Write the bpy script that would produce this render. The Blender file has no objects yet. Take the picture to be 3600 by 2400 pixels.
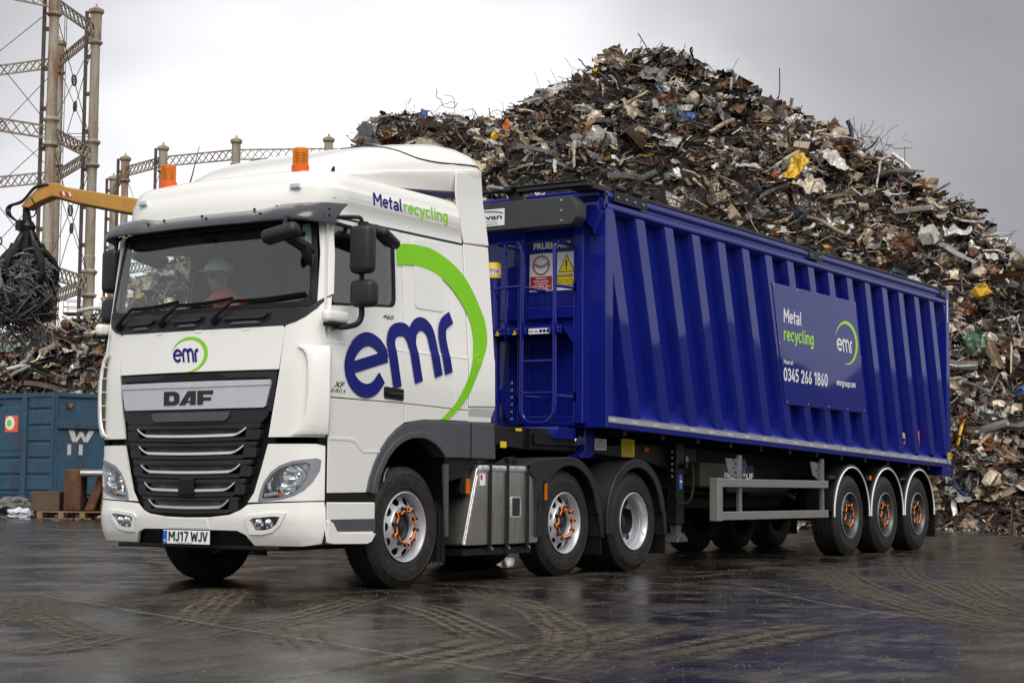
import bpy, bmesh, math, random
import numpy as np
from mathutils import Vector, Matrix
from mathutils import noise as mnoise
R = math.radians
random.seed(7)
SC = bpy.context.scene
COL = SC.collection

# ------------------------------------------------------------------ camera
# world frame: x runs from the truck's nose to its tail, y across (negative = the side seen), z up
CAM = Vector((-10.585, -10.041, 0.847))
YAW, PITCH, ROLL = R(32.907), R(4.888), R(0.401)
FW = Vector((math.cos(PITCH)*math.cos(YAW), math.cos(PITCH)*math.sin(YAW), math.sin(PITCH)))
RT0 = Vector((math.sin(YAW), -math.cos(YAW), 0))
UP0 = RT0.cross(FW)
RT = math.cos(ROLL)*RT0 + math.sin(ROLL)*UP0
UP = -math.sin(ROLL)*RT0 + math.cos(ROLL)*UP0
cam_d = bpy.data.cameras.new('camera')
cam_d.sensor_width = 36.0; cam_d.sensor_fit = 'HORIZONTAL'
cam_d.lens = 6052.3/3600*36
cam_d.clip_start = 0.1; cam_d.clip_end = 2000
cam = bpy.data.objects.new('camera', cam_d); COL.objects.link(cam)
m = Matrix.Identity(4)
for i, v in enumerate((RT, UP, -FW)):
    for j in range(3): m[j][i] = v[j]
m.translation = CAM
cam.matrix_world = m
SC.camera = cam
FH = Vector((FW.x, FW.y, 0)).normalized()      # ground axes used to set out the far yard (metres ahead / to the right)
RH = Vector((FH.y, -FH.x, 0))
def yard(s, d, z=0.0):
    return Vector((CAM.x, CAM.y, 0)) + RH*s + FH*d + Vector((0, 0, z))

# ------------------------------------------------------------------ sky and sun (overcast)
SUN_DIR = Vector((-0.50, -0.42, 0.85)).normalized()
W = bpy.data.worlds.new('World'); SC.world = W; W.use_nodes = True
wt = W.node_tree; wt.nodes.clear()
def wn(t, **k):
    n = wt.nodes.new(t)
    for a, b in k.items(): setattr(n, a, b)
    return n
sky = wn('ShaderNodeTexSky', sky_type='NISHITA', sun_disc=False)
sky.sun_elevation = math.asin(SUN_DIR.z)
sky.sun_rotation = math.atan2(SUN_DIR.x, SUN_DIR.y)
sky.dust_density = 4.0; sky.air_density = 1.0
hsv = wn('ShaderNodeHueSaturation'); hsv.inputs['Saturation'].default_value = 0.35
wt.links.new(sky.outputs[0], hsv.inputs['Color'])
tc = wn('ShaderNodeTexCoord')
GLOW = (FW - RT*0.10 + UP*0.10).normalized()     # the thin, bright part of the cloud sheet
dot = wn('ShaderNodeVectorMath', operation='DOT_PRODUCT')
dot.inputs[1].default_value = GLOW
wt.links.new(tc.outputs['Generated'], dot.inputs[0])
nz = wn('ShaderNodeTexNoise'); nz.inputs['Scale'].default_value = 2.6; nz.inputs['Detail'].default_value = 4.0
nz.inputs['Roughness'].default_value = 0.5
mp = wn('ShaderNodeMapping'); mp.inputs['Scale'].default_value = (1, 1, 2.2); mp.inputs['Location'].default_value = (0.3, 1.1, 0.2)
wt.links.new(tc.outputs['Generated'], mp.inputs[0]); wt.links.new(mp.outputs[0], nz.inputs['Vector'])
ad = wn('ShaderNodeMath', operation='MULTIPLY_ADD'); ad.inputs[1].default_value = 0.045; ad.inputs[2].default_value = -0.0225
wt.links.new(nz.outputs[0], ad.inputs[0])
sm = wn('ShaderNodeMath', operation='ADD'); wt.links.new(dot.outputs['Value'], sm.inputs[0]); wt.links.new(ad.outputs[0], sm.inputs[1])
ramp = wn('ShaderNodeValToRGB'); cr = ramp.color_ramp; cr.interpolation = 'B_SPLINE'
cr.elements[0].position = 0.0; cr.elements[0].color = (0.40, 0.405, 0.425, 1)
e = cr.elements.new(0.82); e.color = (0.26, 0.263, 0.275, 1)
e = cr.elements.new(0.925); e.color = (0.130, 0.130, 0.137, 1)
e = cr.elements.new(0.972); e.color = (0.245, 0.245, 0.257, 1)
cr.elements[-1].position = 0.995; cr.elements[-1].color = (0.62, 0.62, 0.645, 1)
wt.links.new(sm.outputs[0], ramp.inputs[0])
nz2 = wn('ShaderNodeTexNoise'); nz2.inputs['Scale'].default_value = 7.0; nz2.inputs['Detail'].default_value = 6.0; nz2.inputs['Roughness'].default_value = 0.55
wt.links.new(mp.outputs[0], nz2.inputs['Vector'])
am = wn('ShaderNodeMath', operation='MULTIPLY_ADD'); am.inputs[1].default_value = 3.2; am.inputs[2].default_value = 8.9
wt.links.new(nz2.outputs[0], am.inputs[0])
gain = wn('ShaderNodeVectorMath', operation='SCALE'); wt.links.new(am.outputs[0], gain.inputs['Scale'])
wt.links.new(ramp.outputs[0], gain.inputs[0])
mix = wn('ShaderNodeMix', data_type='RGBA'); mix.inputs[0].default_value = 0.93
wt.links.new(hsv.outputs[0], mix.inputs[6]); wt.links.new(gain.outputs[0], mix.inputs[7])
bg = wn('ShaderNodeBackground'); bg.inputs['Strength'].default_value = 0.1
wt.links.new(mix.outputs[2], bg.inputs['Color'])
wo = wn('ShaderNodeOutputWorld'); wt.links.new(bg.outputs[0], wo.inputs[0])
sd = bpy.data.lights.new('sun', 'SUN'); sd.energy = 1.5; sd.angle = R(50); sd.color = (1.0, 0.96, 0.9)
so = bpy.data.objects.new('sun', sd); COL.objects.link(so)
so.rotation_euler = SUN_DIR.to_track_quat('Z', 'Y').to_euler()
vs = SC.view_settings; vs.view_transform = 'Standard'; vs.look = 'None'; vs.gamma = 1.0; vs.exposure = 0.90
vs.use_curve_mapping = False
SC.cycles.max_bounces = 8; SC.cycles.transparent_max_bounces = 12; SC.cycles.use_denoising = True
SC.cycles.sample_clamp_indirect = 6.0

# ------------------------------------------------------------------ materials
MATS = {}
def lin(c):
    return tuple(((v/255.0)/12.92 if v/255.0 <= 0.04045 else ((v/255.0+0.055)/1.055)**2.4) for v in c)
class NT:
    """small helper round a node tree"""
    def __init__(s, name):
        s.m = bpy.data.materials.new(name); s.m.use_nodes = True
        s.t = s.m.node_tree; s.b = s.t.nodes['Principled BSDF']; s.o = s.t.nodes['Material Output']
    def n(s, t, ins=None, **k):
        x = s.t.nodes.new(t)
        for a, b in k.items(): setattr(x, a, b)
        for a, b in (ins or {}).items():
            if hasattr(b, 'is_output') or b.__class__.__name__.startswith('NodeSocket'): s.t.links.new(b, x.inputs[a])
            else: x.inputs[a].default_value = b
        return x
    def l(s, a, b): s.t.links.new(a, b)
    def math(s, op, a, b=0.0, c=0.0, clamp=False):
        x = s.n('ShaderNodeMath', {0: a, 1: b, 2: c}, operation=op); x.use_clamp = clamp
        return x.outputs[0]
    def coords(s, kind='Object'):
        return s.n('ShaderNodeTexCoord').outputs[kind]
    def noise(s, vec, scale, detail=4.0, rough=0.55, dist=0.0):
        return s.n('ShaderNodeTexNoise', {'Vector': vec, 'Scale': scale, 'Detail': detail, 'Roughness': rough, 'Distortion': dist}).outputs[0]
    def ramp(s, fac, stops, interp='LINEAR'):
        x = s.n('ShaderNodeValToRGB', {0: fac}); c = x.color_ramp; c.interpolation = interp
        while len(c.elements) < len(stops): c.elements.new(0.5)
        for el, (p, col) in zip(c.elements, stops):
            el.position = p; el.color = (*(col if isinstance(col, (tuple, list)) else (col,)*3), 1)
        return x.outputs[0]
    def mix(s, fac, a, b, blend='MIX'):
        x = s.n('ShaderNodeMix', {0: fac}, data_type='RGBA', blend_type=blend)
        for i, v in ((6, a), (7, b)):
            if v.__class__.__name__.startswith('NodeSocket'): s.l(v, x.inputs[i])
            else: x.inputs[i].default_value = (*v, 1) if len(v) == 3 else v
        return x.outputs[2]
    def bump(s, h, strength, dist=0.01):
        x = s.n('ShaderNodeBump', {'Height': h, 'Strength': strength, 'Distance': dist})
        s.l(x.outputs[0], s.b.inputs['Normal']); return x.outputs[0]

def pmat(name, col, rough=0.5, metal=0.0, coat=0.0, var=0.12, vscale=4.0, bump=0.0, bscale=60.0, dirt=0.0, dirtcol=(0.06, 0.045, 0.03), spec=0.5, rvar=0.1, stretch=(1, 1, 1)):
    """painted / plastic / metal surface with uneven tone, uneven gloss, fine relief and scattered dirt"""
    if name in MATS: return MATS[name]
    t = NT(name); b = t.b
    vec = t.n('ShaderNodeMapping', {'Vector': t.coords(), 'Scale': stretch}).outputs[0]
    n1 = t.noise(vec, vscale, 5.0, 0.6)
    lo = tuple(v*(1-var) for v in col); hi = tuple(min(1, v*(1+var)) for v in col)
    c = t.ramp(n1, [(0.3, lo), (0.7, hi)])
    if dirt > 0:
        n2 = t.noise(vec, vscale*3.1, 8.0, 0.7, 0.6)
        c = t.mix(t.ramp(n2, [(0.62-0.25*dirt, 0.0), (0.85, min(1, dirt*1.2))]), c, dirtcol)
    t.l(c, b.inputs['Base Color'])
    n3 = t.noise(vec, vscale*2.3, 6.0, 0.65)
    t.l(t.math('MULTIPLY_ADD', n3, rvar*2, rough-rvar, clamp=True), b.inputs['Roughness'])
    b.inputs['Metallic'].default_value = metal
    b.inputs['Specular IOR Level'].default_value = spec
    if coat:
        b.inputs['Coat Weight'].default_value = coat; b.inputs['Coat Roughness'].default_value = 0.035
    if bump > 0:
        t.bump(t.noise(vec, bscale, 3.0), bump, 0.004)
    MATS[name] = t.m
    return t.m
def glass(name, tint=(0.8, 0.85, 0.85), ior=1.45, alpha=0.85, rough=0.0, gain=1.0):
    """thin pane: clear with a fresnel reflection"""
    t = NT(name); t.t.nodes.remove(t.b)
    tr = t.n('ShaderNodeBsdfTransparent', {'Color': (*tint, 1)})
    gl = t.n('ShaderNodeBsdfGlossy', {'Color': (1, 1, 1, 1), 'Roughness': rough})
    fr = t.math('POWER', t.n('ShaderNodeLayerWeight').outputs['Facing'], 4.0)      # same for either side of the pane
    mx = t.n('ShaderNodeMixShader', {0: t.math('MULTIPLY_ADD', fr, .6*gain, (ior-1)**2/(ior+1)**2+(1-alpha)*.5, clamp=True)})
    t.l(tr.outputs[0], mx.inputs[1]); t.l(gl.outputs[0], mx.inputs[2]); t.l(mx.outputs[0], t.o.inputs[0])
    MATS[name] = t.m
    return t.m

M_WHITE = pmat('white_paint', (0.82, 0.81, 0.77), 0.34, coat=0.9, var=0.02, vscale=1.5, bump=0.02, bscale=900, dirt=0.05, dirtcol=(0.6, 0.57, 0.51), rvar=0.04)
M_BLUE = pmat('blue_paint', (0.0050, 0.0115, 0.190), 0.42, coat=0.85, var=0.12, vscale=1.2, bump=0.012, bscale=5, dirt=0.10, dirtcol=(0.012, 0.013, 0.08), rvar=0.06, spec=0.1)
def spattered():
    t = NT('white_paint_spattered'); P = t.coords('Object'); b = t.b
    n1 = t.noise(P, 3.0, 6, .65, .5); sp = t.noise(P, 75, 4, .75); sp2 = t.noise(P, 210, 3, .7)
    m_ = t.math('MULTIPLY', t.ramp(n1, [(.40, 0.05), (.66, 1.0)]), t.ramp(t.math('ADD', t.math('MULTIPLY', sp, .6), t.math('MULTIPLY', sp2, .4)), [(.55, 0.0), (.65, .6)]))
    film = t.ramp(t.noise(P, 1.7, 5, .6, .8), [(.50, 0.0), (.80, .12)])
    c = t.mix(film, (.82, .81, .77), (.52, .47, .40)); c = t.mix(m_, c, (.17, .14, .11))
    t.l(c, b.inputs['Base Color']); t.l(t.math('MULTIPLY_ADD', m_, .4, .34), b.inputs['Roughness']); b.inputs['Coat Weight'].default_value = .5
    return t.m
M_WHITED = spattered()
M_GREY = pmat('grey_plastic', (0.075, 0.078, 0.088), 0.50, spec=.35, var=0.12, bump=0.08, bscale=700, dirt=0.15, dirtcol=(0.12, 0.11, 0.10))
M_DGREY = pmat('dark_plastic', (0.018, 0.018, 0.022), 0.45, spec=.35, var=0.15, bump=0.08, bscale=700, dirt=0.12, dirtcol=(0.06, 0.055, 0.05))
M_BLACK = pmat('black_plastic', (0.006, 0.006, 0.0065), 0.5, spec=.3, var=0.25, bump=0.05, bscale=400, dirt=0.2, dirtcol=(0.035, 0.03, 0.026))
M_CHASSIS = pmat('chassis_black', (0.008, 0.008, 0.0085), 0.42, spec=.35, var=0.3, bump=0.08, bscale=120, dirt=0.3, dirtcol=(0.05, 0.04, 0.032))
M_CHROME = pmat('chrome', (0.78, 0.78, 0.80), 0.10, 1.0, var=0.04, rvar=0.04)
M_SILVER = pmat('silver_paint', (0.62, 0.63, 0.66), 0.30, 0.6, var=0.06, rvar=0.05, bump=0.02, bscale=900)
M_ALU = pmat('brushed_aluminium', (0.66, 0.635, 0.59), 0.36, 1.0, var=0.18, vscale=9, bump=0.12, bscale=90, dirt=0.25, dirtcol=(0.18, 0.16, 0.14), stretch=(6, 6, 0.4))
M_TREAD = pmat('tread_plate', (0.80, 0.78, 0.74), 0.32, .8, var=0.35, vscale=26, bump=0.8, bscale=42)
M_GALV = pmat('galvanised', (0.36, 0.37, 0.38), 0.45, 0.9, var=0.2, vscale=14, bump=0.05)
M_GUARD = pmat('anodised_guard', (0.34, 0.33, 0.31), 0.42, 0.6, var=0.06, vscale=8, bump=0.05, bscale=300)
M_RIM = pmat('rim_silver', (0.58, 0.59, 0.62), 0.36, 0.55, var=0.10, vscale=9, dirt=0.25, dirtcol=(0.10, 0.085, 0.07))
M_RIMD = pmat('rim_grey', (0.11, 0.11, 0.115), 0.45, 0.5, var=0.2, vscale=9, dirt=0.3, dirtcol=(0.05, 0.04, 0.03))
M_HUB = pmat('hub_dark', (0.028, 0.028, 0.032), 0.40, 0.3, var=0.25, dirt=0.2)
M_RUBBER = pmat('tyre_rubber', (0.013, 0.012, 0.011), 0.60, spec=.35, var=0.3, vscale=5, bump=0.15, bscale=130, dirt=0.75, dirtcol=(0.060, 0.047, 0.035))
M_ORANGE = pmat('orange_plastic', (1.0, 0.22, 0.008), 0.42, var=0.1)
M_GREEN = pmat('green_vinyl', (0.215, 0.60, 0.010), 0.45, spec=0.25, var=0.03, rvar=0.04)
M_NAVY = pmat('navy_vinyl', (0.008, 0.013, 0.175), 0.5, var=0.04, rvar=0.04, spec=0.2)
M_VWHITE = pmat('white_vinyl', (0.82, 0.82, 0.82), 0.4, var=0.03)
M_LIME = pmat('lime_vinyl', (0.40, 0.78, 0.06), 0.4, var=0.03)
M_YELLOW = pmat('yellow_print', (0.85, 0.62, 0.02), 0.45, var=0.05)
M_RED = pmat('red_print', (0.42, 0.015, 0.02), 0.45, var=0.05)
M_INK = pmat('black_print', (0.015, 0.015, 0.015), 0.5, var=0.1)
M_TAPE = pmat('reflective_tape', (0.42, 0.42, 0.44), 0.35, 0.3, var=0.08, vscale=20)
M_INTERIOR = pmat('cab_trim', (0.055, 0.055, 0.058), 0.75, var=0.15)
M_INTERIOR2 = pmat('cab_wall_cloth', (0.16, 0.165, 0.175), 0.85, var=0.1)
M_GLASS = glass('window_glass', (0.94, 0.975, 0.97), 1.50, 0.97, gain=1.0)
M_SIDEGLASS = glass('door_glass', (0.95, 0.975, 0.97), 1.55, 0.94, gain=1.1)
M_VISOR = pmat('visor_acrylic', (0.030, 0.028, 0.036), 0.22, var=0.15, vscale=8, bump=0.25, bscale=120, coat=0.6)
M_LENS = glass('lamp_lens', (0.93, 0.95, 0.95), 1.45, 0.97)
def amber():
    t = NT('amber_lens')
    t.b.inputs['Base Color'].default_value = (1.0, 0.27, 0.008, 1); t.b.inputs['Roughness'].default_value = 0.12
    t.b.inputs['Transmission Weight'].default_value = 0.55; t.b.inputs['IOR'].default_value = 1.3
    t.b.inputs['Subsurface Weight'].default_value = 0.0
    return t.m
M_AMBER = amber()
M_ORBASE = pmat('orange_beacon_base', (0.72, 0.10, 0.005), 0.35, var=0.06)
M_RUST = pmat('rust', (0.10, 0.042, 0.018), 0.85, var=0.5, vscale=5, bump=0.5, bscale=40, dirt=0.5, dirtcol=(0.03, 0.016, 0.01))

# ------------------------------------------------------------------ mesh helpers
def V(*a): return Vector(a)
def box(bm, x0, x1, y0, y1, z0, z1):
    vs = [bm.verts.new((x, y, z)) for z in (z0, z1) for y in (y0, y1) for x in (x0, x1)]
    for f in ((0, 2, 3, 1), (4, 5, 7, 6), (0, 1, 5, 4), (2, 6, 7, 3), (0, 4, 6, 2), (1, 3, 7, 5)):
        bm.faces.new([vs[i] for i in f])
    return vs
def hexa(bm, p):
    """box from eight points: bottom ring then top ring"""
    vs = [bm.verts.new(q) for q in p]
    for f in ((3, 2, 1, 0), (4, 5, 6, 7), (0, 1, 5, 4), (1, 2, 6, 5), (2, 3, 7, 6), (3, 0, 4, 7)):
        bm.faces.new([vs[i] for i in f])
    return vs
def prism(bm, pts, axis, a0, a1):
    """extrude a 2D outline along an axis: 'y' takes (x,z), 'x' takes (y,z), 'z' takes (x,y)"""
    def mk(p, a):
        return {'x': (a, p[0], p[1]), 'y': (p[0], a, p[1]), 'z': (p[0], p[1], a)}[axis]
    A = [bm.verts.new(mk(p, a0)) for p in pts]; B = [bm.verts.new(mk(p, a1)) for p in pts]
    n = len(pts)
    bm.faces.new(A); bm.faces.new(list(reversed(B)))
    for i in range(n): bm.faces.new([A[i], B[i], B[(i+1) % n], A[(i+1) % n]])
    return A+B
def frame_at(d):
    d = Vector(d).normalized()
    a = Vector((0, 0, 1)) if abs(d.z) < 0.9 else Vector((1, 0, 0))
    u = d.cross(a).normalized(); return u, d.cross(u).normalized()
def tube(bm, pts, r, seg=8, closed=False, caps=True):
    pts = [Vector(p) for p in pts]; n = len(pts); rings = []
    rr = r if isinstance(r, (list, tuple)) else [r]*n
    u = None
    for i in range(n):
        if closed: d = pts[(i+1) % n]-pts[i-1]
        else: d = pts[min(i+1, n-1)]-pts[max(i-1, 0)]
        if d.length < 1e-9: d = Vector((0, 0, 1))
        d.normalize()
        if u is None: u, w = frame_at(d)
        else:
            u = (u-d*u.dot(d))
            if u.length < 1e-6: u, w = frame_at(d)
            u.normalize(); w = d.cross(u).normalized()
        rings.append([bm.verts.new(pts[i]+(u*math.cos(2*math.pi*k/seg)+w*math.sin(2*math.pi*k/seg))*rr[i]) for k in range(seg)])
    for i in range(n if closed else n-1):
        a, b = rings[i], rings[(i+1) % n]
        for k in range(seg): bm.faces.new([a[k], a[(k+1) % seg], b[(k+1) % seg], b[k]])
    if caps and not closed:
        bm.faces.new(list(reversed(rings[0]))); bm.faces.new(rings[-1])
def lathe(bm, prof, origin=(0, 0, 0), axis=(0, 1, 0), seg=32, closed=False):
    """revolve (radius, along-axis) pairs"""
    o = Vector(origin); d = Vector(axis).normalized(); u, w = frame_at(d); rings = []
    for r, h in prof:
        if r < 1e-6: rings.append([bm.verts.new(o+d*h)])
        else: rings.append([bm.verts.new(o+d*h+(u*math.cos(2*math.pi*k/seg)+w*math.sin(2*math.pi*k/seg))*r) for k in range(seg)])
    nn = len(rings)
    for i in range(nn if closed else nn-1):
        a, b = rings[i], rings[(i+1) % nn]
        for k in range(seg):
            k2 = (k+1) % seg
            if len(a) == 1 and len(b) == 1: continue
            if len(a) == 1: bm.faces.new([a[0], b[k2], b[k]])
            elif len(b) == 1: bm.faces.new([a[k], a[k2], b[0]])
            else: bm.faces.new([a[k], a[k2], b[k2], b[k]])
def cyl(bm, p0, p1, r, seg=12, r1=None):
    p0, p1 = Vector(p0), Vector(p1); L = (p1-p0).length
    r1 = r if r1 is None else r1
    lathe(bm, [(0, 0), (r, 0), (r1, L), (0, L)], p0, p1-p0, seg)
def bolt(bm, p, d, r=0.012, h=0.01, seg=6):
    p = Vector(p); d = Vector(d).normalized()
    lathe(bm, [(r, 0), (r, h*0.7), (r*0.6, h), (0, h)], p, d, seg)
def fill2d(loops):
    """triangulated face from an outline and hole outlines (2D points), as a bmesh in the xy plane"""
    bm = bmesh.new(); es = []
    for lp in loops:
        vs = [bm.verts.new((p[0], p[1], 0)) for p in lp]
        for i in range(len(vs)): es.append(bm.edges.new((vs[i], vs[(i+1) % len(vs)])))
    bmesh.ops.triangle_fill(bm, use_beauty=True, use_dissolve=False, edges=es)
    return bm
def cut2d(bm, xs=(), ys=()):
    for ax, vals in ((0, xs), (1, ys)):
        for v in vals:
            co = [0, 0, 0]; no = [0, 0, 0]; co[ax] = v; no[ax] = 1
            bmesh.ops.bisect_plane(bm, geom=list(bm.verts)+list(bm.edges)+list(bm.faces), plane_co=co, plane_no=no, dist=1e-5)
def thicken(bm, off):
    faces = list(bm.faces); bd = [e for e in bm.edges if len(e.link_faces) == 1]
    mp_ = {v: bm.verts.new(v.co+(off(v.co) if callable(off) else Vector(off))) for v in list(bm.verts)}
    for f in faces: bm.faces.new([mp_[v] for v in reversed(f.verts)])
    for e in bd:
        a, b = e.verts
        bm.faces.new([a, b, mp_[b], mp_[a]])
def rounded(pts, r, n=4):
    """round the corners of a polygon; r a number or one per corner"""
    out = []; N = len(pts)
    for i in range(N):
        p = Vector(pts[i]); a = Vector(pts[i-1]); b = Vector(pts[(i+1) % N])
        ri = r[i] if isinstance(r, (list, tuple)) else r
        if ri <= 0: out.append((p.x, p.y)); continue
        da, db = (a-p), (b-p); ri = min(ri, da.length*0.48, db.length*0.48)
        A = p+da.normalized()*ri; B = p+db.normalized()*ri
        for k in range(n+1):
            t = k/n; q = A*(1-t)**2+p*2*t*(1-t)+B*t*t
            out.append((q.x, q.y))
    return out
def catmull(pts, n=6, closed=False):
    P = [Vector(p) for p in pts]; N = len(P); out = []
    for i in range(N if closed else N-1):
        p0 = P[i-1] if (closed or i > 0) else P[0]*2-P[1]
        p1 = P[i]; p2 = P[(i+1) % N]
        p3 = P[(i+2) % N] if (closed or i+2 < N) else P[-1]*2-P[-2]
        for k in range(n):
            t = k/n
            out.append(0.5*((2*p1)+(p2-p0)*t+(2*p0-5*p1+4*p2-p3)*t*t+(3*p1-p0-3*p2+p3)*t**3))
    if not closed: out.append(P[-1].copy())
    return out

def finish(bm, bevel=0.0, seg=2, ang=0.6):
    bmesh.ops.remove_doubles(bm, verts=bm.verts, dist=1e-5)
    bmesh.ops.recalc_face_normals(bm, faces=bm.faces)
    if bevel > 0:
        es = [e for e in bm.edges if len(e.link_faces) == 2 and e.calc_face_angle(0) > ang]
        if es:
            bmesh.ops.bevel(bm, geom=es, offset=bevel, segments=seg, affect='EDGES', profile=0.5, clamp_overlap=True)
def to_mesh(name, bm, smooth=35):
    me = bpy.data.meshes.new(name); bm.to_mesh(me); bm.free()
    if smooth:
        me.polygons.foreach_set('use_smooth', [True]*len(me.polygons))
        me.set_sharp_from_angle(angle=R(smooth))
    return me
def link(name, me, mat=None, parent=None, **props):
    o = bpy.data.objects.new(name, me); COL.objects.link(o)
    if mat is not None and me is not None:
        if isinstance(mat, (list, tuple)):
            for q in mat: me.materials.append(q)
        elif len(me.materials) == 0: me.materials.append(mat)
    if parent is not None:
        o.parent = parent
        if parent.parent is None: o.location = -parent.location if parent.get('world_parts') else (0, 0, 0)
    for k, v in props.items(): o[k] = v
    return o
def obj(name, bm, mat, parent=None, bevel=0.0, seg=2, smooth=35, **props):
    finish(bm, bevel, seg)
    if bevel > 0 and smooth == 35: smooth = 17          # keep broad faces flat beside their small bevels
    return link(name, to_mesh(name, bm, smooth), mat, parent, **props)
def thing(name, label, cat, loc=(0, 0, 0), group=None, rot=0.0):
    """an Empty at a thing's base; its parts are modelled in world coordinates"""
    o = bpy.data.objects.new(name, None); COL.objects.link(o); o.location = loc
    o['label'] = label; o['category'] = cat
    if group: o['group'] = group
    o['world_parts'] = 1
    o.empty_display_size = 0.1
    return o
def tag(o, label, cat, group=None):
    o['label'] = label; o['category'] = cat
    if group: o['group'] = group
    return o
def B(): return bmesh.new()

# lettering: flat meshes made from the built-in face, cached, then placed on a surface by a mapping
def text_bm(body, height, weight=0.0, sx=1.0, shear=0.0, align='LEFT', space=1.0):
    cu = bpy.data.curves.new('lettering', 'FONT'); cu.body = body; cu.size = 1.0; cu.offset = weight
    cu.shear = shear; cu.align_x = align; cu.space_character = space; cu.resolution_u = 3
    o = bpy.data.objects.new('lettering', cu); COL.objects.link(o)
    bpy.context.view_layer.update()
    me = bpy.data.meshes.new_from_object(o.evaluated_get(bpy.context.evaluated_depsgraph_get()))
    bpy.data.objects.remove(o); bpy.data.curves.remove(cu)
    bm = bmesh.new(); bm.from_mesh(me); bpy.data.meshes.remove(me)
    k = height/0.70                                   # cap height of the face is about 0.70 of its size
    for v in bm.verts: v.co = Vector((v.co.x*k*sx, v.co.y*k, 0))
    return bm
def fit_width(bm, w):
    x0 = min(v.co.x for v in bm.verts); x1 = max(v.co.x for v in bm.verts)
    for v in bm.verts: v.co.x = (v.co.x-x0)*w/(x1-x0)
def place2d(bm, f):
    for v in bm.verts: v.co = Vector(f(v.co.x, v.co.y))
def letters(name, body, f, height, mat, parent, width=None, weight=0.012, shear=0.0, cuts=(), **props):
    """f maps local (right, up) to a world point"""
    bm = text_bm(body, height, weight, shear=shear)
    if width: fit_width(bm, width)
    place2d(bm, f)
    o = link(name, to_mesh(name, bm, 0), mat, parent, **props)
    return o

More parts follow.
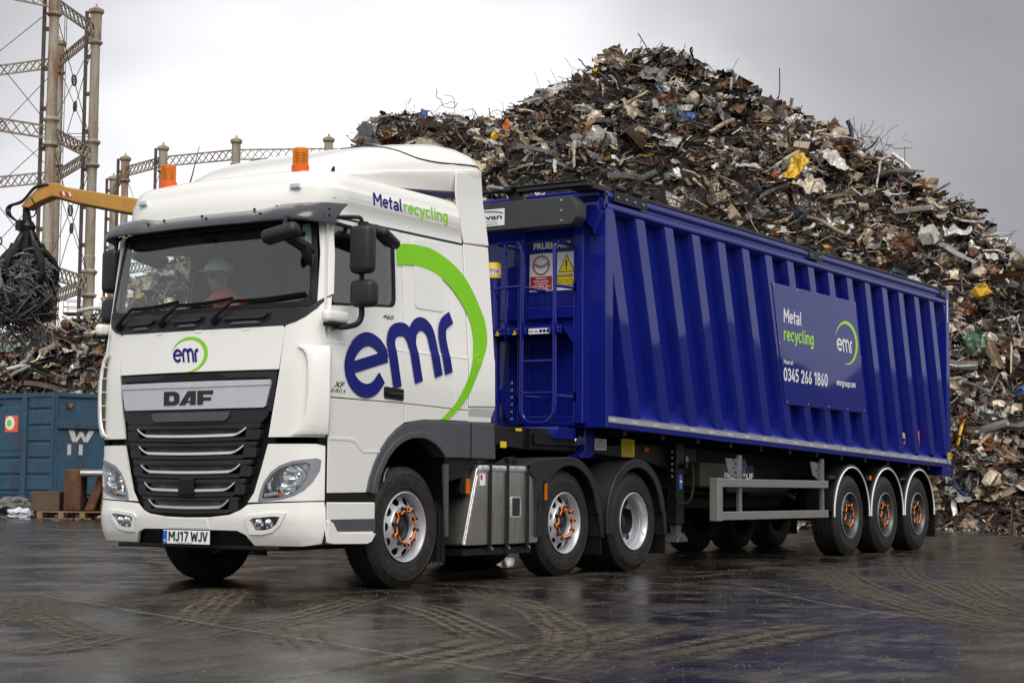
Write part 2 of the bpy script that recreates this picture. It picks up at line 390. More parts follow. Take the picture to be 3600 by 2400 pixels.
# stroke lettering in a narrow sign-painter's face: every glyph is a few strokes of even width
def _arc(cx, cy, rx, ry, a0, a1, n=12): return [(cx+rx*math.cos(R(a0+(a1-a0)*k/n)), cy+ry*math.sin(R(a0+(a1-a0)*k/n))) for k in range(n+1)]
def _cm(*p): return [(q.x, q.y) for q in catmull([(a, b, 0) for a, b in p], 5)]
GLY = {
 'M': (.84, [[(.10, 0), (.10, 1)], [(.12, .98), (.41, .36)], [(.41, .36), (.70, .98)], [(.72, 1), (.72, 0)]]),
 'e': (.57, [[(.10, .37), (.47, .37)], _arc(.285, .36, .20, .29, 0, 318, 18)]), 't': (.40, [[(.17, .93), (.17, .22)]+_arc(.29, .22, .12, .155, 180, 275, 5), [(.03, .645), (.36, .645)]]),
 'a': (.57, [[(.45, 0), (.45, .45)]+_arc(.27, .45, .18, .20, 0, 155, 8), _arc(.265, .205, .175, .145, 0, 360, 16)]), 'l': (.32, [[(.12, 1), (.12, .2)]+_arc(.23, .2, .11, .135, 180, 275, 5)]),
 'r': (.41, [[(.11, 0), (.11, .715)], _arc(.32, .40, .21, .245, 178, 80, 8)]), 'c': (.52, [_arc(.285, .36, .20, .29, 48, 312, 16)]), 'y': (.54, [[(.05, .715), (.265, .05)], [(.48, .715), (.24, -.10), (.18, -.19), (.06, -.21)]]),
 'i': (.25, [[(.12, 0), (.12, .715)], [(.12, .85), (.12, 1)]]), 'n': (.57, [[(.11, 0), (.11, .715)], _arc(.285, .42, .175, .225, 180, 0, 10)+[(.46, 0)]]),
 'g': (.58, [_arc(.275, .37, .185, .275, 0, 360, 18), [(.46, .715), (.46, -.06)]+_arc(.275, -.06, .185, .155, 0, -150, 9)]), 'm': (.88, [[(.11, 0), (.11, .715)], _arc(.27, .43, .16, .215, 180, 0, 10)+[(.43, 0)], _arc(.59, .43, .16, .215, 180, 0, 10)+[(.75, 0)]]),
 'o': (.57, [_arc(.285, .36, .20, .29, 0, 360, 18)]), 'u': (.57, [[(.11, .715), (.11, .28)]+_arc(.285, .28, .175, .215, 180, 360, 10), [(.46, .715), (.46, 0)]]), 'p': (.58, [[(.11, .715), (.11, -.27)], _arc(.295, .36, .185, .285, 0, 360, 18)]),
 '.': (.25, [[(.12, 0), (.12, .15)]]), 's': (.49, [_cm((.42, .57), (.25, .65), (.10, .53), (.25, .37), (.41, .2), (.25, .06), (.07, .15))]), ' ': (.30, []),
 'P': (.60, [[(.11, 0), (.11, 1)], [(.11, .93)]+_arc(.28, .70, .21, .23, 90, -90, 10)+[(.11, .47)]]),
 '0': (.60, [_arc(.29, .5, .20, .43, 0, 360, 20)]), '1': (.50, [[(.06, .76), (.31, .96)], [(.31, 1), (.31, 0)]]), '2': (.58, [_cm((.09, .70), (.14, .87), (.29, .93), (.44, .84), (.45, .65), (.32, .42), (.08, .07)), [(.05, .07), (.51, .07)]]),
 '3': (.58, [_cm((.09, .80), (.27, .93), (.45, .76), (.36, .57), (.24, .53)), _cm((.24, .53), (.40, .48), (.47, .29), (.27, .07), (.07, .20))]), '4': (.60, [[(.36, 1), (.07, .30)], [(.03, .27), (.55, .27)], [(.41, .60), (.41, 0)]]),
 '5': (.58, [[(.48, .93), (.13, .93)], [(.14, .96), (.12, .50)], _cm((.11, .50), (.28, .60), (.47, .34), (.28, .07), (.07, .17))]), '6': (.59, [_cm((.38, .98), (.15, .50), (.10, .26), (.29, .07), (.475, .28), (.30, .52), (.14, .40))]),
 '7': (.56, [[(.05, .93), (.50, .93)], [(.48, .93), (.20, 0)]]), '8': (.59, [_arc(.29, .74, .17, .195, 0, 360, 16), _arc(.29, .28, .20, .22, 0, 360, 16)]), 'J': (.54, [[(.40, 1), (.40, .26)]+_arc(.235, .26, .165, .195, 0, -165, 8)]),
 'W': (.86, [[(.05, 1), (.21, 0)], [(.21, 0), (.41, .85)], [(.41, .85), (.61, 0)], [(.61, 0), (.77, 1)]]), 'V': (.62, [[(.05, 1), (.30, 0)], [(.30, 0), (.55, 1)]])}
def sign_text(name, body, f, height, width, mat, parent, w=.155):
    """f(u, v, lift); height = cap height, width = overall length of the word"""
    adv = sum(GLY[c][0] for c in body)-.10; kx = width/adv; x = 0.0; bm = B(); k = 0; ax = kx/height
    for ch in body:
        a, strokes = GLY[ch]
        for st in strokes:
            P = [Vector(((x+p[0])*kx-.04*kx, p[1]*height)) for p in st]; N = len(P); rows = []
            closed = (P[0]-P[-1]).length < 1e-6
            for i in range(N):
                if closed: d = P[(i+1) % (N-1)]-P[(i-1) % (N-1)]
                else: d = P[min(i+1, N-1)]-P[max(i-1, 0)]
                d.normalize(); n_ = Vector((-d.y, d.x)); ww = height*w*(.5)*math.hypot(n_.x*(.55+.45*ax), n_.y)
                rows.append((bm.verts.new(f(P[i].x+n_.x*ww, P[i].y+n_.y*ww, k*.00012)), bm.verts.new(f(P[i].x-n_.x*ww, P[i].y-n_.y*ww, k*.00012))))
            for i in range(N-1): bm.faces.new([rows[i][0], rows[i+1][0], rows[i+1][1], rows[i][1]])
            k = (k+1) % 5
        x += a
    return link(name, to_mesh(name, bm, 0), mat, parent)
# ================================================================== TRACTOR UNIT
TR = thing('tractor_unit', 'white three-axle tractor unit with green crescent and navy letters on its side', 'truck', (2.0, 0.0, 0.0))
def interp(v, xs, ys_):
    return float(np.interp(v, xs, ys_))
PZ = ([0.30, 0.38, 0.46, 0.60, 0.75, 1.20, 1.78, 2.16, 2.32, 3.02, 3.10, 3.30, 3.40],
      [0.09, 0.05, 0.02, 0.00, 0.00, 0.00, 0.00, 0.03, 0.05, 0.17, 0.18, 0.20, 0.22])
def cplan(y):
    a = abs(y)
    if a <= 0.9: return 0.07*(a/0.9)**2
    t = (a-0.9)/0.345
    return 0.07+0.054*t+0.15*t**4
def xf(y, z): return interp(z, *PZ)+cplan(y)
def fn(y):                                         # inward normal of the front in plan
    d = (cplan(y+0.01)-cplan(y-0.01))/0.02
    return Vector((1, -d, 0)).normalized()
YSZ = ([0.0, 2.02, 2.055, 3.05, 3.10, 3.50], [1.245, 1.245, 1.237, 1.172, 1.166, 1.13])
def ysd(z): return interp(z, *YSZ)
YC = [-1.2, -1.15, -1.1, -1.05, -1.0, -0.95, -0.9, -0.75, -0.6, -0.45, -0.3, -0.15, 0, 0.15, 0.3, 0.45, 0.6, 0.75, 0.9, 0.95, 1.0, 1.05, 1.1, 1.15, 1.2]
def fpanel(name, outline, mat, parent, off=0.0, thick=0.025, holes=(), bevel=0.005, zc=(), xfun=None, **k):
    bm = fill2d([outline]+list(holes))
    ys_ = [p[0] for p in outline]; zs = [p[1] for p in outline]
    cut2d(bm, [y for y in YC if min(ys_) < y < max(ys_)], [z for z in list(PZ[0])+list(zc) if min(zs) < z < max(zs)])
    g = xfun or xf
    for v in bm.verts:
        y, z = v.co.x, v.co.y; n = fn(y)
        v.co = Vector((g(y, z), y, z))-n*(off(y, z) if callable(off) else off)
    thicken(bm, lambda c: fn(c.y)*thick)
    return obj(name, bm, mat, parent, bevel, **k)
def spanel(s, name, outline, mat, parent, off=0.0, thick=0.02, holes=(), bevel=0.005, xc=(), zcut=(2.02, 2.055, 3.05, 3.10), **k):
    bm = fill2d([outline]+list(holes))
    zs = [p[1] for p in outline]
    cut2d(bm, xc, [z for z in zcut if min(zs) < z < max(zs)])
    for v in bm.verts:
        x, z = v.co.x, v.co.y
        v.co = Vector((x, s*(ysd(z)+(off(x, z) if callable(off) else off)), z))
    thicken(bm, Vector((0, -s*thick, 0)))
    return obj(name, bm, mat, parent, bevel, **k)
def mir(p, s): return [(s*a, b) for a, b in p]
def sym(half):                                      # outline from its y>=0 half, top to bottom
    return [(a, b) for a, b in half]+[(-a, b) for a, b in reversed(half) if abs(a) > 1e-6]

# ---- front of the cab
FP = fpanel('front_panel', sym([(0.0, 2.150), (0.5, 2.150), (0.905, 2.158), (0.925, 2.13), (0.895, 1.797), (0.0, 1.797)]), M_WHITE, TR, bevel=0.008)
# small pressed tabs along the panel's upper edge
for y in (0.42, -0.05, -0.55):
    fpanel('pressed_tab', rounded([(y-0.05, 2.15), (y+0.05, 2.15), (y+0.035, 2.128), (y-0.035, 2.128)], 0.01, 2), M_WHITE, FP, off=0.004, thick=0.006, bevel=0.002)
for s in (-1, 1):
    fpanel('corner_panel', mir([(0.93, 2.155), (1.02, 2.185), (1.10, 2.23), (1.17, 2.30), (1.235, 2.40), (1.243, 2.20), (1.243, 1.25), (0.812, 1.25), (0.905, 1.79)], s), M_WHITE, TR, bevel=0.008)
    # air duct standing proud of the corner
    def duct(s=s):
        bm = B(); rows = []
        zs = [1.27, 1.30, 1.36, 1.45, 1.60, 1.75, 1.85, 1.92, 1.96, 1.985]
        inner = [1.03, 1.085, 1.115, 1.135, 1.145, 1.145, 1.14, 1.125, 1.10, 1.06]     # leading edge in |y|
        for z, yi in zip(zs, inner):
            k = math.sin(math.pi*min(1, max(0, (z-1.25)/0.75)))**0.35
            row = []
            for j in range(9):
                t = j/8
                y = yi+(1.236-yi)*min(1, t/0.62)
                n = fn(y); base = Vector((xf(y, z), y, z))
                if t > 0.62:
                    q = (t-0.62)/0.38
                    n2 = Vector((0, -1, 0)); base = Vector((xf(1.236, z)+0.035*q, 1.245, z)); n = n.lerp(n2, min(1, q*1.6)).normalized()
                o = 0.062*k*(1-max(0, (t-0.55)/0.45)**1.5)*(0.75+0.25*min(1, t*4)) + 0.004
                p = base-n*o
                row.append((p.x, p.y*s, p.z))
            rows.append(row)
        vs = [[bm.verts.new(p) for p in r] for r in rows]
        for i in range(len(vs)-1):
            for j in range(8): bm.faces.new([vs[i][j], vs[i][j+1], vs[i+1][j+1], vs[i+1][j]])
        bmesh.ops.recalc_face_normals(bm, faces=bm.faces)
        thicken(bm, lambda c: Vector((0.012, -0.010*s, 0)))
        return bm
    du = obj('air_duct', duct(), M_WHITE, TR, bevel=0.004, smooth=50)
    for z in ((1.42, 1.54, 1.66, 1.78, 1.88) if s > 0 else ()):
        bm = B(); y0, y1 = 1.13, 1.19
        hexa(bm, [(xf(y0, z)-0.045, s*y0, z), (xf(y0, z)+0.01, s*y0, z), (xf(y1, z)+0.01, s*y1, z), (xf(y1, z)-0.05, s*y1, z),
                  (xf(y0, z)-0.045, s*y0, z+.008), (xf(y0, z)+0.01, s*y0, z+.008), (xf(y1, z)+0.01, s*y1, z+.008), (xf(y1, z)-0.05, s*y1, z+.008)])
        obj('duct_vane', bm, M_WHITE, du)
    # A pillar
    fpanel('windscreen_pillar', mir([(1.165, 2.345), (1.243, 2.42), (1.226, 2.75), (1.195, 3.05), (1.10, 3.05), (1.145, 2.75)], s), M_WHITE, TR, off=0.0, bevel=0.006)
    HLP = [(0.81, 1.195), (0.745, 0.98), (0.685, 0.80), (0.625, 0.722), (1.243, 0.742), (1.243, 1.178), (1.20, 1.195)]
    HL = [(.725, .70+.02), (.745, .80), (.78, .88), (.84, .955), (.92, 1.01), (1.03, 1.045), (1.13, 1.062), (1.20, 1.072), (1.222, 1.055), (1.215, .97), (1.18, .88), (1.13, .815), (1.06, .772), (.95, .742), (.84, .728)]
    HL = [(a, b+0.012) for a, b in HL]
    fpanel('headlight_panel', mir(HLP, s), M_WHITE, TR, holes=[mir(HL, s)], bevel=0.006, zc=(0.8, 0.9, 1.0, 1.1))
    cyx = sum(a for a, b in HL)/len(HL); czx = sum(b for a, b in HL)/len(HL)
    def shrink(k): return mir([(cyx+(a-cyx)*k, czx+(b-czx)*k) for a, b in HL], s)
    he = thing  # (kept local) headlight body as one part with its own pieces
    hb = fpanel('headlight', shrink(0.995), M_SILVER, TR, off=-0.085, thick=0.02, bevel=0)
    INNER = [(.765, .755), (.79, .86), (.85, .94), (.93, .995), (1.04, 1.03), (1.14, 1.045), (1.165, 1.03), (1.15, .93), (1.11, .845), (1.03, .79), (.92, .762)]
    fpanel('bezel', shrink(1.0), pmat('bezel_grey', (.30, .31, .33), .32, .6, var=.05), hb, off=0.006, thick=0.05, holes=[mir(INNER, s)], bevel=0.006)
    def bowl(yc, zc, r, depth, flat=1.0):
        bm = B(); rings = []
        for i in range(7):
            t = i/6; rr = r*(0.12+0.88*t)
            ring = []
            for k in range(20):
                a = 2*math.pi*k/20
                y = yc+rr*math.cos(a)*1.15; z = zc+rr*math.sin(a)*flat
                y = min(max(y, .78), 1.155)
                ring.append(bm.verts.new((xf(y, z)+0.02+depth*(1-t*t), s*y, z)))
            rings.append(ring)
        for i in range(6):
            for k in range(20): bm.faces.new([rings[i][k], rings[i][(k+1) % 20], rings[i+1][(k+1) % 20], rings[i+1][k]])
        bm.faces.new(rings[0])
        return bm
    obj('main_reflector', bowl(1.045, .94, .088, .085, .95), M_CHROME, hb)
    obj('dipped_reflector', bowl(.985, .842, .062, .07, .9), M_CHROME, hb)
    obj('side_reflector', bowl(.862, .862, .055, .06, 1.3), M_CHROME, hb)
    bm = B(); bmesh.ops.create_uvsphere(bm, u_segments=12, v_segments=8, radius=0.03, matrix=Matrix.Translation((xf(1.06, .95)+.05, s*1.06, .945)))
    obj('bulb', bm, M_CHROME, hb)
    for j in range(6):                                # running-light cells
        bm = B(); y = .785+.022*j; z = .782+.003*j
        box(bm, xf(y, z)+.004, xf(y, z)+.03, s*y-.009, s*y+.009, z-.014, z+.014)
        obj('running_light', bm, M_CHROME, hb, bevel=.003)
    bm = B(); box(bm, xf(.93, .79)+.006, xf(.93, .79)+.03, s*.93-.018, s*.93+.018, .776, .80)
    obj('indicator', bm, M_AMBER, hb, bevel=.004)
    fpanel('lens', mir([(cyx+(a-cyx)*.98, czx+(b-czx)*.98) for a, b in INNER], s), M_LENS, hb, off=0.002, thick=0.004, bevel=0)

# ---- bumper
BU = [(0.0, 0.592), (0.25, 0.598), (0.45, 0.62), (0.56, 0.66), (0.625, 0.705), (0.80, 0.716), (1.243, 0.732), (1.243, 0.43), (1.215, 0.395), (1.10, 0.375), (0.66, 0.372), (0.60, 0.46), (0.52, 0.492), (0.0, 0.495)]
FOG = [(.66, .475), (.62, .585), (.66, .612), (.90, .635), (.98, .63), (.93, .545), (.86, .495), (.78, .478)]
bumper = fpanel('bumper', sym(BU), M_WHITED, TR, off=lambda y, z: 0.012*math.sin(math.pi*min(1, max(0, (z-.37)/.35))), bevel=0.008, zc=(.42, .52, .56, .64, .68),
                holes=[mir(FOG, 1), mir(FOG, -1)], thick=0.03)
fpanel('registration_recess', sym([(0, .505), (.66, .505), (.70, .36), (0, .36)]), M_BLACK, TR, off=-0.045, bevel=0)
fpanel('bumper_flap', rounded(sym([(0, .585), (.22, .587), (.235, .505), (0, .505)]), .008, 2), M_WHITE, bumper, off=0.016, thick=0.012, bevel=0.003)
for s in (-1, 1):
    fl = fpanel('fog_lamp', mir(FOG, s), M_DGREY, TR, off=-0.06, thick=0.01, bevel=0)
    cy_, cz_ = sum(a for a, b in FOG)/8, sum(b for a, b in FOG)/8
    fpanel('fog_lamp_frame', mir([(cy_+(a-cy_)*1.10, cz_+(b-cz_)*1.16) for a, b in FOG], s), M_WHITE, fl, off=0.02, thick=0.07,
           holes=[mir([(cy_+(a-cy_)*.80, cz_+(b-cz_)*.72) for a, b in FOG], s)], bevel=0.008)
    for yy, rr in ((.74, .045), (.83, .04)):
        bm = B(); lathe(bm, [(0, .05), (rr*.5, .045), (rr, 0.0)], (xf(yy, .555)-.004, s*yy, .553), (1, 0, 0), 16)
        obj('reflector', bm, M_CHROME, fl)
    fpanel('lens', mir([(cy_+(a-cy_)*.80, cz_+(b-cz_)*.72) for a, b in FOG], s), M_LENS, fl, off=-.002, thick=0.004, bevel=0)
# number plate
pl = thing
bm = B(); box(bm, -0.014, -0.004, -.26, .26, .374, .486)
NP = obj('number_plate', bm, M_VWHITE, TR, bevel=0.004)
bm = B(); box(bm, -0.0165, -0.0145, .212, .257, .378, .482); obj('blue_band', bm, pmat('plate_blue', (0.01, 0.10, 0.5), .4), NP)
sign_text('registration_letters', 'MJ17 WJV', lambda u, v, d: (-0.0165-d, .192-u, .398+v), .079, .43, M_INK, NP, .19)
letters('country_letters', 'GB', lambda u, v: (-0.0185, .247-u, .392+v), .016, M_VWHITE, NP, width=.026)
letters('dealer_print', 'F1G Commercials Ltd', lambda u, v: (-0.0165, .09-u, .381+v), .009, M_INK, NP, width=.16)
for y in (.10, -.11):
    bm = B(); lathe(bm, [(.008, 0), (.007, .004), (0, .005)], (-.0165, y, .462), (-1, 0, 0), 8); obj('plate_screw', bm, M_VWHITE, NP)

# ---- grille
GO = [(0.0, 1.788), (0.888, 1.788), (0.80, 1.24), (0.735, 0.98), (0.675, 0.80), (0.61, 0.71), (0.54, 0.655), (0.44, 0.615), (0.25, 0.594), (0.0, 0.588)]
GR = fpanel('grille', sym(GO), M_BLACK, TR, off=-0.05, thick=0.02, bevel=0, zc=(.7, .8, .9, 1.0, 1.1))
fpanel('surround', sym([(0.0, 1.784), (.884, 1.784), (.835, 1.455), (.775, 1.455), (.81, 1.735), (0, 1.735)]), M_DGREY, GR, off=-0.004, thick=.05, bevel=.006)
fpanel('surround', sym([(0.0, 1.735), (.808, 1.735), (.80, 1.69), (0, 1.69)]), M_BLACK, GR, off=-0.02, thick=.03, bevel=.004)
fpanel('handle_recess', rounded(sym([(0, 1.782), (.30, 1.782), (.42, 1.722), (0, 1.722)]), .015, 3), M_BLACK, GR, off=.002, thick=.02, bevel=.006)
fpanel('badge_band', rounded(sym([(0.0, 1.712), (.832, 1.712), (.838, 1.69), (.79, 1.497), (.765, 1.49), (0.0, 1.487)]), [.0, .02, 0, 0.02, .02, 0, 0, .02, .02, 0, .02][:11] if False else .012, 3), M_SILVER, GR, off=.018, thick=.05, bevel=.008)
fpanel('badge_band_lip', sym([(0.0, 1.716), (.835, 1.716), (.828, 1.668), (0.0, 1.662)]), M_SILVER, GR, off=.026, thick=.02, bevel=.006)
fpanel('lower_panel', rounded(sym([(0.0, 1.478), (.815, 1.482), (.80, 1.42), (.74, 1.365), (0.0, 1.36)]), .02, 3), M_DGREY, GR, off=.004, thick=.06, bevel=.012)
fpanel('pull_handle', rounded(sym([(0.0, 1.46), (.44, 1.46), (.42, 1.40), (.38, 1.387), (0.0, 1.385)]), .02, 3), M_GREY, GR, off=.022, thick=.03, bevel=.012)
def mesh_mat():
    t = NT('honeycomb_mesh'); vec = t.n('ShaderNodeMapping', {'Vector': t.coords(), 'Scale': (1, 1, 1.5)}).outputs[0]
    vo = t.n('ShaderNodeTexVoronoi', {'Vector': vec, 'Scale': 62.0, 'Randomness': 0.25}, feature='DISTANCE_TO_EDGE')
    c = t.ramp(vo.outputs['Distance'], [(0.10, (0.05, 0.05, 0.052)), (0.2, (0.004, 0.004, 0.004))])
    t.l(c, t.b.inputs['Base Color']); t.b.inputs['Roughness'].default_value = .5
    t.bump(t.math('LESS_THAN', vo.outputs['Distance'], .15), 1.0, .01)
    return t.m
M_MESH = mesh_mat()
zcs = [1.245, 1.100, .945, .797, .655]; Ls = [.612, .588, .556, .505, .445]; prev = 1.352
for i, (zc, L) in enumerate(zip(zcs, Ls)):
    def tz(y, zc=zc, L=L): return zc+.004+.012*(abs(y)/L)**2+.058*max(0, (abs(y)/L-.78)/.22)**1.6
    ysamp = [L*k/14 for k in range(-14, 15)]
    w = .026
    up_ = [(y, tz(y)+w*(1.0 if abs(y) < L*.8 else .75)) for y in ysamp]; lo_ = [(y, tz(y)) for y in ysamp]
    fpanel('chrome_trim', lo_+up_[::-1], M_CHROME, GR, off=.022, thick=.03, bevel=.004)
    top = zc+.082
    mo = [(y, tz(y)+.012) for y in ysamp if abs(y) < L*.93]
    fpanel('mesh_insert', mo+[(L*.9, top), (-L*.9, top)], M_MESH, GR, off=-.018, thick=.02, bevel=0)
    wt_, wb_ = L+.165-.01*i, L+.10
    wt_ = min(wt_, .80)
    if prev-top > .02:
        fpanel('grille_bar', rounded(sym([(0, prev-.002), (wt_-.03, prev+.01), (wt_-.035, prev-.03), (wb_-.09, top-.004), (0, top-.006)]), .012, 2), M_DGREY, GR, off=.020-.004*i, thick=.06, bevel=.016, seg=3)
    # outer winglet of the slat
    for s in (-1, 1):
        fpanel('slat_end', rounded(mir([(L-.005, zc+.088), (L+.135-.012*i, zc+.065), (L+.125-.012*i, zc-.012), (L-.02, zc-.016), (L*.985, zc+.03)], s), .01, 2), M_DGREY, GR, off=.014-.003*i, thick=.06, bevel=.012)
    fpanel('slat_lip', sym([(0, zc-.002), (L*.95, zc+.008), (L+.02, zc-.004), (L-.02, zc-.026), (0, zc-.034)]), M_DGREY, GR, off=.014, thick=.05, bevel=.01)
    prev = zc-.040
bm = B(); box(bm, -.038, -.01, -.085, .085, .775, .915); obj('radar_sensor', bm, M_BLACK, GR, bevel=.012)
# badge letters, drawn as polygons
def poly_letter(loops, f, name, mat, parent):
    bm = fill2d(loops); place2d(bm, f); thicken(bm, Vector((.006, 0, 0)))
    return obj(name, bm, mat, parent, smooth=0)
H_ = .118
Dl = [rounded([(0, 0), (.13, 0), (.178, .02), (.178, H_-.02), (.13, H_), (0, H_)], [0, .03, .03, .03, .03, 0], 3), [(.058, .036), (.058, H_-.036), (.115, H_-.036), (.124, .046), (.115, .036)][::1]]
Al = [[(0, 0), (.068, 0), (.125, .085), (.128, .085), (.128, .036), (.098, .036), (.088, .018), (.128, .018), (.128, 0), (.185, 0), (.185, H_), (.10, H_)]]
Fl = [[(0, 0), (.058, 0), (.058, .034), (.145, .034), (.145, .062), (.058, .062), (.058, .084), (.165, .084), (.165, H_), (0, H_)]]
for loops, u0 in ((Dl, .0), (Al, .178), (Fl, .385)):
    poly_letter(loops, lambda u, v, u0=u0: (xf(.28-u0-u, 1.53+v)-.0245, .285-u0-u, 1.522+v), 'badge_letter', M_INK, GR)

# ---- emr crescent and letters (shared by three places)
def crescent(cx, cz, r, tmax, a0, a1, n=48, fatpos=.55):
    outer, inner = [], []
    for i in range(n+1):
        t = i/n; a = R(a0+(a1-a0)*t); k = math.sin(math.pi*min(1, t))**.85*(1.0 if t > .5 else .95)
        th = tmax*k
        outer.append((cx+math.cos(a)*r, cz+math.sin(a)*r)); inner.append((cx+math.cos(a+.0)*(r-th)+tmax*.0, cz+math.sin(a)*(r-th)))
    return outer, inner
def strip_bm(outer, inner, f):
    bm = B(); a = [bm.verts.new(f(*p)) for p in outer]; b = [bm.verts.new(f(*p)) for p in inner]
    for i in range(len(a)-1): bm.faces.new([a[i], a[i+1], b[i+1], b[i]])
    return bm
def stroke_pts(path, w, n=8):
    P = catmull([(p[0], p[1], 0) for p in path], n); o, q = [], []
    for i, p in enumerate(P):
        d = (P[min(i+1, len(P)-1)]-P[max(i-1, 0)]).normalized(); nn = Vector((-d.y, d.x, 0))
        o.append((p+nn*w/2)[:2]); q.append((p-nn*w/2)[:2])
    return o, q
def logo_letters(parent, mat, f, sc=1.0):
    """the three joined lower-case letters, in the measured side coordinates (x 0.47..2.05, z 1.6..2.43)"""
    w = .118
    E1 = [(.60, 1.838), (.82, 1.895), (1.055, 1.955)]
    E2 = [(1.012, 1.93), (.985, 2.0), (.92, 2.055), (.80, 2.085), (.68, 2.05), (.58, 1.965), (.535, 1.86), (.56, 1.76), (.64, 1.685), (.76, 1.65), (.88, 1.68), (.985, 1.775)]
    M1 = [(1.205, 1.70), (1.155, 1.90), (1.115, 2.06), (1.14, 2.155), (1.22, 2.20), (1.33, 2.20), (1.40, 2.13), (1.44, 2.02), (1.515, 1.762)]
    M2 = [(1.415, 2.10), (1.44, 2.20), (1.51, 2.265), (1.60, 2.275), (1.685, 2.225), (1.725, 2.13), (1.76, 2.0), (1.812, 1.832)]
    R1 = [(1.965, 1.866), (1.915, 2.04), (1.878, 2.19), (1.905, 2.30), (2.03, 2.375)]
    for k, p in enumerate((E1, E2, M1, M2, R1)):
        o, q = stroke_pts(p, w if k else .10)
        bm = strip_bm(o, q, lambda u, v, k=k: f(u, v, k*.0008))
        obj('logo_letter', bm, mat, parent, smooth=0)

# front logo
f_front = lambda y, z, d=0: (xf(y, z)-.003-d, y, z)
def small_logo(parent, matl, mata, f, c, r, lettersc):
    """crescent of radius r round c with the letters inside; f maps (right, up, lift)"""
    o, q = crescent(0, 0, r, r*.20, 168, -108)
    obj('logo_crescent', strip_bm(o, q, lambda u, v: f(u, v, 0)), mata, parent, smooth=0)
    logo_letters(parent, matl, lambda u, v, d=0: f((u-1.28)*lettersc-r*.10, (v-1.98)*lettersc-r*.02, d+.0004))
def logo2(parent, matl, mata, f, rx, rz, kx, kz, dx, dz):
    o, q = crescent(0, 0, 1, .20, 170, -104)
    obj('logo_crescent', strip_bm(o, q, lambda u, v: f(u*rx, v*rz, 0)), mata, parent, smooth=0)
    logo_letters(parent, matl, lambda u, v, d=0: f((u-1.26)*kx+dx, (v-.24*(u-.80)-1.86)*kz+dz, d+.0004))
logo2(FP, M_NAVY, M_GREEN, lambda u, v, d=0: (xf(.035-u, 1.948+v)-.003-d, .035-u, 1.948+v), .208, .15, .185, .21, -.042, -.008)

# ---- windscreen, black apron below it, wipers
WSO = [(0.0, 3.045), (1.085, 3.045), (1.13, 2.75), (1.165, 2.36), (1.12, 2.312), (0.0, 2.300)]
WSI = [(0.0, 3.02), (1.045, 3.02), (1.085, 2.75), (1.108, 2.41), (1.06, 2.352), (0.0, 2.335)]
def ray_poly(poly, c, n=160):
    out = []
    for k in range(n):
        a = 2*math.pi*k/n; dx, dz = math.cos(a), math.sin(a); best = None
        for (x0, z0), (x1, z1) in zip(poly, poly[1:]+poly[:1]):
            ex_, ez_ = x1-x0, z1-z0; den = dx*ez_-dz*ex_
            if abs(den) < 1e-9: continue
            t = ((x0-c[0])*ez_-(z0-c[1])*ex_)/den; u = ((x0-c[0])*dz-(z0-c[1])*dx)/den
            if t > 0 and -1e-6 <= u <= 1+1e-6 and (best is None or t < best): best = t
        out.append((c[0]+dx*best, c[1]+dz*best))
    return out
def ring_panel(name, outer, inner, c, mat, parent, off, thick):
    bm = B(); R1, R2 = ray_poly(outer, c), ray_poly(inner, c); n = len(R1)
    mk = lambda p: bm.verts.new(Vector((xf(*p), *p))-fn(p[0])*off)
    A = [mk(p) for p in R1]; Bv = [mk(p) for p in R2]
    for k in range(n): bm.faces.new([A[k], A[(k+1) % n], Bv[(k+1) % n], Bv[k]])
    thicken(bm, lambda q: fn(q.y)*thick)
    return obj(name, bm, mat, parent)
ring_panel('windscreen_surround', sym(WSO), rounded(sym(WSI), .06, 3), (0, 2.68), M_BLACK, TR, .002, .02)
WS = fpanel('windscreen', rounded(sym(WSI), .055, 3), M_GLASS, TR, off=-.004, thick=.006, bevel=0, zc=(2.5, 2.7, 2.9))
AP = fpanel('apron', sym([(0.0, 2.296), (1.12, 2.308), (1.17, 2.355), (1.225, 2.405), (1.17, 2.295), (1.10, 2.225), (1.02, 2.182), (.92, 2.158), (0, 2.152)]), M_DGREY, TR, off=.004, thick=.03, bevel=.006)
for y0, y1 in ((.83, .44), (.26, -.13), (-.32, -.80)):
    fpanel('grip_recess', rounded([(y0, 2.262), (y1, 2.268), (y1+.03, 2.20), (y1+.12, 2.178), (y0-.05, 2.178), (y0, 2.215)], .015, 3), M_BLACK, AP, off=.007, thick=.01, bevel=.003)
    fpanel('hand_grip', rounded([(y0-.005, 2.255), (y1+.04, 2.262), (y1+.05, 2.235), (y1+.10, 2.222), (y0-.005, 2.222)], .010, 3), M_DGREY, AP, off=.03, thick=.022, bevel=.008)
    fpanel('grip_lip', rounded([(y0-.10, 2.200), (y1+.14, 2.204), (y1+.09, 2.182), (y0-.07, 2.18)], .006, 2), M_GREY, AP, off=.022, thick=.02, bevel=.004)
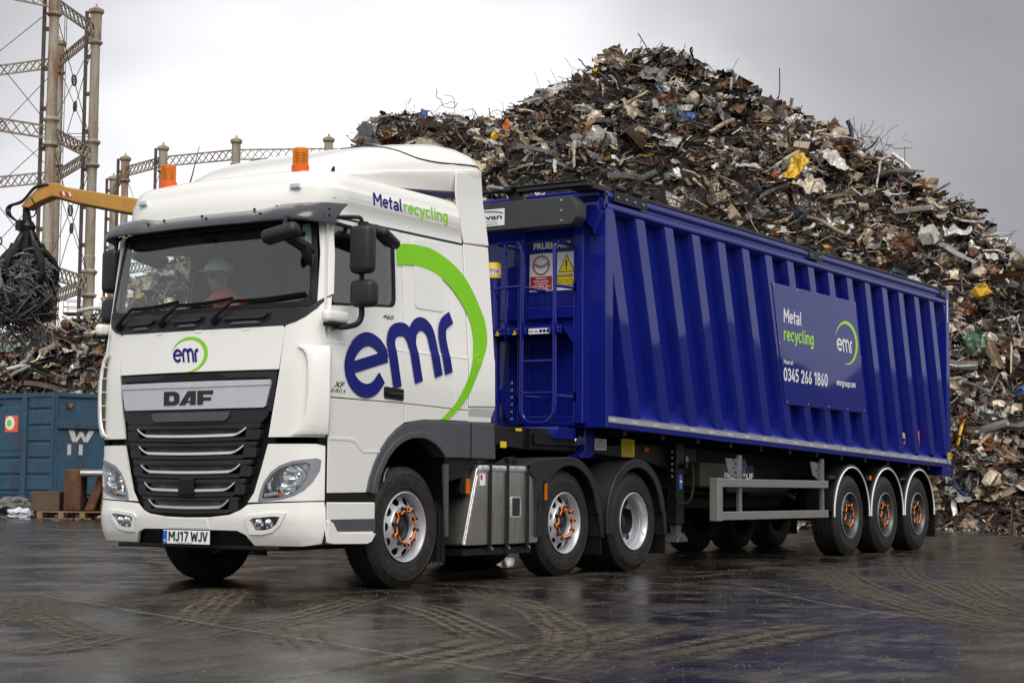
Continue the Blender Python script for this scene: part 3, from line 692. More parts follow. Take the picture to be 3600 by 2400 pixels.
for (p, j, t) in (((.955, 2.225), (.775, 2.365), (.19, 2.395)), ((.385, 2.222), (.185, 2.365), (-.41, 2.395)), ((-.225, 2.222), (-.42, 2.37), (-1.10, 2.41))):
    def g(y, z, d): return V(xf(y, z)-d, y, z)
    bm = B(); lathe(bm, [(.035, 0), (.035, .03), (.022, .045), (0, .047)], g(p[0], p[1], .0), (-1, 0, 0), 14)
    tube(bm, [g(*p, .04), g(p[0]*.6+j[0]*.4, p[1]*.6+j[1]*.4, .055), g(*j, .05)], [.022, .016, .011], 8)
    wi = obj('wiper', bm, M_BLACK, TR)
    pts = [g(j[0]+(t[0]-j[0])*k/8, j[1]+(t[1]-j[1])*k/8-.012*math.sin(math.pi*k/8), .045 if k in (0,) else .035) for k in range(9)]
    bm = B(); tube(bm, [V(q.x, q.y, q.z+.012) for q in pts], .007, 6)
    for k in range(8):
        a, b = pts[k], pts[k+1]
        hexa(bm, [a+V(.004, 0, -.012), b+V(.004, 0, -.012), b+V(.012, 0, -.012), a+V(.012, 0, -.012), a+V(-.004, 0, .01), b+V(-.004, 0, .01), b+V(.008, 0, .01), a+V(.008, 0, .01)])
    obj('blade', bm, M_BLACK, wi)

# ---- sun visor over the windscreen
def visor():
    bm = B(); n = 60; rows = []
    for i in range(n+1):
        y = 1.262-2.524*i/n; a = abs(y)
        def prof(y):
            a = abs(y)
            top = 3.145 + (.032 if a > .80 else (.032*max(0, (a-.60)/.20) if a > .60 else 0))
            bot = 3.012 - .022*max(0, (a-1.0)/.26)**2
            return top, bot
        top, bot = prof(y); yy = min(a, 1.235)
        xb = .17+cplan(yy); tip = max(0, (a-1.16)/.10)
        row = []
        for k in range(7):
            t = k/6
            z = top+(bot-top)*t
            fw_ = (.02+.19*math.sin(t*math.pi*.5)**.9)*(1-.55*tip)
            bulge = .022*(1.0 if a > .8 else max(0, (a-.6)/.2))
            row.append(bm.verts.new((xb+.0-fw_-bulge*math.sin(math.pi*t*.7)+.05*tip*(1-t), math.copysign(a, y), z)))
        rows.append(row)
    for i in range(n):
        for k in range(6): bm.faces.new([rows[i][k], rows[i+1][k], rows[i+1][k+1], rows[i][k+1]])
    bmesh.ops.recalc_face_normals(bm, faces=bm.faces)
    thicken(bm, V(.006, 0, -.008))
    return bm
VI = obj('sun_visor', visor(), M_VISOR, TR, smooth=50)
for y, z in ((1.10, 3.06), (.95, 3.14), (.55, 3.08), (.40, 3.11), (-.05, 3.11), (-.15, 3.075), (-.55, 3.14), (-.75, 3.155), (-.70, 3.08)):
    t = (3.15-z)/.135; x = .17+cplan(y)-(.02+.19*math.sin(max(0, min(1, t))*math.pi*.5)**.9)-.004
    bm = B(); lathe(bm, [(.014, 0), (.012, .008), (0, .01)], (x-.012, y, z), (-1, 0, .25), 10); obj('visor_bolt', bm, M_BLACK, VI)
for z in (3.05, 3.10):
    bm = B(); lathe(bm, [(.013, 0), (.011, .007), (0, .009)], (.235, -1.262, z), (-.25, -1, 0), 10); obj('visor_bolt', bm, M_BLACK, VI)

# ---- roof
def plan_ring(z, inset, hw, x1=2.30):
    pts = []
    for i in range(33):
        t = -1+2*i/32; y = hw*math.sin(t*math.pi/2)**1 if False else hw*t
        pts.append((interp(z, *PZ)+cplan(y*1.235/hw)+inset, -y, z))
    xs0 = pts[-1][0]
    n = 10
    right = [(xs0+(x1-xs0)*k/n, -hw, z) for k in range(1, n+1)]
    left = [(x1-(x1-xs0)*k/n, hw, z) for k in range(0, n)]
    return pts+right+left
def roof():
    bm = B(); lv = []
    for z, ins, d in ((3.07, .0, 0.0), (3.195, 0.0, 0), (3.205, .0, -.006), (3.32, 0, -.006), (3.328, .006, 0.002), (3.38, .008, .006), (3.43, .022, .02), (3.465, .055, .05), (3.487, .11, .10), (3.497, .20, .19), (3.50, .45, .42)):
        lv.append([bm.verts.new(p) for p in plan_ring(z, ins, ysd(z)-d, 2.27)])
    for a, b in zip(lv, lv[1:]):
        n = len(a)
        for k in range(n): bm.faces.new([a[k], a[(k+1) % n], b[(k+1) % n], b[k]])
    bm.faces.new(lv[-1]); bm.faces.new(list(reversed(lv[0])))
    return bm
RF = obj('roof', roof(), M_WHITE, TR, smooth=40)
bm = B(); bmesh.ops.create_cube(bm, size=1)
# gutter line between roof and side
for s in (-1, 1):
    b2 = B(); hexa(b2, [(.33, s*1.15, 3.062), (2.28, s*1.15, 3.062), (2.28, s*1.172, 3.062), (.36, s*1.172, 3.062), (.33, s*1.15, 3.078), (2.28, s*1.15, 3.078), (2.28, s*1.172, 3.078), (.36, s*1.172, 3.078)])
    obj('gutter', b2, M_DGREY, RF)
bm.free()
DEF = np.array([(.50, .50, 3.49, 3.492, 3.50), (.56, .62, 3.49, 3.505, 3.55), (.66, .70, 3.49, 3.52, 3.62), (.85, .80, 3.49, 3.55, 3.71), (1.10, .88, 3.495, 3.585, 3.80), (1.40, .95, 3.50, 3.63, 3.885), (1.75, 1.01, 3.525, 3.68, 3.96), (2.05, 1.07, 3.55, 3.725, 4.01), (2.22, 1.11, 3.565, 3.75, 4.03), (2.45, 1.14, 3.575, 3.785, 4.03), (2.58, 1.148, 3.58, 3.80, 4.005), (2.635, 1.13, 3.585, 3.80, 3.95)])
def def_half(x):
    w, zb, zr, zt = (float(np.interp(x, DEF[:, 0], DEF[:, q])) for q in (1, 2, 3, 4))
    half = [(w-.05, zb), (w+.005, zr-.025), (w, zr), (w-.022, zr+.010)]
    for k in range(1, 9):
        a = math.pi/2*k/9
        half.append(((w-.022)-.30*(1-math.cos(a)), zr+.010+(zt-.02-zr)*math.sin(a)))
    half += [((w-.33)*.6, zt-.004), (0, zt)]
    return half
def deflector():
    bm = B(); rings = []
    for x in sorted(set(list(DEF[:, 0])+[.60, .75, .95, 1.25, 1.55, 1.9, 2.33, 2.52, 2.61])):
        half = def_half(x); ring = [(x, -y, z) for y, z in half]+[(x, y, z) for y, z in reversed(half[:-1])]
        rings.append([bm.verts.new(p) for p in ring])
    for a, b in zip(rings, rings[1:]):
        for k in range(len(a)-1): bm.faces.new([a[k], a[k+1], b[k+1], b[k]])
        bm.faces.new([a[-1], a[0], b[0], b[-1]])
    bm.faces.new(rings[0]); bm.faces.new(list(reversed(rings[-1])))
    return bm
RD = obj('roof_deflector', deflector(), M_WHITE, TR, smooth=38)
# curved joint between the two halves of the deflector
for s in (-1, 1):
    path = []
    for x, k in ((1.40, 11.8), (1.46, 11.0), (1.52, 10.0), (1.58, 9.0), (1.64, 8.0), (1.70, 7.0), (1.76, 6.2), (1.83, 5.5), (1.92, 5.0), (2.02, 4.6), (2.15, 4.3), (2.35, 4.1), (2.55, 4.0), (2.63, 4.0)):
        h = def_half(x); k0 = int(k); t = k-k0; p = h[k0]; q = h[min(k0+1, len(h)-1)]
        path.append((x, s*(p[0]+(q[0]-p[0])*t), p[1]+(q[1]-p[1])*t))
    bm = B(); tube(bm, catmull(path, 4), .008, 6); obj('deflector_joint', bm, M_BLACK, RD)
for s, xl in ((-1, 0), (1, 0)):
    be = thing
    bm = B(); lathe(bm, [(0, 0), (.075, 0), (.075, .055), (.070, .06), (0, .06)], (.46, s*.76, 3.485), (0, 0, 1), 24)
    bc = obj('beacon', bm, M_ORBASE, TR)
    prof = [(0, .06), (.068, .06)]
    for k in range(10): prof += [(.0685, .064+k*.0135), (.0655, .0705+k*.0135)]
    prof += [(.066, .198), (.055, .206), (0, .208)]
    bm = B(); lathe(bm, prof, (.46, s*.76, 3.485), (0, 0, 1), 28); obj('beacon_lens', bm, M_AMBER, bc)
    bm = B(); lathe(bm, [(0, .07), (.03, .07), (.034, .10), (.036, .15), (.02, .175), (0, .18)], (.46, s*.76, 3.485), (0, 0, 1), 14); obj('beacon_bulb', bm, M_HUB, bc)
    # roof marker lamps
    bm = B(); y = s*.87; x = xf(y, 3.33)
    hexa(bm, [(x-.022, y-.052, 3.31), (x-.022, y+.052, 3.31), (x+.02, y+.052, 3.31), (x+.02, y-.052, 3.31), (x-.018, y-.052, 3.352), (x-.018, y+.052, 3.352), (x+.02, y+.052, 3.352), (x+.02, y-.052, 3.352)])
    mk = obj('marker_lamp', bm, M_CHROME, TR, bevel=.009)
    bm = B(); box(bm, x-.027, x-.012, y-.038, y+.038, 3.318, 3.343); obj('lens', bm, M_LENS, mk, bevel=.005)
bm = B(); tube(bm, [(.62, .67, 3.5), (.66, .665, 3.62), (.74, .66, 3.90)], [.008, .006, .003], 6); lathe(bm, [(.018, 0), (.014, .03), (0, .035)], (.62, .67, 3.497), (0, 0, 1), 10)
obj('aerial', bm, M_BLACK, TR)
bm = B(); hexa(bm, [(.60, -.99, 3.45), (.64, -.99, 3.45), (.64, -.95, 3.47), (.60, -.95, 3.47), (.63, -.985, 3.545), (.65, -.985, 3.545), (.65, -.965, 3.545), (.63, -.965, 3.545)])
obj('roof_bracket', bm, M_BLACK, TR, bevel=.008)

# ---- sides
WIN = rounded([(.305, 2.325), (.365, 3.035), (1.235, 2.992) if False else (1.24, 3.0), (1.222, 2.388)], [.04, .04, .05, .08], 4)
WINI = rounded([(.352, 2.352), (.402, 3.008), (1.205, 2.975), (1.19, 2.408)], [.04, .04, .05, .08], 4)
LOW = [(.285, 1.571), (1.318, 1.568), (1.318, 1.402), (1.20, 1.345), (1.08, 1.265), (.97, 1.155), (.89, 1.04), (.83, .92), (.795, .808), (.285, .802)]
for s in (-1, 1):
    DO = spanel(s, 'door', [(.245, 1.582), (.232, 2.05), (.322, 3.058), (1.316, 3.058), (1.320, 1.574)], M_WHITE, TR, holes=[WIN], bevel=.006)
    spanel(s, 'window_frame', WIN, M_BLACK, DO, off=-.003, thick=.03, holes=[WINI], bevel=.003)
    spanel(s, 'window', WINI, M_SIDEGLASS, DO, off=-.012, thick=.005, bevel=0)
    spanel(s, 'lower_panel', LOW, M_WHITE, TR, bevel=.006)
    SPN = spanel(s, 'sleeper_panel', [(1.328, 1.572), (1.328, 3.058), (2.275, 3.058), (2.290, 1.552)], M_WHITE, TR, bevel=.006)
    if s < 0:
        spanel(s, 'pressing', rounded([(1.492, 2.41), (1.500, 3.03), (1.915, 3.035), (1.932, 2.412)], .05, 4), M_WHITE, SPN, off=.006, thick=.004, bevel=.003)
        spanel(s, 'pressing', [(2.085, 1.60), (2.075, 3.04), (2.087, 3.04), (2.097, 1.60)], M_WHITE, SPN, off=.002, thick=.003, bevel=.001)
    spanel(s, 'lower_panel', [(1.328, 1.566), (2.292, 1.546), (2.296, 1.452), (1.9, 1.448), (1.6, 1.44), (1.42, 1.418), (1.328, 1.405)], M_WHITE, TR, bevel=.006)
    # rear side fairing
    SF = spanel(s, 'side_fairing', [(2.302, 1.585), (2.286, 3.075), (2.700, 3.092), (2.726, 1.60)], M_WHITE, TR, off=.004, bevel=.008)
    spanel(s, 'fairing_foot', [(2.305, 1.578), (2.726, 1.592), (2.712, 1.555), (2.700, 1.455), (2.305, 1.448)], M_WHITE, SF, off=lambda x, z: .004-.03*min(1, max(0, (1.58-z)/.08)), zcut=(1.50, 1.54), bevel=.006)
    spanel(s, 'fairing_top', [(2.305, 3.082), (2.25, 3.30), (2.225, 3.50), (2.215, 3.56), (2.22, 3.735), (2.63, 3.785), (2.655, 3.60), (2.690, 3.35), (2.715, 3.105)], M_WHITE, SF, off=.006, zcut=(3.1, 3.3, 3.5), bevel=.01)
    # pressed line on roof side
    for z0, z1 in ((3.238, 3.211),):
        bm = B(); hexa(bm, [(.42, s*(ysd(3.238)+.000), z0), (2.24, s*(ysd(3.211)+.0), z1), (2.24, s*(ysd(3.2)+.007), z1), (.42, s*(ysd(3.23)+.007), z0),
                            (.42, s*(ysd(3.238)), z0+.010), (2.24, s*(ysd(3.211)), z1+.010), (2.24, s*(ysd(3.2)+.002), z1+.010), (.42, s*(ysd(3.23)+.002), z0+.010)])
        obj('pressed_line', bm, M_WHITE, RF, bevel=.002)
    # sill panel with wheel arch lip
    ARCH_O = [(.795, .806), (.83, .915), (.89, 1.035), (.97, 1.15), (1.08, 1.26), (1.20, 1.34), (1.32, 1.392), (1.42, 1.412), (1.6, 1.434), (1.9, 1.442), (2.30, 1.444), (2.705, 1.446), (2.735, 1.118), (1.915, 1.118)]
    ARCH_I = [(1.85, 1.175), (1.76, 1.23), (1.66, 1.265), (1.555, 1.28), (1.42, 1.275), (1.30, 1.245), (1.18, 1.185), (1.08, 1.10), (1.00, .995), (.95, .90), (.926, .808)]
    def aoff(x, z): return .012
    WA = spanel(s, 'wheel_arch', ARCH_O+ARCH_I, M_GREY, TR, off=.008, thick=.16, bevel=.010)
    lip_o = [(.86, .80), (.89, .92), (.95, 1.03), (1.03, 1.13), (1.14, 1.225), (1.27, 1.295), (1.41, 1.33), (1.555, 1.338), (1.68, 1.328), (1.80, 1.295), (1.90, 1.235), (1.99, 1.165), (2.03, 1.12)]
    spanel(s, 'arch_lip', lip_o+[(1.915, 1.112)]+ARCH_I+[(.925, .80)], M_GREY, WA, off=.022, thick=.05, bevel=.010)
    bm = B(); box(bm, 2.316, 2.322, s*1.256-.004, s*1.256+.004, 1.13, 1.44); obj('arch_joint', bm, M_BLACK, WA)
    # dark lining of the wheel house
    bm = B(); n = 18; last = None
    for k in range(n+1):
        a = math.pi*(-.05+1.1*k/n); p = [bm.verts.new((1.40-.60*math.cos(a), s*yy, .53+.72*math.sin(a))) for yy in (.80, 1.22)]
        if last: bm.faces.new([last[0], last[1], p[1], p[0]])
        last = p
    obj('arch_lining', bm, M_BLACK, TR)
    # step below the door
    bm = B(); box(bm, .29, .93, s*1.19, s*1.235, .735, .80); obj('step_gap', bm, M_BLACK, TR)
    ST = spanel(s, 'step', [(.285, .73), (.925, .728), (.925, .60), (.912, .47), (.86, .40), (.80, .382), (.35, .392), (.285, .40)], M_WHITED, TR, off=0, thick=.25, bevel=.012)
    spanel(s, 'step_tread', [(.33, .592), (.925, .592), (.925, .487), (.44, .492), (.38, .512)], M_GREY, ST, off=.004, thick=.02, bevel=.004)
    spanel(s, 'step_lip', rounded([(.288, .575), (.35, .565), (.40, .495), (.46, .478), (.915, .470), (.86, .405), (.80, .388), (.36, .396), (.288, .405)], .008, 2), M_WHITED, ST, off=.018, thick=.04, bevel=.012)
    # front corner seam strip between bumper and step
    bm = B(); hexa(bm, [(.262, s*1.20, .40), (.282, s*1.20, .40), (.282, s*1.243, .40), (.262, s*1.243, .40), (.262, s*1.20, 1.55), (.282, s*1.20, 1.55), (.282, s*1.243, 1.55), (.262, s*1.243, 1.55)])
    obj('corner_seam', bm, M_BLACK, TR)
    bm = B(); prism(bm, [(.262, 1.19), (.285, 1.25), (.225, 1.25), (.245, 1.19)], 'y', s*1.18, s*1.232); obj('corner_gap', bm, M_BLACK, TR)

# pressed contour on the near lower door
spanel(-1, 'pressed_swage', [(.30, 1.255), (.62, 1.255), (.70, 1.215), (.745, 1.17), (.765, 1.158), (1.0, 1.158), (.985, 1.138), (.74, 1.138), (.70, 1.165), (.64, 1.215), (.56, 1.23), (.30, 1.232)], M_WHITE, TR, off=.004, thick=.006, bevel=.003)
# swage line along door and sleeper
for x0, x1 in ((.25, 1.312), (1.332, 2.27), (2.31, 2.71)):
    bm = B(); y = -1.2465
    hexa(bm, [(x0, -1.24, 2.018), (x1, -1.24, 2.018), (x1, y-.002, 2.018), (x0, y-.002, 2.018), (x0, -1.238, 2.040), (x1, -1.238, 2.040), (x1, -1.240, 2.040), (x0, -1.240, 2.040)])
    obj('swage_line', bm, M_WHITE, TR, bevel=.003)
# side graphics
f_side = lambda x, z, d=0: (x, -(ysd(z)+.0075+d), z)
go = [(1.248, 2.938), (1.36, 2.962), (1.449, 2.970), (1.60, 2.975), (1.76, 2.968), (1.926, 2.930), (2.10, 2.868), (2.273, 2.772), (2.40, 2.65), (2.50, 2.519), (2.575, 2.40), (2.605, 2.26), (2.585, 2.14), (2.50, 2.0), (2.40, 1.85), (2.293, 1.702), (2.13, 1.56), (1.952, 1.452)]
gi = [(1.250, 2.757), (1.34, 2.774), (1.433, 2.783), (1.58, 2.785), (1.76, 2.765), (1.926, 2.712), (2.08, 2.625), (2.20, 2.53), (2.28, 2.44), (2.335, 2.35), (2.362, 2.26), (2.368, 2.17), (2.355, 2.06), (2.325, 1.95), (2.28, 1.85), (2.21, 1.75), (2.07, 1.60), (1.848, 1.452)]
co = [tuple(p)[:2] for p in catmull([(*p, 0) for p in go], 4)]; ci = [tuple(p)[:2] for p in catmull([(*p, 0) for p in gi], 4)]
obj('side_crescent', strip_bm(co, ci, f_side), M_GREEN, TR, smooth=0)
logo_letters(TR, M_NAVY, lambda u, v, d=0: f_side(u, v, d))
sign_text('roof_lettering', 'Metal', lambda u, v, d: (.955+u, -(ysd(3.243+v)+.0085+d), 3.243+v), .112, .41, M_NAVY, TR, .17)
sign_text('roof_lettering', 'recycling', lambda u, v, d: (1.392+u, -(ysd(3.243+v)+.0085+d), 3.243+v), .108, .665, M_GREEN, TR, .17)
letters('model_badge', '460', lambda u, v: (1.02+u, -(ysd(2.3)+.004), 2.278+v), .038, M_CHROME, DO if False else TR, width=.155, weight=.02, shear=.3)
letters('model_badge', 'XF', lambda u, v: (.335+u, -1.252, 1.663+v), .045, M_CHROME, TR, width=.155, weight=.02, shear=.4)
letters('model_badge', 'EURO 6', lambda u, v: (.305+u, -1.252, 1.622+v), .026, M_CHROME, TR, width=.19, weight=.02, shear=.3)
# door handle
HDO = spanel(-1, 'door_handle', rounded([(1.02, 1.605), (1.02, 1.702), (1.292, 1.690), (1.292, 1.592)], .02, 4), M_BLACK, TR, off=.012, thick=.02, bevel=.005)
bm = B(); box(bm, 1.05, 1.265, -1.278, -1.262, 1.632, 1.655); obj('grip', bm, M_DGREY, HDO, bevel=.006)
bm = B(); lathe(bm, [(.012, 0), (.012, .004), (0, .005)], (1.245, -1.279, 1.643), (0, -1, 0), 10); obj('lock', bm, M_CHROME, HDO)

# ---- mirrors
def rbox(bm, c, h, rot=None, r=.04, taper=0.0):
    """rounded housing centred on c with half sizes h"""
    b2 = B(); bmesh.ops.create_cube(b2, size=2)
    for v in b2.verts:
        k = 1-taper*(v.co.x*.5+.5)
        v.co = Vector((v.co.x*h[0], v.co.y*h[1]*k, v.co.z*h[2]*k))
    bmesh.ops.bevel(b2, geom=list(b2.edges), offset=r, segments=4, affect='EDGES', profile=.5, clamp_overlap=True)
    Mx = Matrix.Translation(c) @ (rot.to_4x4() if rot else Matrix.Identity(4))
    bmesh.ops.transform(b2, matrix=Mx, verts=b2.verts)
    me = bpy.data.meshes.new('tmp'); b2.to_mesh(me); b2.free(); bm.from_mesh(me); bpy.data.meshes.remove(me)
from mathutils import Euler
for s in (-1, 1):
    bm = B(); rbox(bm, V(.47, s*1.43, 2.785), (.072, .102, .198), Euler((0, 0, s*R(-8))).to_matrix(), .05)
    MI = obj('mirror', bm, M_DGREY, TR, smooth=60)
    bm = B(); rbox(bm, V(.49, s*1.435, 2.425), (.072, .112, .112), Euler((0, 0, s*R(-8))).to_matrix(), .05); obj('lower_housing', bm, M_DGREY, MI, smooth=60)
    bm = B(); tube(bm, catmull([(.50, s*1.40, 2.35), (.50, s*1.40, 2.24), (.46, s*1.38, 2.175), (.36, s*1.33, 2.145), (.31, s*1.27, 2.15)], 5), .024, 8)
    obj('mirror_arm', bm, M_BLACK, MI); bm = B(); tube(bm, [(.50, s*1.40, 2.50), (.50, s*1.40, 2.62)], .022, 8); obj('mirror_link', bm, M_BLACK, MI)
    bm = B(); tube(bm, catmull([(.48, s*1.41, 2.95), (.48, s*1.40, 3.04), (.45, s*1.36, 3.055), (.36, s*1.28, 3.05), (.34, s*1.19, 3.05)], 4), .018, 8); obj('mirror_arm', bm, M_BLACK, MI)
    bm = B(); rbox(bm, V(.30, s*1.285, 2.225), (.14, .045, .052), None, .035); obj('arm_cover', bm, M_WHITE, MI, smooth=60)
    bm = B(); rbox(bm, V(.31, s*1.285, 2.163), (.12, .042, .02), None, .015); obj('arm_base', bm, M_BLACK, MI, smooth=60)
    bm = B(); rbox(bm, V(.86, s*1.36, 2.945), (.17, .085, .045), Euler((s*R(-20), R(14), s*R(-14))).to_matrix(), .04)
    MK = obj('kerb_mirror', bm, M_DGREY, TR, smooth=60)
    bm = B(); tube(bm, [(.72, s*1.19, 3.055), (.72, s*1.27, 3.045), (.76, s*1.33, 2.98)], .02, 8); obj('mirror_arm', bm, M_BLACK, MK)
bm = B(); rbox(bm, V(-.10, -1.04, 2.875), (.07, .165, .058), Euler((R(-14), R(10), R(12))).to_matrix(), .05)
MF = obj('front_mirror', bm, M_DGREY, TR, smooth=60)
bm = B(); tube(bm, [(-.08, -1.06, 2.86), (.03, -1.13, 2.80), (.14, -1.17, 2.75)], [.04, .05, .045], 8); tube(bm, [(-.02, -1.0, 2.93), (.02, -1.0, 3.03)], .02, 8)
tube(bm, [(.07, -1.14, 2.80), (.10, -1.17, 2.68), (.12, -1.17, 2.63)], [.05, .04, .012], 8); obj('mirror_arm', bm, M_BLACK, MF)
bm = B(); tube(bm, [(.115, -1.17, 2.64), (.13, -1.165, 2.45), (.16, -1.15, 2.35)], .004, 5); obj('cable', bm, M_BLACK, MF)
# papers behind the windscreen
for y, z0, z1, w in ((-1.0, 2.945, 3.005, .105), (-1.025, 2.865, 2.945, .088), (-1.03, 2.805, 2.865, .065)):
    bm = B(); x0, x1 = xf(y, z0)+.03, xf(y, z1)+.03
    hexa(bm, [(x0, y-w/2, z0), (x0, y+w/2, z0), (x0+.002, y+w/2, z0), (x0+.002, y-w/2, z0), (x1, y-w/2, z1), (x1, y+w/2, z1), (x1+.002, y+w/2, z1), (x1+.002, y-w/2, z1)])
    obj('windscreen_permit', bm, pmat('permit_paper', (.45, .72, .66), .6, var=.03), TR)
# ---- cab interior
bm = B(); box(bm, .30, 2.20, -1.15, 1.15, 1.44, 1.50); obj('cab_floor', bm, M_INTERIOR, TR)
bm = B(); box(bm, 2.16, 2.20, -1.14, 1.14, 1.50, 3.06); obj('cab_rear_wall', bm, M_INTERIOR2, TR)
bm = B(); box(bm, .34, 2.16, -1.12, 1.12, 3.035, 3.058); obj('headlining', bm, M_INTERIOR, TR)
bm = B(); box(bm, .36, .80, -1.10, 1.10, 2.93, 3.03); obj('overhead_locker', bm, M_INTERIOR, TR, bevel=.03)
bm = B(); prism(bm, [(.24, 1.55), (.80, 1.55), (.80, 2.10), (.66, 2.26), (.30, 2.30), (.24, 2.28)], 'y', -1.10, 1.10); obj('dashboard', bm, M_INTERIOR, TR, bevel=.04)
bm = B(); box(bm, .10, .14, -.85, .85, .70, 2.10); obj('bulkhead', bm, M_BLACK, TR)
for s in (-1, 1):
    spanel(s, 'door_trim', [(.285, 1.5), (.365, 3.045), (2.15, 3.045), (2.15, 1.5)], M_INTERIOR2 if s > 0 else M_INTERIOR, TR, off=-.045, thick=.015, holes=[WINI], bevel=0)
SW = B()
c = V(.66, .60, 2.36); ax = V(-.42, 0, .9).normalized(); u_, w_ = frame_at(ax)
tube(SW, [c+(u_*math.cos(2*math.pi*k/28)+w_*math.sin(2*math.pi*k/28))*.225 for k in range(28)], .016, 8, closed=True)
for a in (0, 2.1, 4.2): tube(SW, [c+(u_*math.cos(a)+w_*math.sin(a))*.225, c-ax*.03], .014, 6)
cyl(SW, c-ax*.04, c-ax*.35, .03, 10); lathe(SW, [(0, .02), (.06, .015), (.06, -.03), (0, -.04)], c, ax, 16)
obj('steering_wheel', SW, M_BLACK, TR)
for y in (.60, -.62):
    bm = B(); rbox(bm, V(1.30, y, 2.02), (.25, .25, .07), None, .05); rbox(bm, V(1.52, y, 2.42), (.07, .24, .38), Euler((0, R(10), 0)).to_matrix(), .06)
    box(bm, 1.1, 1.5, y-.2, y+.2, 1.5, 1.95); rbox(bm, V(1.58, y, 2.80), (.05, .13, .09), Euler((0, R(10), 0)).to_matrix(), .04)
    obj('cab_seat', bm, M_INTERIOR, TR, smooth=50)
bm = B(); rbox(bm, V(.35, .13, 2.93), (.03, .06, .05), None, .015); obj('dash_camera', bm, M_BLACK, TR)

# ---- driver
def solid(name, build, vox, mat, parent=None, smooth_it=8, **props):
    """one continuous skin round overlapping volumes"""
    bm = B(); build(bm); me = bpy.data.meshes.new('tmp'); bm.to_mesh(me); bm.free()
    o = bpy.data.objects.new('tmp', me); COL.objects.link(o)
    md = o.modifiers.new('r', 'REMESH'); md.mode = 'VOXEL'; md.voxel_size = vox
    ms = o.modifiers.new('s', 'SMOOTH'); ms.iterations = smooth_it; ms.factor = .5
    bpy.context.view_layer.update()
    m2 = bpy.data.meshes.new_from_object(o.evaluated_get(bpy.context.evaluated_depsgraph_get()))
    bpy.data.objects.remove(o); bpy.data.meshes.remove(me)
    m2.polygons.foreach_set('use_smooth', [True]*len(m2.polygons)); m2.materials.clear()
    return link(name, m2, mat, parent, **props)
def ell(bm, c, r, rot=None):
    Mx = Matrix.Translation(c) @ (rot.to_matrix().to_4x4() if rot else Matrix.Identity(4)) @ Matrix.Diagonal((*r, 1))
    bmesh.ops.create_uvsphere(bm, u_segments=20, v_segments=14, radius=1, matrix=Mx)
def limb(bm, pts, rs):
    P = [Vector(p) for p in pts]
    tube(bm, P, rs, 12)
    for p, r in zip(P, rs): ell(bm, p, (r, r, r))
HC = V(.955, .60, 2.735)
HANDS = {1: [(.84, .82, 2.42), (.82, .80, 2.435)], -1: [(.84, .38, 2.42), (.82, .40, 2.435)]}
def body(bm):
    ell(bm, HC+V(.02, 0, .03), (.100, .078, .10)); ell(bm, HC+V(-.015, 0, -.045), (.078, .062, .085))
    ell(bm, HC+V(-.045, 0, -.098), (.04, .04, .032)); ell(bm, HC+V(-.10, 0, -.025), (.022, .015, .03), Euler((0, R(-20), 0)))   # chin, nose
    ell(bm, HC+V(-.088, 0, .012), (.016, .05, .014)); ell(bm, HC+V(-.088, 0, -.072), (.014, .028, .012))                       # brow, mouth
    for s in (-1, 1): ell(bm, HC+V(.02, s*.08, -.015), (.026, .012, .036)); ell(bm, HC+V(-.06, s*.04, -.03), (.03, .024, .03))
    limb(bm, [HC+V(.03, 0, -.05), V(1.03, .60, 2.56)], [.058, .064])
    limb(bm, [V(1.08, .60, 2.48), V(1.12, .60, 2.30), V(1.18, .60, 2.12)], [.14, .15, .15])
    for s in (-1, 1):
        ell(bm, V(1.06, .60+s*.15, 2.48), (.09, .09, .07))
        limb(bm, [V(1.06, .60+s*.20, 2.47), V(1.04, .60+s*.27, 2.26), V(.85, .60+s*.22, 2.40)], [.058, .048, .032])
        hx = V(.80, .60+s*.205, 2.43)
        ell(bm, hx, (.045, .02, .04))
        for k in range(4):                                     # fingers closed round the rim
            f0 = hx+V(-.03+.0*k, 0, .024-.018*k)
            limb(bm, [f0, f0+V(-.035+.003*k, -s*.012, .006), f0+V(-.038+.003*k, -s*.045, .0), f0+V(-.012, -s*.055, -.004)], [.0095, .009, .0085, .008])
        limb(bm, [hx+V(.01, -s*.012, .02), hx+V(-.01, -s*.04, .03), hx+V(-.03, -s*.055, .022)], [.011, .010, .009])
        limb(bm, [V(1.20, .60+s*.10, 2.12), V(.86, .60+s*.14, 2.10), V(.78, .60+s*.14, 1.66), V(.66, .60+s*.14, 1.54)], [.085, .065, .045, .04])
M_SKIN = pmat('skin', (.50, .28, .20), .55, var=.08, vscale=12)
PE = solid('person', body, .008, M_SKIN, None, 4)
tag(PE, 'driver in white hard hat and orange hi-vis jacket seated behind the windscreen', 'person')
def jacket(bm):
    limb(bm, [V(1.05, .60, 2.50), V(1.10, .60, 2.36), V(1.16, .60, 2.12)], [.150, .175, .175])
    for s in (-1, 1):
        ell(bm, V(1.06, .60+s*.15, 2.485), (.105, .11, .085))
        limb(bm, [V(1.06, .60+s*.20, 2.475), V(1.045, .60+s*.275, 2.27), V(.89, .60+s*.235, 2.375)], [.076, .066, .048])
M_HIVIS = pmat('hivis_orange', (.95, .13, .03), .7, var=.1)
JK = solid('jacket', jacket, .012, M_HIVIS, PE, 3)
bm = B(); lathe(bm, [(.098, 0), (.088, .05), (.080, .075), (.085, .075), (.094, .05), (.106, 0)], (1.035, .60, 2.535), (-.12, 0, 1), 20); obj('collar', bm, M_HIVIS, PE)
bm = B(); prof = [(.142, -.008), (.136, 0)]+[(.134*math.cos(a), .14*math.sin(a)) for a in [k*math.pi/2/9 for k in range(0, 10)]]
lathe(bm, prof, HC+V(.01, 0, .045), (0.06, 0, 1), 28)
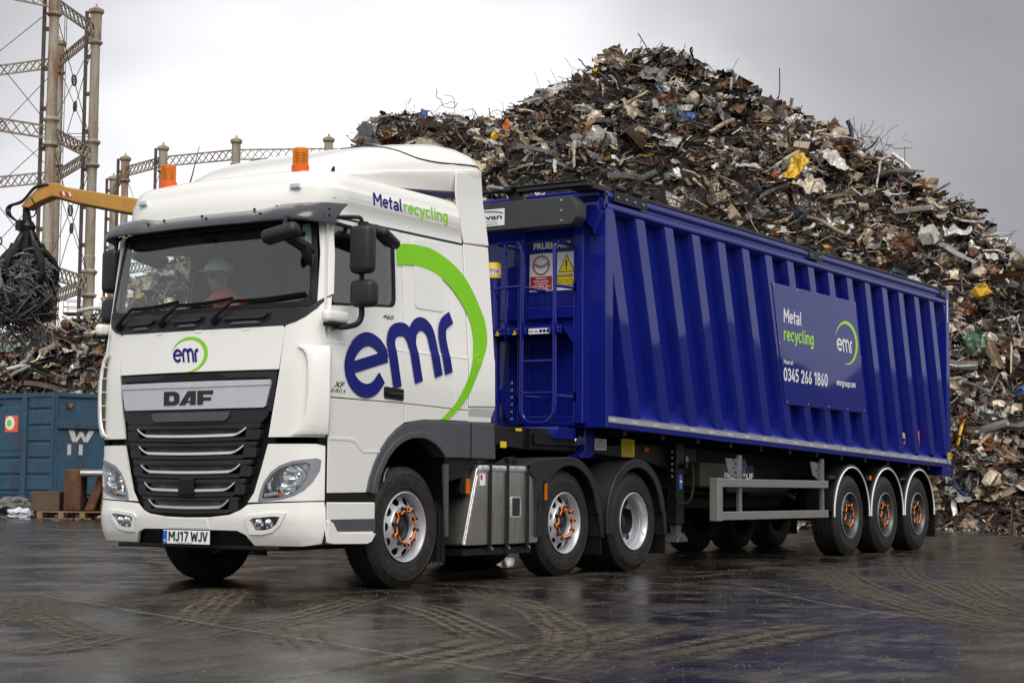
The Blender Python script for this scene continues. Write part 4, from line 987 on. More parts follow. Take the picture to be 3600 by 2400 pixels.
hexa(bm, [HC+V(-.10, -.085, .045), HC+V(-.205, -.05, .030), HC+V(-.205, .05, .030), HC+V(-.10, .085, .045), HC+V(-.10, -.085, .056), HC+V(-.205, -.05, .036), HC+V(-.205, .05, .036), HC+V(-.10, .085, .056)])
tube(bm, [HC+V(-.12, 0, .075), HC+V(-.03, 0, .175), HC+V(.06, 0, .19), HC+V(.13, 0, .11)], .014, 8)
obj('hard_hat', bm, pmat('hat_white', (.82, .83, .80), .3, var=.03), PE)
bm = B(); tube(bm, [HC+V(-.09, -.06, .0), HC+V(-.10, -.02, -.004), HC+V(-.10, .02, -.004), HC+V(-.09, .06, .0)], .006, 6)
for s in (-1, 1):
    tube(bm, [HC+V(-.09, s*.06, .0), HC+V(.02, s*.09, .01)], .004, 6); lathe(bm, [(.024, 0), (.024, .006), (0, .006)], HC+V(-.104, s*.036, -.006), (-1, 0, 0), 14)
obj('spectacles', bm, M_BLACK, PE)
bm = B()
bmesh.ops.create_grid(bm, x_segments=14, y_segments=10, size=1)
for v in bm.verts:
    n_ = mnoise.noise(v.co*2.2); v.co = V(.36+v.co.x*.06, .93+v.co.y*.14, 2.318+.03*max(0, 1-v.co.length_squared*.7)+.018*n_)
obj('yellow_cloth', bm, pmat('cloth_lime', (.55, .62, .05), .85, var=.2), None, label='crumpled lime yellow cloth lying on the dashboard', category='cloth')

# ---- chassis of the tractor
for s in (-1, 1):
    bm = B(); prism(bm, [(.35, .72), (6.55, .78), (6.55, 1.0), (.35, 1.0)], 'y', s*.36, s*.44); obj('chassis_rail', bm, M_CHASSIS, TR, bevel=.01)
for x in (.6, 2.1, 3.1, 4.6, 6.4):
    bm = B(); box(bm, x, x+.12, -.36, .36, .78, .95); obj('cross_member', bm, M_CHASSIS, TR)
bm = B(); box(bm, .10, 1.0, -.9, .9, .335, .37); obj('under_tray', bm, M_BLACK, TR, bevel=.01)
bm = B(); box(bm, .18, .95, -1.05, 1.05, .37, .75); obj('front_subframe', bm, M_BLACK, TR)
bm = B(); box(bm, .35, 2.3, -.55, .55, .48, 1.35); obj('engine', bm, M_BLACK, TR, bevel=.05)
for x in (1.39, 4.035, 5.447):
    bm = B(); cyl(bm, (x, -.95, .50), (x, .95, .50), .075, 12); lathe(bm, [(0, -.22), (.12, -.2), (.20, 0), (.12, .2), (0, .22)], (x, 0, .50), (0, 1, 0), 14); obj('axle', bm, M_CHASSIS, TR)
bm = B(); lathe(bm, [(0, 0), (.50, 0), (.50, .05), (.42, .09), (0, .09)], (5.15, 0, 1.10), (0, 0, 1), 28); box(bm, 4.8, 5.5, -.42, .42, 1.0, 1.10); obj('fifth_wheel', bm, M_CHASSIS, TR)
bm = B(); box(bm, 2.32, 2.60, -1.0, 1.0, 1.02, 1.35); obj('cab_rear_frame', bm, M_BLACK, TR)
bm = B(); box(bm, 2.30, 2.36, -1.10, 1.10, 1.45, 3.0); obj('cab_back', bm, M_BLACK, TR)

# ---- wheels
def tyre_profile(r, wdt, kind):
    p = [(.285, -.034), (.300, -.014), (.330, -.006), (.345, -.001), (.352, -.004), (.39, .002), (.43, .000), (.448, -.003), (.452, .001), (.458, -.005), (r-.040, -.014), (r-.016, -.028), (r-.004, -.042), (r, -.050)]
    g = 4; a, b = -.062, -wdt+.062
    for k in range(g):
        x = a+(b-a)*(k+.5)/g
        p += [(r, x+.008), (r-.014, x+.005), (r-.014, x-.005), (r, x-.008)]
    p += [(r, -wdt+.05), (r-.016, -wdt+.028), (.46, -wdt+.006), (.39, -wdt), (.33, -wdt+.006), (.285, -wdt+.034)]
    return p
def wheel_parts(kind):
    """local meshes: axle along y, outer face at y = 0 pointing to -y"""
    out = []; A = (0, -1, 0); r = .515 if kind != 'trailer' else .527; wdt = .31 if kind != 'trailer' else .375
    bm = B(); lathe(bm, tyre_profile(r, wdt, kind), (0, 0, 0), A, 56, closed=True)
    if kind == 'drive': lathe(bm, [(rr, h-.35) for rr, h in tyre_profile(r, wdt, kind)], (0, 0, 0), A, 56, closed=True)
    n = 72
    for k in range(n):                                           # shoulder lugs
        a = 2*math.pi*k/n; ca, sa = math.cos(a), math.sin(a)
        for yy in ((.050, wdt-.050) if kind != 'drive' else (.05, wdt-.05, .4)):
            t = V(-sa, 0, ca); rd = V(ca, 0, sa); c0 = rd*(r-.004)+V(0, yy, 0); hw = .014
            hexa(bm, [c0-t*hw-V(0, .022, 0)-rd*.02, c0+t*hw-V(0, .022, 0)-rd*.02, c0+t*hw+V(0, .022, 0)-rd*.02, c0-t*hw+V(0, .022, 0)-rd*.02,
                      c0-t*hw-V(0, .010, 0)+rd*.007, c0+t*hw-V(0, .010, 0)+rd*.007, c0+t*hw+V(0, .010, 0)+rd*.007, c0-t*hw+V(0, .010, 0)+rd*.007])
    finish(bm); out.append(('tyre', to_mesh('tyre', bm, 30), M_RUBBER))
    rimm = M_RIMD if kind == 'trailer' else M_RIM
    def disc(r0, h0, r1, h1, hole_r=None, hr=.026, n=10):
        def ring(rr, m=60): return [(rr*math.cos(2*math.pi*k/m), rr*math.sin(2*math.pi*k/m)) for k in range(m)]
        lp = [ring(r0), ring(r1, 48)]
        if hole_r:
            for j in range(n):
                a = 2*math.pi*(j+.5)/n
                lp.append([(hole_r*math.cos(a)+hr*math.cos(b)*math.cos(a)*.9-hr*math.sin(b)*math.sin(a)*1.15, hole_r*math.sin(a)+hr*math.cos(b)*math.sin(a)*.9+hr*math.sin(b)*math.cos(a)*1.15) for b in [2*math.pi*q/14 for q in range(14)]])
        b2 = fill2d(lp)
        for v in b2.verts:
            rr = math.hypot(v.co.x, v.co.y); t = (rr-r1)/(r0-r1); h = h1+(h0-h1)*t
            v.co = V(v.co.x, -h, v.co.y)
        thicken(b2, V(0, .01, 0)); return b2
    def add(bm, b2):
        me = bpy.data.meshes.new('t'); b2.to_mesh(me); b2.free(); bm.from_mesh(me); bpy.data.meshes.remove(me)
    bm = B()
    lathe(bm, [(.288, -.03), (.302, -.012), (.303, -.001), (.296, .004), (.288, .0), (.281, -.016), (.270, -.040), (.264, -.075 if kind == 'steer' else (-.16 if kind == 'drive' else -.085))], (0, 0, 0), A, 56)
    if kind == 'steer':
        add(bm, disc(.265, -.082, .178, -.030, .222, .037)); lathe(bm, [(.179, -.030), (.172, -.020), (.140, -.018), (.136, -.024), (.132, -.085)], (0, 0, 0), A, 40)
    elif kind == 'drive':
        lathe(bm, [(.281, -.016), (.276, -.045), (.270, -.05), (.268, -.075), (.262, -.08)], (0, 0, 0), A, 48)
        add(bm, disc(.262, -.150, .185, -.175, .222, .034)); lathe(bm, [(.186, -.175), (.14, -.178), (.135, -.19)], (0, 0, 0), A, 40)
    else:
        add(bm, disc(.265, -.085, .18, -.050, .228, .018, 10)); lathe(bm, [(.181, -.050), (.174, -.040), (.14, -.038), (.135, -.05), (.132, -.10)], (0, 0, 0), A, 40)
    finish(bm); out.append(('rim', to_mesh('rim', bm, 35), rimm))
    if kind == 'trailer':
        bm = B(); lathe(bm, [(.299, .004), (.3045, .003), (.3045, -.004)], (0, 0, 0), A, 56); finish(bm); out.append(('rim_edge', to_mesh('rim_edge', bm), M_RIM))
    bm = B()
    lathe(bm, [(.262, -.17), (.20, -.172), (.133, -.11)], (0, 0, 0), A, 32)
    hf = {'steer': 0.0, 'drive': -.10, 'trailer': -.01}[kind]
    lathe(bm, [(.134, -.09), (.128, -.058+hf), (.105, -.062+hf), (.10, -.060+hf), (.085, -.050+hf), (.082, -.052+hf), (.050, -.046+hf), (.046, -.030+hf), (.030, -.024+hf), (0, -.024+hf)], (0, 0, 0), A, 32)
    finish(bm); out.append(('hub', to_mesh('hub', bm, 35), M_HUB))
    if kind != 'drive':
        h0 = -.020 if kind == 'steer' else -.040
        for k in range(10):
            a = 2*math.pi*(k+.25)/10; p = V(.155*math.cos(a), -h0, .155*math.sin(a)); bm = B()
            lathe(bm, [(.022, 0), (.022, .006), (.0165, .008), (.0165, .030), (.013, .034), (.013, .046), (0, .048)], p, A, 6)
            finish(bm); out.append(('wheel_nut', to_mesh('wheel_nut', bm, 30), M_HUB))
        pts = []
        for k in range(10):                                     # loops that link neighbouring nuts
            for da, rr in ((-.30, .132), (-.16, .138), (-.10, .170), (0, .180), (.10, .172), (.16, .14)) if k % 2 == 0 else ((-.25, .136), (0, .142), (.25, .138)):
                a = 2*math.pi*(k+.25+da)/10; pts.append(V(rr*math.cos(a), -(h0+.030), rr*math.sin(a)))
        bm = B(); tube(bm, pts, .0072, 6, closed=True); finish(bm); out.append(('nut_links', to_mesh('nut_links', bm, 60), M_ORANGE))
    return out
WH = {k: wheel_parts(k) for k in ('steer', 'drive', 'trailer')}
def put_wheel(kind, root, x, y, z, s, spin=0.0):
    w = bpy.data.objects.new('wheel', None); COL.objects.link(w); w.parent = root; w.empty_display_size = .1
    w.location = V(x, y, z)-root.location
    w.rotation_euler = (0, 0, 0 if s < 0 else math.pi)
    for nm, me, mt in WH[kind]:
        if s > 0 and nm in ('wheel_nut', 'nut_links'): continue          # out of sight on the far side
        if len(me.materials) == 0: me.materials.append(mt)
        o = bpy.data.objects.new(nm, me); COL.objects.link(o); o.parent = w; o.rotation_euler = (0, spin, 0)
for x, kd in ((1.39, 'steer'), (4.035, 'steer'), (5.447, 'drive')):
    put_wheel(kd, TR, x, -1.215, .515, -1, random.random()); put_wheel(kd, TR, x, 1.19, .515, 1, random.random())

# ---- tank, flaps, mudguards
TK = B(); y0, y1 = -1.245, -.62
prof = [(y0, .36), (y0, 1.02)]
vs0 = rounded([(2.215, .335), (2.44, 1.05), (3.492, 1.05), (3.492, .335)], [.03, .05, .05, .05], 4)
prism(TK, vs0, 'y', y0, y1)
TK = obj('fuel_tank', TK, M_ALU, TR, bevel=.03, seg=4)
bm = B(); hexa(bm, [(2.235, -1.252, .345), (2.262, -1.252, .345), (2.262, -1.238, .345), (2.235, -1.238, .345), (2.435, -1.252, .97), (2.462, -1.252, .97), (2.462, -1.238, .97), (2.435, -1.238, .97)]); obj('seam', bm, M_TREAD, TK, bevel=.004)
bm = B(); box(bm, 2.47, 3.488, -1.256, -.66, 1.000, 1.064); obj('tread_edge', bm, M_TREAD, TK, bevel=.02, seg=3)
for x in (2.645, 2.935, 3.285):
    bm = B()
    for a, b in (((-1.262, .32), (-1.252, 1.075)), ((-1.262, 1.066), (-.6, 1.078)), ((-1.262, .308), (-.6, .322))):
        box(bm, x-.02, x+.02, a[0], b[0], a[1], b[1])
    sp = obj('strap', bm, M_CHASSIS, TK, bevel=.004)
    bm = B(); cyl(bm, (x+.02, -1.27, .30), (x+.02, -1.2, .30), .016, 8); obj('strap_bolt', bm, M_GALV, sp)
bm = B(); box(bm, 2.25, 3.4, -1.22, -.6, .245, .305); obj('tank_bracket', bm, M_CHASSIS, TK)
bm = fill2d([rounded([(3.005, .575), (3.005, .775), (3.175, .775), (3.175, .575)], .02, 3), rounded([(3.022, .592), (3.022, .758), (3.158, .758), (3.158, .592)], .012, 3)])
place2d(bm, lambda u, v: (u, -1.254, v)); thicken(bm, V(0, .012, 0)); obj('step_hole_edge', bm, M_TREAD, TK, bevel=.003)
bm = B(); box(bm, 3.022, 3.158, -1.250, -1.247, .592, .758); obj('step_hole_shade', bm, pmat('hole_shadow_metal', (.05, .048, .045), .6, .6), TK)  # flat plate; the hole's inner shade is put into its dark colour
bm = B(); lathe(bm, [(.05, 0), (.05, .055), (.062, .06), (.064, .095), (.058, .10), (0, .102)], (3.28, -1.06, 1.05), (0, 0, 1), 20); obj('filler_cap', bm, M_BLACK, TK)
bm = B(); box(bm, 2.478, 2.565, -1.2515, -1.2485, .875, .985); lb = obj('sticker', bm, M_VWHITE, TK)
bm = B(); box(bm, 2.485, 2.515, -1.2535, -1.2518, .93, .975); obj('sticker_mark', bm, M_RED, lb)
bm = B(); hexa(bm, [(2.245, -1.20, .80), (2.33, -1.20, .80), (2.33, -1.10, .80), (2.245, -1.10, .80), (2.245, -1.20, 1.03), (2.38, -1.20, 1.03), (2.38, -1.10, 1.03), (2.245, -1.10, 1.03)])
sr = obj('lamp_bracket', bm, M_BLACK, TR, bevel=.01)
bm = B(); box(bm, 2.30, 2.345, -1.235, -1.215, .80, .935); obj('side_marker', bm, M_AMBER, sr, bevel=.006)
# bristle curtain behind the front wheel
bm = B()
box(bm, 1.985, 2.0, -1.20, -.86, .20, 1.06)
for k in range(90):
    y = -1.205+.35*k/89+random.uniform(-.002, .002); z = .20-random.uniform(-.02, .035)
    tube(bm, [(1.985+random.uniform(-.01, .02), y, .95), (1.985+random.uniform(-.015, .02), y, .5), (1.985+random.uniform(-.02, .025), y+random.uniform(-.008, .008), z)], .004, 4, caps=False)
fp = obj('mud_flap', bm, M_BLACK, TR)
bm = B(); hexa(bm, [(1.975, -1.235, .42), (2.01, -1.235, .42), (2.01, -1.21, .42), (1.975, -1.21, .42), (1.925, -1.245, 1.06), (1.99, -1.245, 1.06), (1.99, -1.21, 1.06), (1.925, -1.21, 1.06)]); obj('flap_edge', bm, M_GREY, fp, bevel=.005)
bm = B(); box(bm, 1.985, 2.0, .86, 1.20, .20, 1.06); obj('mud_flap', bm, M_BLACK, TR)
bm = B(); hexa(bm, [(1.98, -1.22, .9), (2.24, -1.22, .95), (2.24, -.9, .95), (1.98, -.9, .9), (1.95, -1.22, 1.115), (2.5, -1.22, 1.115), (2.5, -.9, 1.115), (1.95, -.9, 1.115)]); obj('arch_stay', bm, M_BLACK, TR)
bm = B(); prism(bm, [(1.02, .955), (1.06, 1.01), (1.085, 1.01), (1.05, .94), (1.035, .90), (1.015, .90)], 'y', -1.262, -1.24); ml = obj('repeater_lamp', bm, M_CHROME, TR, bevel=.004)
def arch(bm, pts, y0, y1, t=.018):
    """bent sheet through (x,z) points, with thickness towards the wheel"""
    P = [Vector((p[0], 0, p[1])) for p in pts]; o, q = [], []
    for i, p in enumerate(P):
        d = (P[min(i+1, len(P)-1)]-P[max(i-1, 0)]).normalized(); nn = V(d.z, 0, -d.x)
        o.append(p); q.append(p+nn*t)
    prism(bm, [(p.x, p.z) for p in o]+[(p.x, p.z) for p in reversed(q)], 'y', y0, y1)
def arcpts(cx, cz, r, a0, a1, n=18): return [(cx+r*math.cos(R(a0+(a1-a0)*k/n)), cz+r*math.sin(R(a0+(a1-a0)*k/n))) for k in range(n+1)]
for s in (-1, 1):
    ya, yb = (-1.262, -.84) if s < 0 else (.84, 1.25)
    for cx, front, rear in ((4.06, .40, .37), (5.44, .40, .36)):
        pts = [(cx-.625, front), (cx-.62, .60)]+arcpts(cx, .53, .62, 172, 8, 20)+[(cx+.635, .58), (cx+.66, rear)]
        bm = B(); arch(bm, pts, ya, yb, .02)
        mg = obj('mudguard', bm, M_GREY if False else M_DGREY, TR, bevel=.008)
        # broad outer lip
        o = [(cx-.64, front-.01), (cx-.635, .60)]+arcpts(cx, .53, .638, 172, 8, 22)+[(cx+.65, .58), (cx+.675, rear-.01)]
        i_ = [(cx-.50, front-.01), (cx-.545, .60)]+arcpts(cx, .53, .548, 170, 10, 22)+[(cx+.575, .58), (cx+.63, rear-.01)]
        bm = fill2d([o+i_[::-1]]); place2d(bm, lambda u, v: (u, s*1.262, v)); thicken(bm, V(0, -s*.03, 0)); obj('guard_lip', bm, M_DGREY, mg, bevel=.010)
    bm = B(); prism(bm, [(3.25, 1.075), (3.45, 1.135), (4.05, 1.165), (3.80, 1.10), (3.64, .99), (3.52, .84), (3.46, .62), (3.425, .62), (3.40, .95), (3.25, 1.04)], 'y', ya, yb); obj('guard_front', bm, M_DGREY, TR, bevel=.012)
    bm = B(); box(bm, 4.71, 4.725, min(ya, yb)+.03, max(ya, yb), .19, .45); obj('mud_flap', bm, M_BLACK, TR)
    bm = B(); box(bm, 6.09, 6.105, min(ya, yb)+.02, max(ya, yb), .16, .62); obj('mud_flap', bm, M_BLACK, TR)
bm = B(); box(bm, 3.575, 3.615, -1.275, -1.255, .74, .90); lr = obj('side_marker', bm, M_AMBER, TR, bevel=.006)
bm = B(); box(bm, 3.55, 3.60, -1.262, -1.24, .70, .93); obj('marker_mount', bm, M_BLACK, TR, bevel=.008)
# air lines behind the cab
for k, (col, z) in enumerate(((M_YELLOW, 1.33), (M_RED, 1.30), (M_BLACK, 1.36))):
    bm = B(); pts = []
    for i in range(61):
        t = i/60; a = t*2*math.pi*9
        pts.append(V(2.75+1.2*t, -.55+.12*k+.04*math.cos(a), z-.10*math.sin(math.pi*t)+.04*math.sin(a)))
    tube(bm, pts, .010, 6); obj('air_line', bm, col, TR)
# ================================================================== TRAILER
TL = thing('tipping_trailer', 'blue ribbed tipping semi-trailer coupled behind the white tractor unit', 'trailer', (10.0, 0.0, 0.0))
X0, X1 = 4.69, 15.36
def zb(x): return 1.592-.02476*(x-4.74)             # lower edge of the body falls towards the tail
ZT = 3.72
SL = .585/2.10                                       # lean of the ribs
for s in (-1, 1):
    bm = B()
    hexa(bm, [(4.75, s*1.17, zb(4.75)-.02), (15.25, s*1.17, zb(15.25)-.02), (15.25, s*1.13, zb(15.25)-.02), (4.75, s*1.13, zb(4.75)-.02), (4.75, s*1.17, ZT+.05), (15.25, s*1.17, ZT+.05), (15.25, s*1.13, ZT+.05), (4.75, s*1.13, ZT+.05)])
    obj('side_wall', bm, M_BLUE, TL)
    bm = B(); pr = [(1.235, 3.70), (1.300, 3.735), (1.300, 3.795), (1.272, 3.820), (1.272, 3.840), (1.300, 3.865), (1.300, 3.905), (1.285, 3.928), (1.14, 3.928), (1.14, 3.70)]
    prism(bm, [(s*a, b) for a, b in pr], 'x', 4.66, 15.22); obj('top_rail', bm, M_BLUE, TL, bevel=.006)
    bm = B(); a, b = 4.70, 15.34
    hexa(bm, [(a, s*1.305, zb(a)-.115), (b, s*1.305, zb(b)-.115), (b, s*1.10, zb(b)-.115), (a, s*1.10, zb(a)-.115), (a, s*1.305, zb(a)+.012), (b, s*1.305, zb(b)+.012), (b, s*1.10, zb(b)+.012), (a, s*1.10, zb(a)+.012)])
    obj('bottom_rail', bm, M_BLUE, TL, bevel=.008)
    bm = B(); box(bm, 4.70, 4.842, s*1.13, s*1.303, zb(4.74), ZT+.02); obj('front_post', bm, M_BLUE, TL, bevel=.008)
    bm = B(); hexa(bm, [(15.20, s*1.10, zb(15.2)-.11), (15.36, s*1.10, zb(15.3)-.11), (15.36, s*1.308, zb(15.3)-.11), (15.20, s*1.308, zb(15.2)-.11), (15.23, s*1.10, 3.965), (15.38, s*1.10, 3.965), (15.38, s*1.308, 3.965), (15.23, s*1.308, 3.965)]); obj('rear_post', bm, M_BLUE, TL, bevel=.008)
    for k in range(0, 17):
        xt = 5.331+.6545*(k-1)
        bm = B(); zl = 1.40; xb_ = xt+SL*(3.70-zl)
        sec = [(-.04, 1.145+.02), (0, 1.298), (.20, 1.298), (.225, 1.145+.02)]
        hexa(bm, [(xb_+a, s*y, zl) for a, y in sec]+[(xt-SL*.02+a, s*y, 3.715) for a, y in sec])
        g = lambda: list(bm.verts)+list(bm.edges)+list(bm.faces)
        # cut to the sloping bottom rail and to the end posts
        for co_, no_ in (((4.74, 0, zb(4.74)+.005), (.02476, 0, 1)), ((4.84, 0, 0), (1, 0, 0)), ((15.205, 0, 0), (-1, 0, 0))):
            r = bmesh.ops.bisect_plane(bm, geom=g(), plane_co=co_, plane_no=no_, clear_inner=True)
            es = [e for e in r['geom_cut'] if isinstance(e, bmesh.types.BMEdge)]
            if es: bmesh.ops.edgeloop_fill(bm, edges=es)
        if len(bm.faces) == 0: bm.free(); continue
        obj('rib', bm, M_BLUE, TL, bevel=.006)
        # sloping shelf in the bay behind this rib's foot
        if s < 0:
            xa = max(4.845, xt+SL*(3.70-zb(xt+.6)-.15)+.16); xe = min(15.20, xa+.50)
            if xe-xa > .1:
                bm = B(); h = .165
                hexa(bm, [(xa, -1.17, zb(xa)), (xe, -1.17, zb(xe)), (xe, -1.302, zb(xe)+.008), (xa, -1.302, zb(xa)+.008), (xa, -1.165, zb(xa)+h), (xe-.02, -1.165, zb(xe)+h), (xe-.02, -1.175, zb(xe)+h), (xa, -1.175, zb(xa)+h)])
                obj('bay_shelf', bm, M_BLUE, TL, bevel=.003)
# reflective tape with printed marks
segs = [4.74, 6.55, 8.45, 10.95, 13.2, 15.19]
for a, b in zip(segs, segs[1:]):
    bm = B(); b -= .015
    hexa(bm, [(a, -1.309, zb(a)-.057), (b, -1.309, zb(b)-.057), (b, -1.305, zb(b)-.057), (a, -1.305, zb(a)-.057), (a, -1.309, zb(a)+.001), (b, -1.309, zb(b)+.001), (b, -1.305, zb(b)+.001), (a, -1.305, zb(a)+.001)])
    tp = obj('reflective_tape', bm, M_TAPE, TL)
    x = a+.02
    while x+.15 < b:
        letters('tape_print', 'FRUEHAUF', lambda u, v, x=x: (x+u, -1.3105, zb(x+u)-.040+v), .020, M_VWHITE, tp, width=.14, weight=.03)
        x += .47
bm = B(); box(bm, 15.20, 15.35, -1.313, -1.309, 1.338, 1.446); obj('yellow_notice', bm, M_YELLOW, TL)
for k in range(5):
    bm = B(); box(bm, 15.215, 15.335, -1.315, -1.3132, 1.352+.02*k, 1.358+.02*k); obj('notice_print', bm, M_INK, TL)
bm = B(); box(bm, 15.21, 15.35, -1.312, -1.309, zb(15.2)-.06, zb(15.2)-.0); obj('reflective_tape', bm, M_TAPE, TL)
bm = B(); box(bm, 15.27, 15.30, -1.312, -1.309, 3.45, 3.80); obj('white_strip', bm, M_VWHITE, TL)
bm = B(); box(bm, 4.855, 5.02, -1.176, -1.170, 3.60, 3.685); obj('white_strip', bm, M_VWHITE, TL)
# notices in the bays
bm = B(); prism(bm, [(13.42, 1.70), (13.75, 1.70), (13.72, 1.545), (13.42, 1.545)], 'y', -1.176, -1.172); nt = obj('maker_notice', bm, M_VWHITE, TL)
bm = B(); prism(bm, [(13.43, 1.69), (13.74, 1.69), (13.73, 1.635), (13.43, 1.635)], 'y', -1.1785, -1.1765); obj('notice_band', bm, M_YELLOW, nt)
bm = B(); prism(bm, [(13.43, 1.625), (13.72, 1.625), (13.71, 1.56), (13.43, 1.56)], 'y', -1.1785, -1.1765); obj('notice_band', bm, M_NAVY, nt)
bm = B(); box(bm, 14.08, 14.345, -1.176, -1.172, 1.53, 1.76); nt = obj('red_notice', bm, pmat('bright_red', (.62, .01, .04), .45), TL)
for k, w_ in enumerate(('LEVEL', 'LOAD', 'ONLY')):
    letters('notice_print', w_, lambda u, v, k=k: (14.10+u, -1.1775, 1.69-.065*k+v), .042, M_VWHITE, nt, width=.22, weight=.03)

# sign panel across the ribs
SP = [(8.79, 3.395), (11.515, 3.412), (11.862, 1.915), (9.165, 1.915)]
bm = B(); prism(bm, SP, 'y', -1.306, -1.300); SG = obj('sign_panel', bm, M_BLUE, TL, bevel=.002)
fs = lambda x, z, d=0: (x, -1.3075-d, z)
sign_text('sign_lettering', 'Metal', lambda u, v, d: fs(9.128+u, 2.932+v, d), .172, .545, M_VWHITE, SG, .17)
sign_text('sign_lettering', 'recycling', lambda u, v, d: fs(9.123+u, 2.708+v, d), .172, .93, M_LIME, SG, .17)
sign_text('sign_lettering', 'Please call', lambda u, v, d: fs(9.119+u, 2.418+v, d), .052, .28, M_VWHITE, SG, .17)
sign_text('sign_lettering', '0345 266 1860', lambda u, v, d: fs(9.117+u, 2.205+v, d), .165, 1.39, M_VWHITE, SG, .17)
sign_text('sign_lettering', 'emrgroup.com', lambda u, v, d: fs(10.818+u, 2.240+v, d), .085, .66, M_VWHITE, SG, .18)
logo2(SG, M_VWHITE, M_LIME, lambda u, v, d=0: fs(11.176+u, 2.828+v, d), .396, .293, .34, .31, -.085, -.045)
for x, z in ((8.84, 3.37), (9.55, 3.375), (10.2, 3.38), (10.85, 3.385), (11.47, 3.385), (9.22, 1.945), (9.88, 1.945), (10.55, 1.945), (11.2, 1.945), (11.80, 1.945), (9.0, 2.66), (11.68, 2.66)):
    bm = B(); lathe(bm, [(.012, 0), (.009, .004), (0, .005)], (x, -1.306, z), (0, -1, 0), 8); obj('rivet', bm, M_GALV, SG)

# cover gear along the top
M_COVER = pmat('cover_black', (.022, .021, .022), .55, var=.3, bump=.2, bscale=20)
x = 5.60
while x < 15.0:
    L = .30 if x < 10 else .45
    if not (9.9 < x < 10.35):
        bm = B(); box(bm, x, x+L-.012, -1.292, -1.20, 3.930, 3.965+random.uniform(0, .006)); obj('cover_strip', bm, M_COVER, TL, bevel=.004)
    x += L
bm = B(); tube(bm, [(4.9+.5*k, -1.12+.01*math.sin(k*1.3), 3.975) for k in range(21)], .045, 10); obj('cover_roll', bm, M_COVER, TL)
for xa, xb_, n in ((4.845, 5.56, 4), (9.94, 10.36, 2), (14.98, 15.21, 2)):
    bm = B(); box(bm, xa, xb_, -1.308, -1.302, 3.83, 3.935); box(bm, xa, xb_, -1.308, -1.20, 3.935, 3.942); pl_ = obj('hinge_plate', bm, M_CHASSIS, TL)
    for k in range(n):
        bm = B(); bolt(bm, (xa+.08+k*(xb_-xa-.16)/max(1, n-1), -1.308, 3.875), (0, -1, 0), .018, .012); obj('bolt', bm, M_GALV, pl_)
    for k in range(2 if n > 2 else 1):
        bm = B(); cyl(bm, (xa+.06+.36*k, -1.27, 3.985), (xa+.28+.36*k, -1.27, 3.985), .035, 12); obj('roller', bm, M_CHASSIS, pl_)
# front wall
bm = B(); box(bm, 4.68, 4.72, -1.30, 1.30, 1.48, 3.90); FWL = obj('front_wall', bm, M_BLUE, TL)
bm = B(); prism(bm, [(4.60, 3.70), (4.60, 3.80), (4.64, 3.83), (4.60, 3.86), (4.60, 3.925), (4.75, 3.925), (4.75, 3.70)], 'y', -1.26, 1.30); obj('front_rail', bm, M_BLUE, TL, bevel=.006)
bm = B(); prism(bm, [(-1.30, 3.70), (-1.0, 3.70), (-1.20, 3.52), (-1.22, 3.45)], 'x', 4.58, 4.68); obj('corner_gusset', bm, M_BLUE, TL, bevel=.006)
for ya, yb in ((-1.08, -.965), (.965, 1.08), (-.36, -.28)):
    bm = B(); box(bm, 4.60, 4.685, ya, yb, 1.52, 3.70); obj('wall_post', bm, M_BLUE, TL, bevel=.008)
for za, zz in ((2.62, 2.74), (1.50, 1.60)):
    bm = B(); box(bm, 4.63, 4.685, -.96, .96, za, zz); obj('wall_rail', bm, M_BLUE, TL, bevel=.006)
bm = B(); box(bm, 4.65, 4.685, -.72, -.66, 1.6, 2.62); obj('wall_rib', bm, M_BLUE, TL, bevel=.006)
bm = B(); prism(bm, [(4.68, 1.48), (4.35, 1.48), (4.30, 1.40), (4.30, 1.36), (4.68, 1.36)], 'y', -.95, .95); obj('wall_foot', bm, M_BLUE, TL)
# notices
letters('maker_lettering', 'FRUEHAUF', lambda u, v: (4.677, -.43-u, 3.362+v), .062, M_VWHITE, TL, width=.455, weight=.03)
bm = B(); box(bm, 4.672, 4.678, -.672, -.384, 2.915, 3.312); N1 = obj('caution_notice', bm, M_VWHITE, TL)
bm = B(); box(bm, 4.670, 4.6718, -.662, -.394, 2.925, 3.072); obj('notice_band', bm, M_RED, N1)
bm = B(); tube(bm, [(4.671, -.528+.098*math.cos(a), 3.19+.098*math.sin(a)) for a in [k*2*math.pi/32 for k in range(32)]], .008, 6, closed=True); obj('ring_symbol', bm, M_RED, N1)
for k in range(7):
    t = (k-3)/3; bm = B(); c_ = V(4.670, -.528-.075*t, 3.175+.025*t*t)
    tube(bm, [c_+V(0, .017*math.cos(a), .010*math.sin(a)+.004*t*math.cos(a)) for a in [q*2*math.pi/10 for q in range(10)]], .003, 4, closed=True); obj('chain_link', bm, M_INK, N1)
for k, (w_, wd) in enumerate((('Caution', .13), ('When standing', .19), ('on platform', .15), ('close safety chain', .235), ('AT ALL TIMES', .18))):
    letters('notice_print', w_, lambda u, v, k=k, wd=wd: (4.669, -.528+wd/2-u, 3.045-.027*k-(.004 if k else 0)+v), .017 if k else .020, M_VWHITE, N1, width=wd, weight=.03)
bm = B(); box(bm, 4.672, 4.678, -.957, -.724, 2.912, 3.314); N2 = obj('danger_notice', bm, M_VWHITE, TL)
bm = B(); box(bm, 4.670, 4.6718, -.955, -.726, 2.945, 3.085); obj('notice_band', bm, M_YELLOW, N2)
bm = B(); prism(bm, [(-.735, 3.098), (-.946, 3.098), (-.84, 3.29)], 'x', 4.670, 4.6718); obj('triangle_symbol', bm, M_INK, N2)
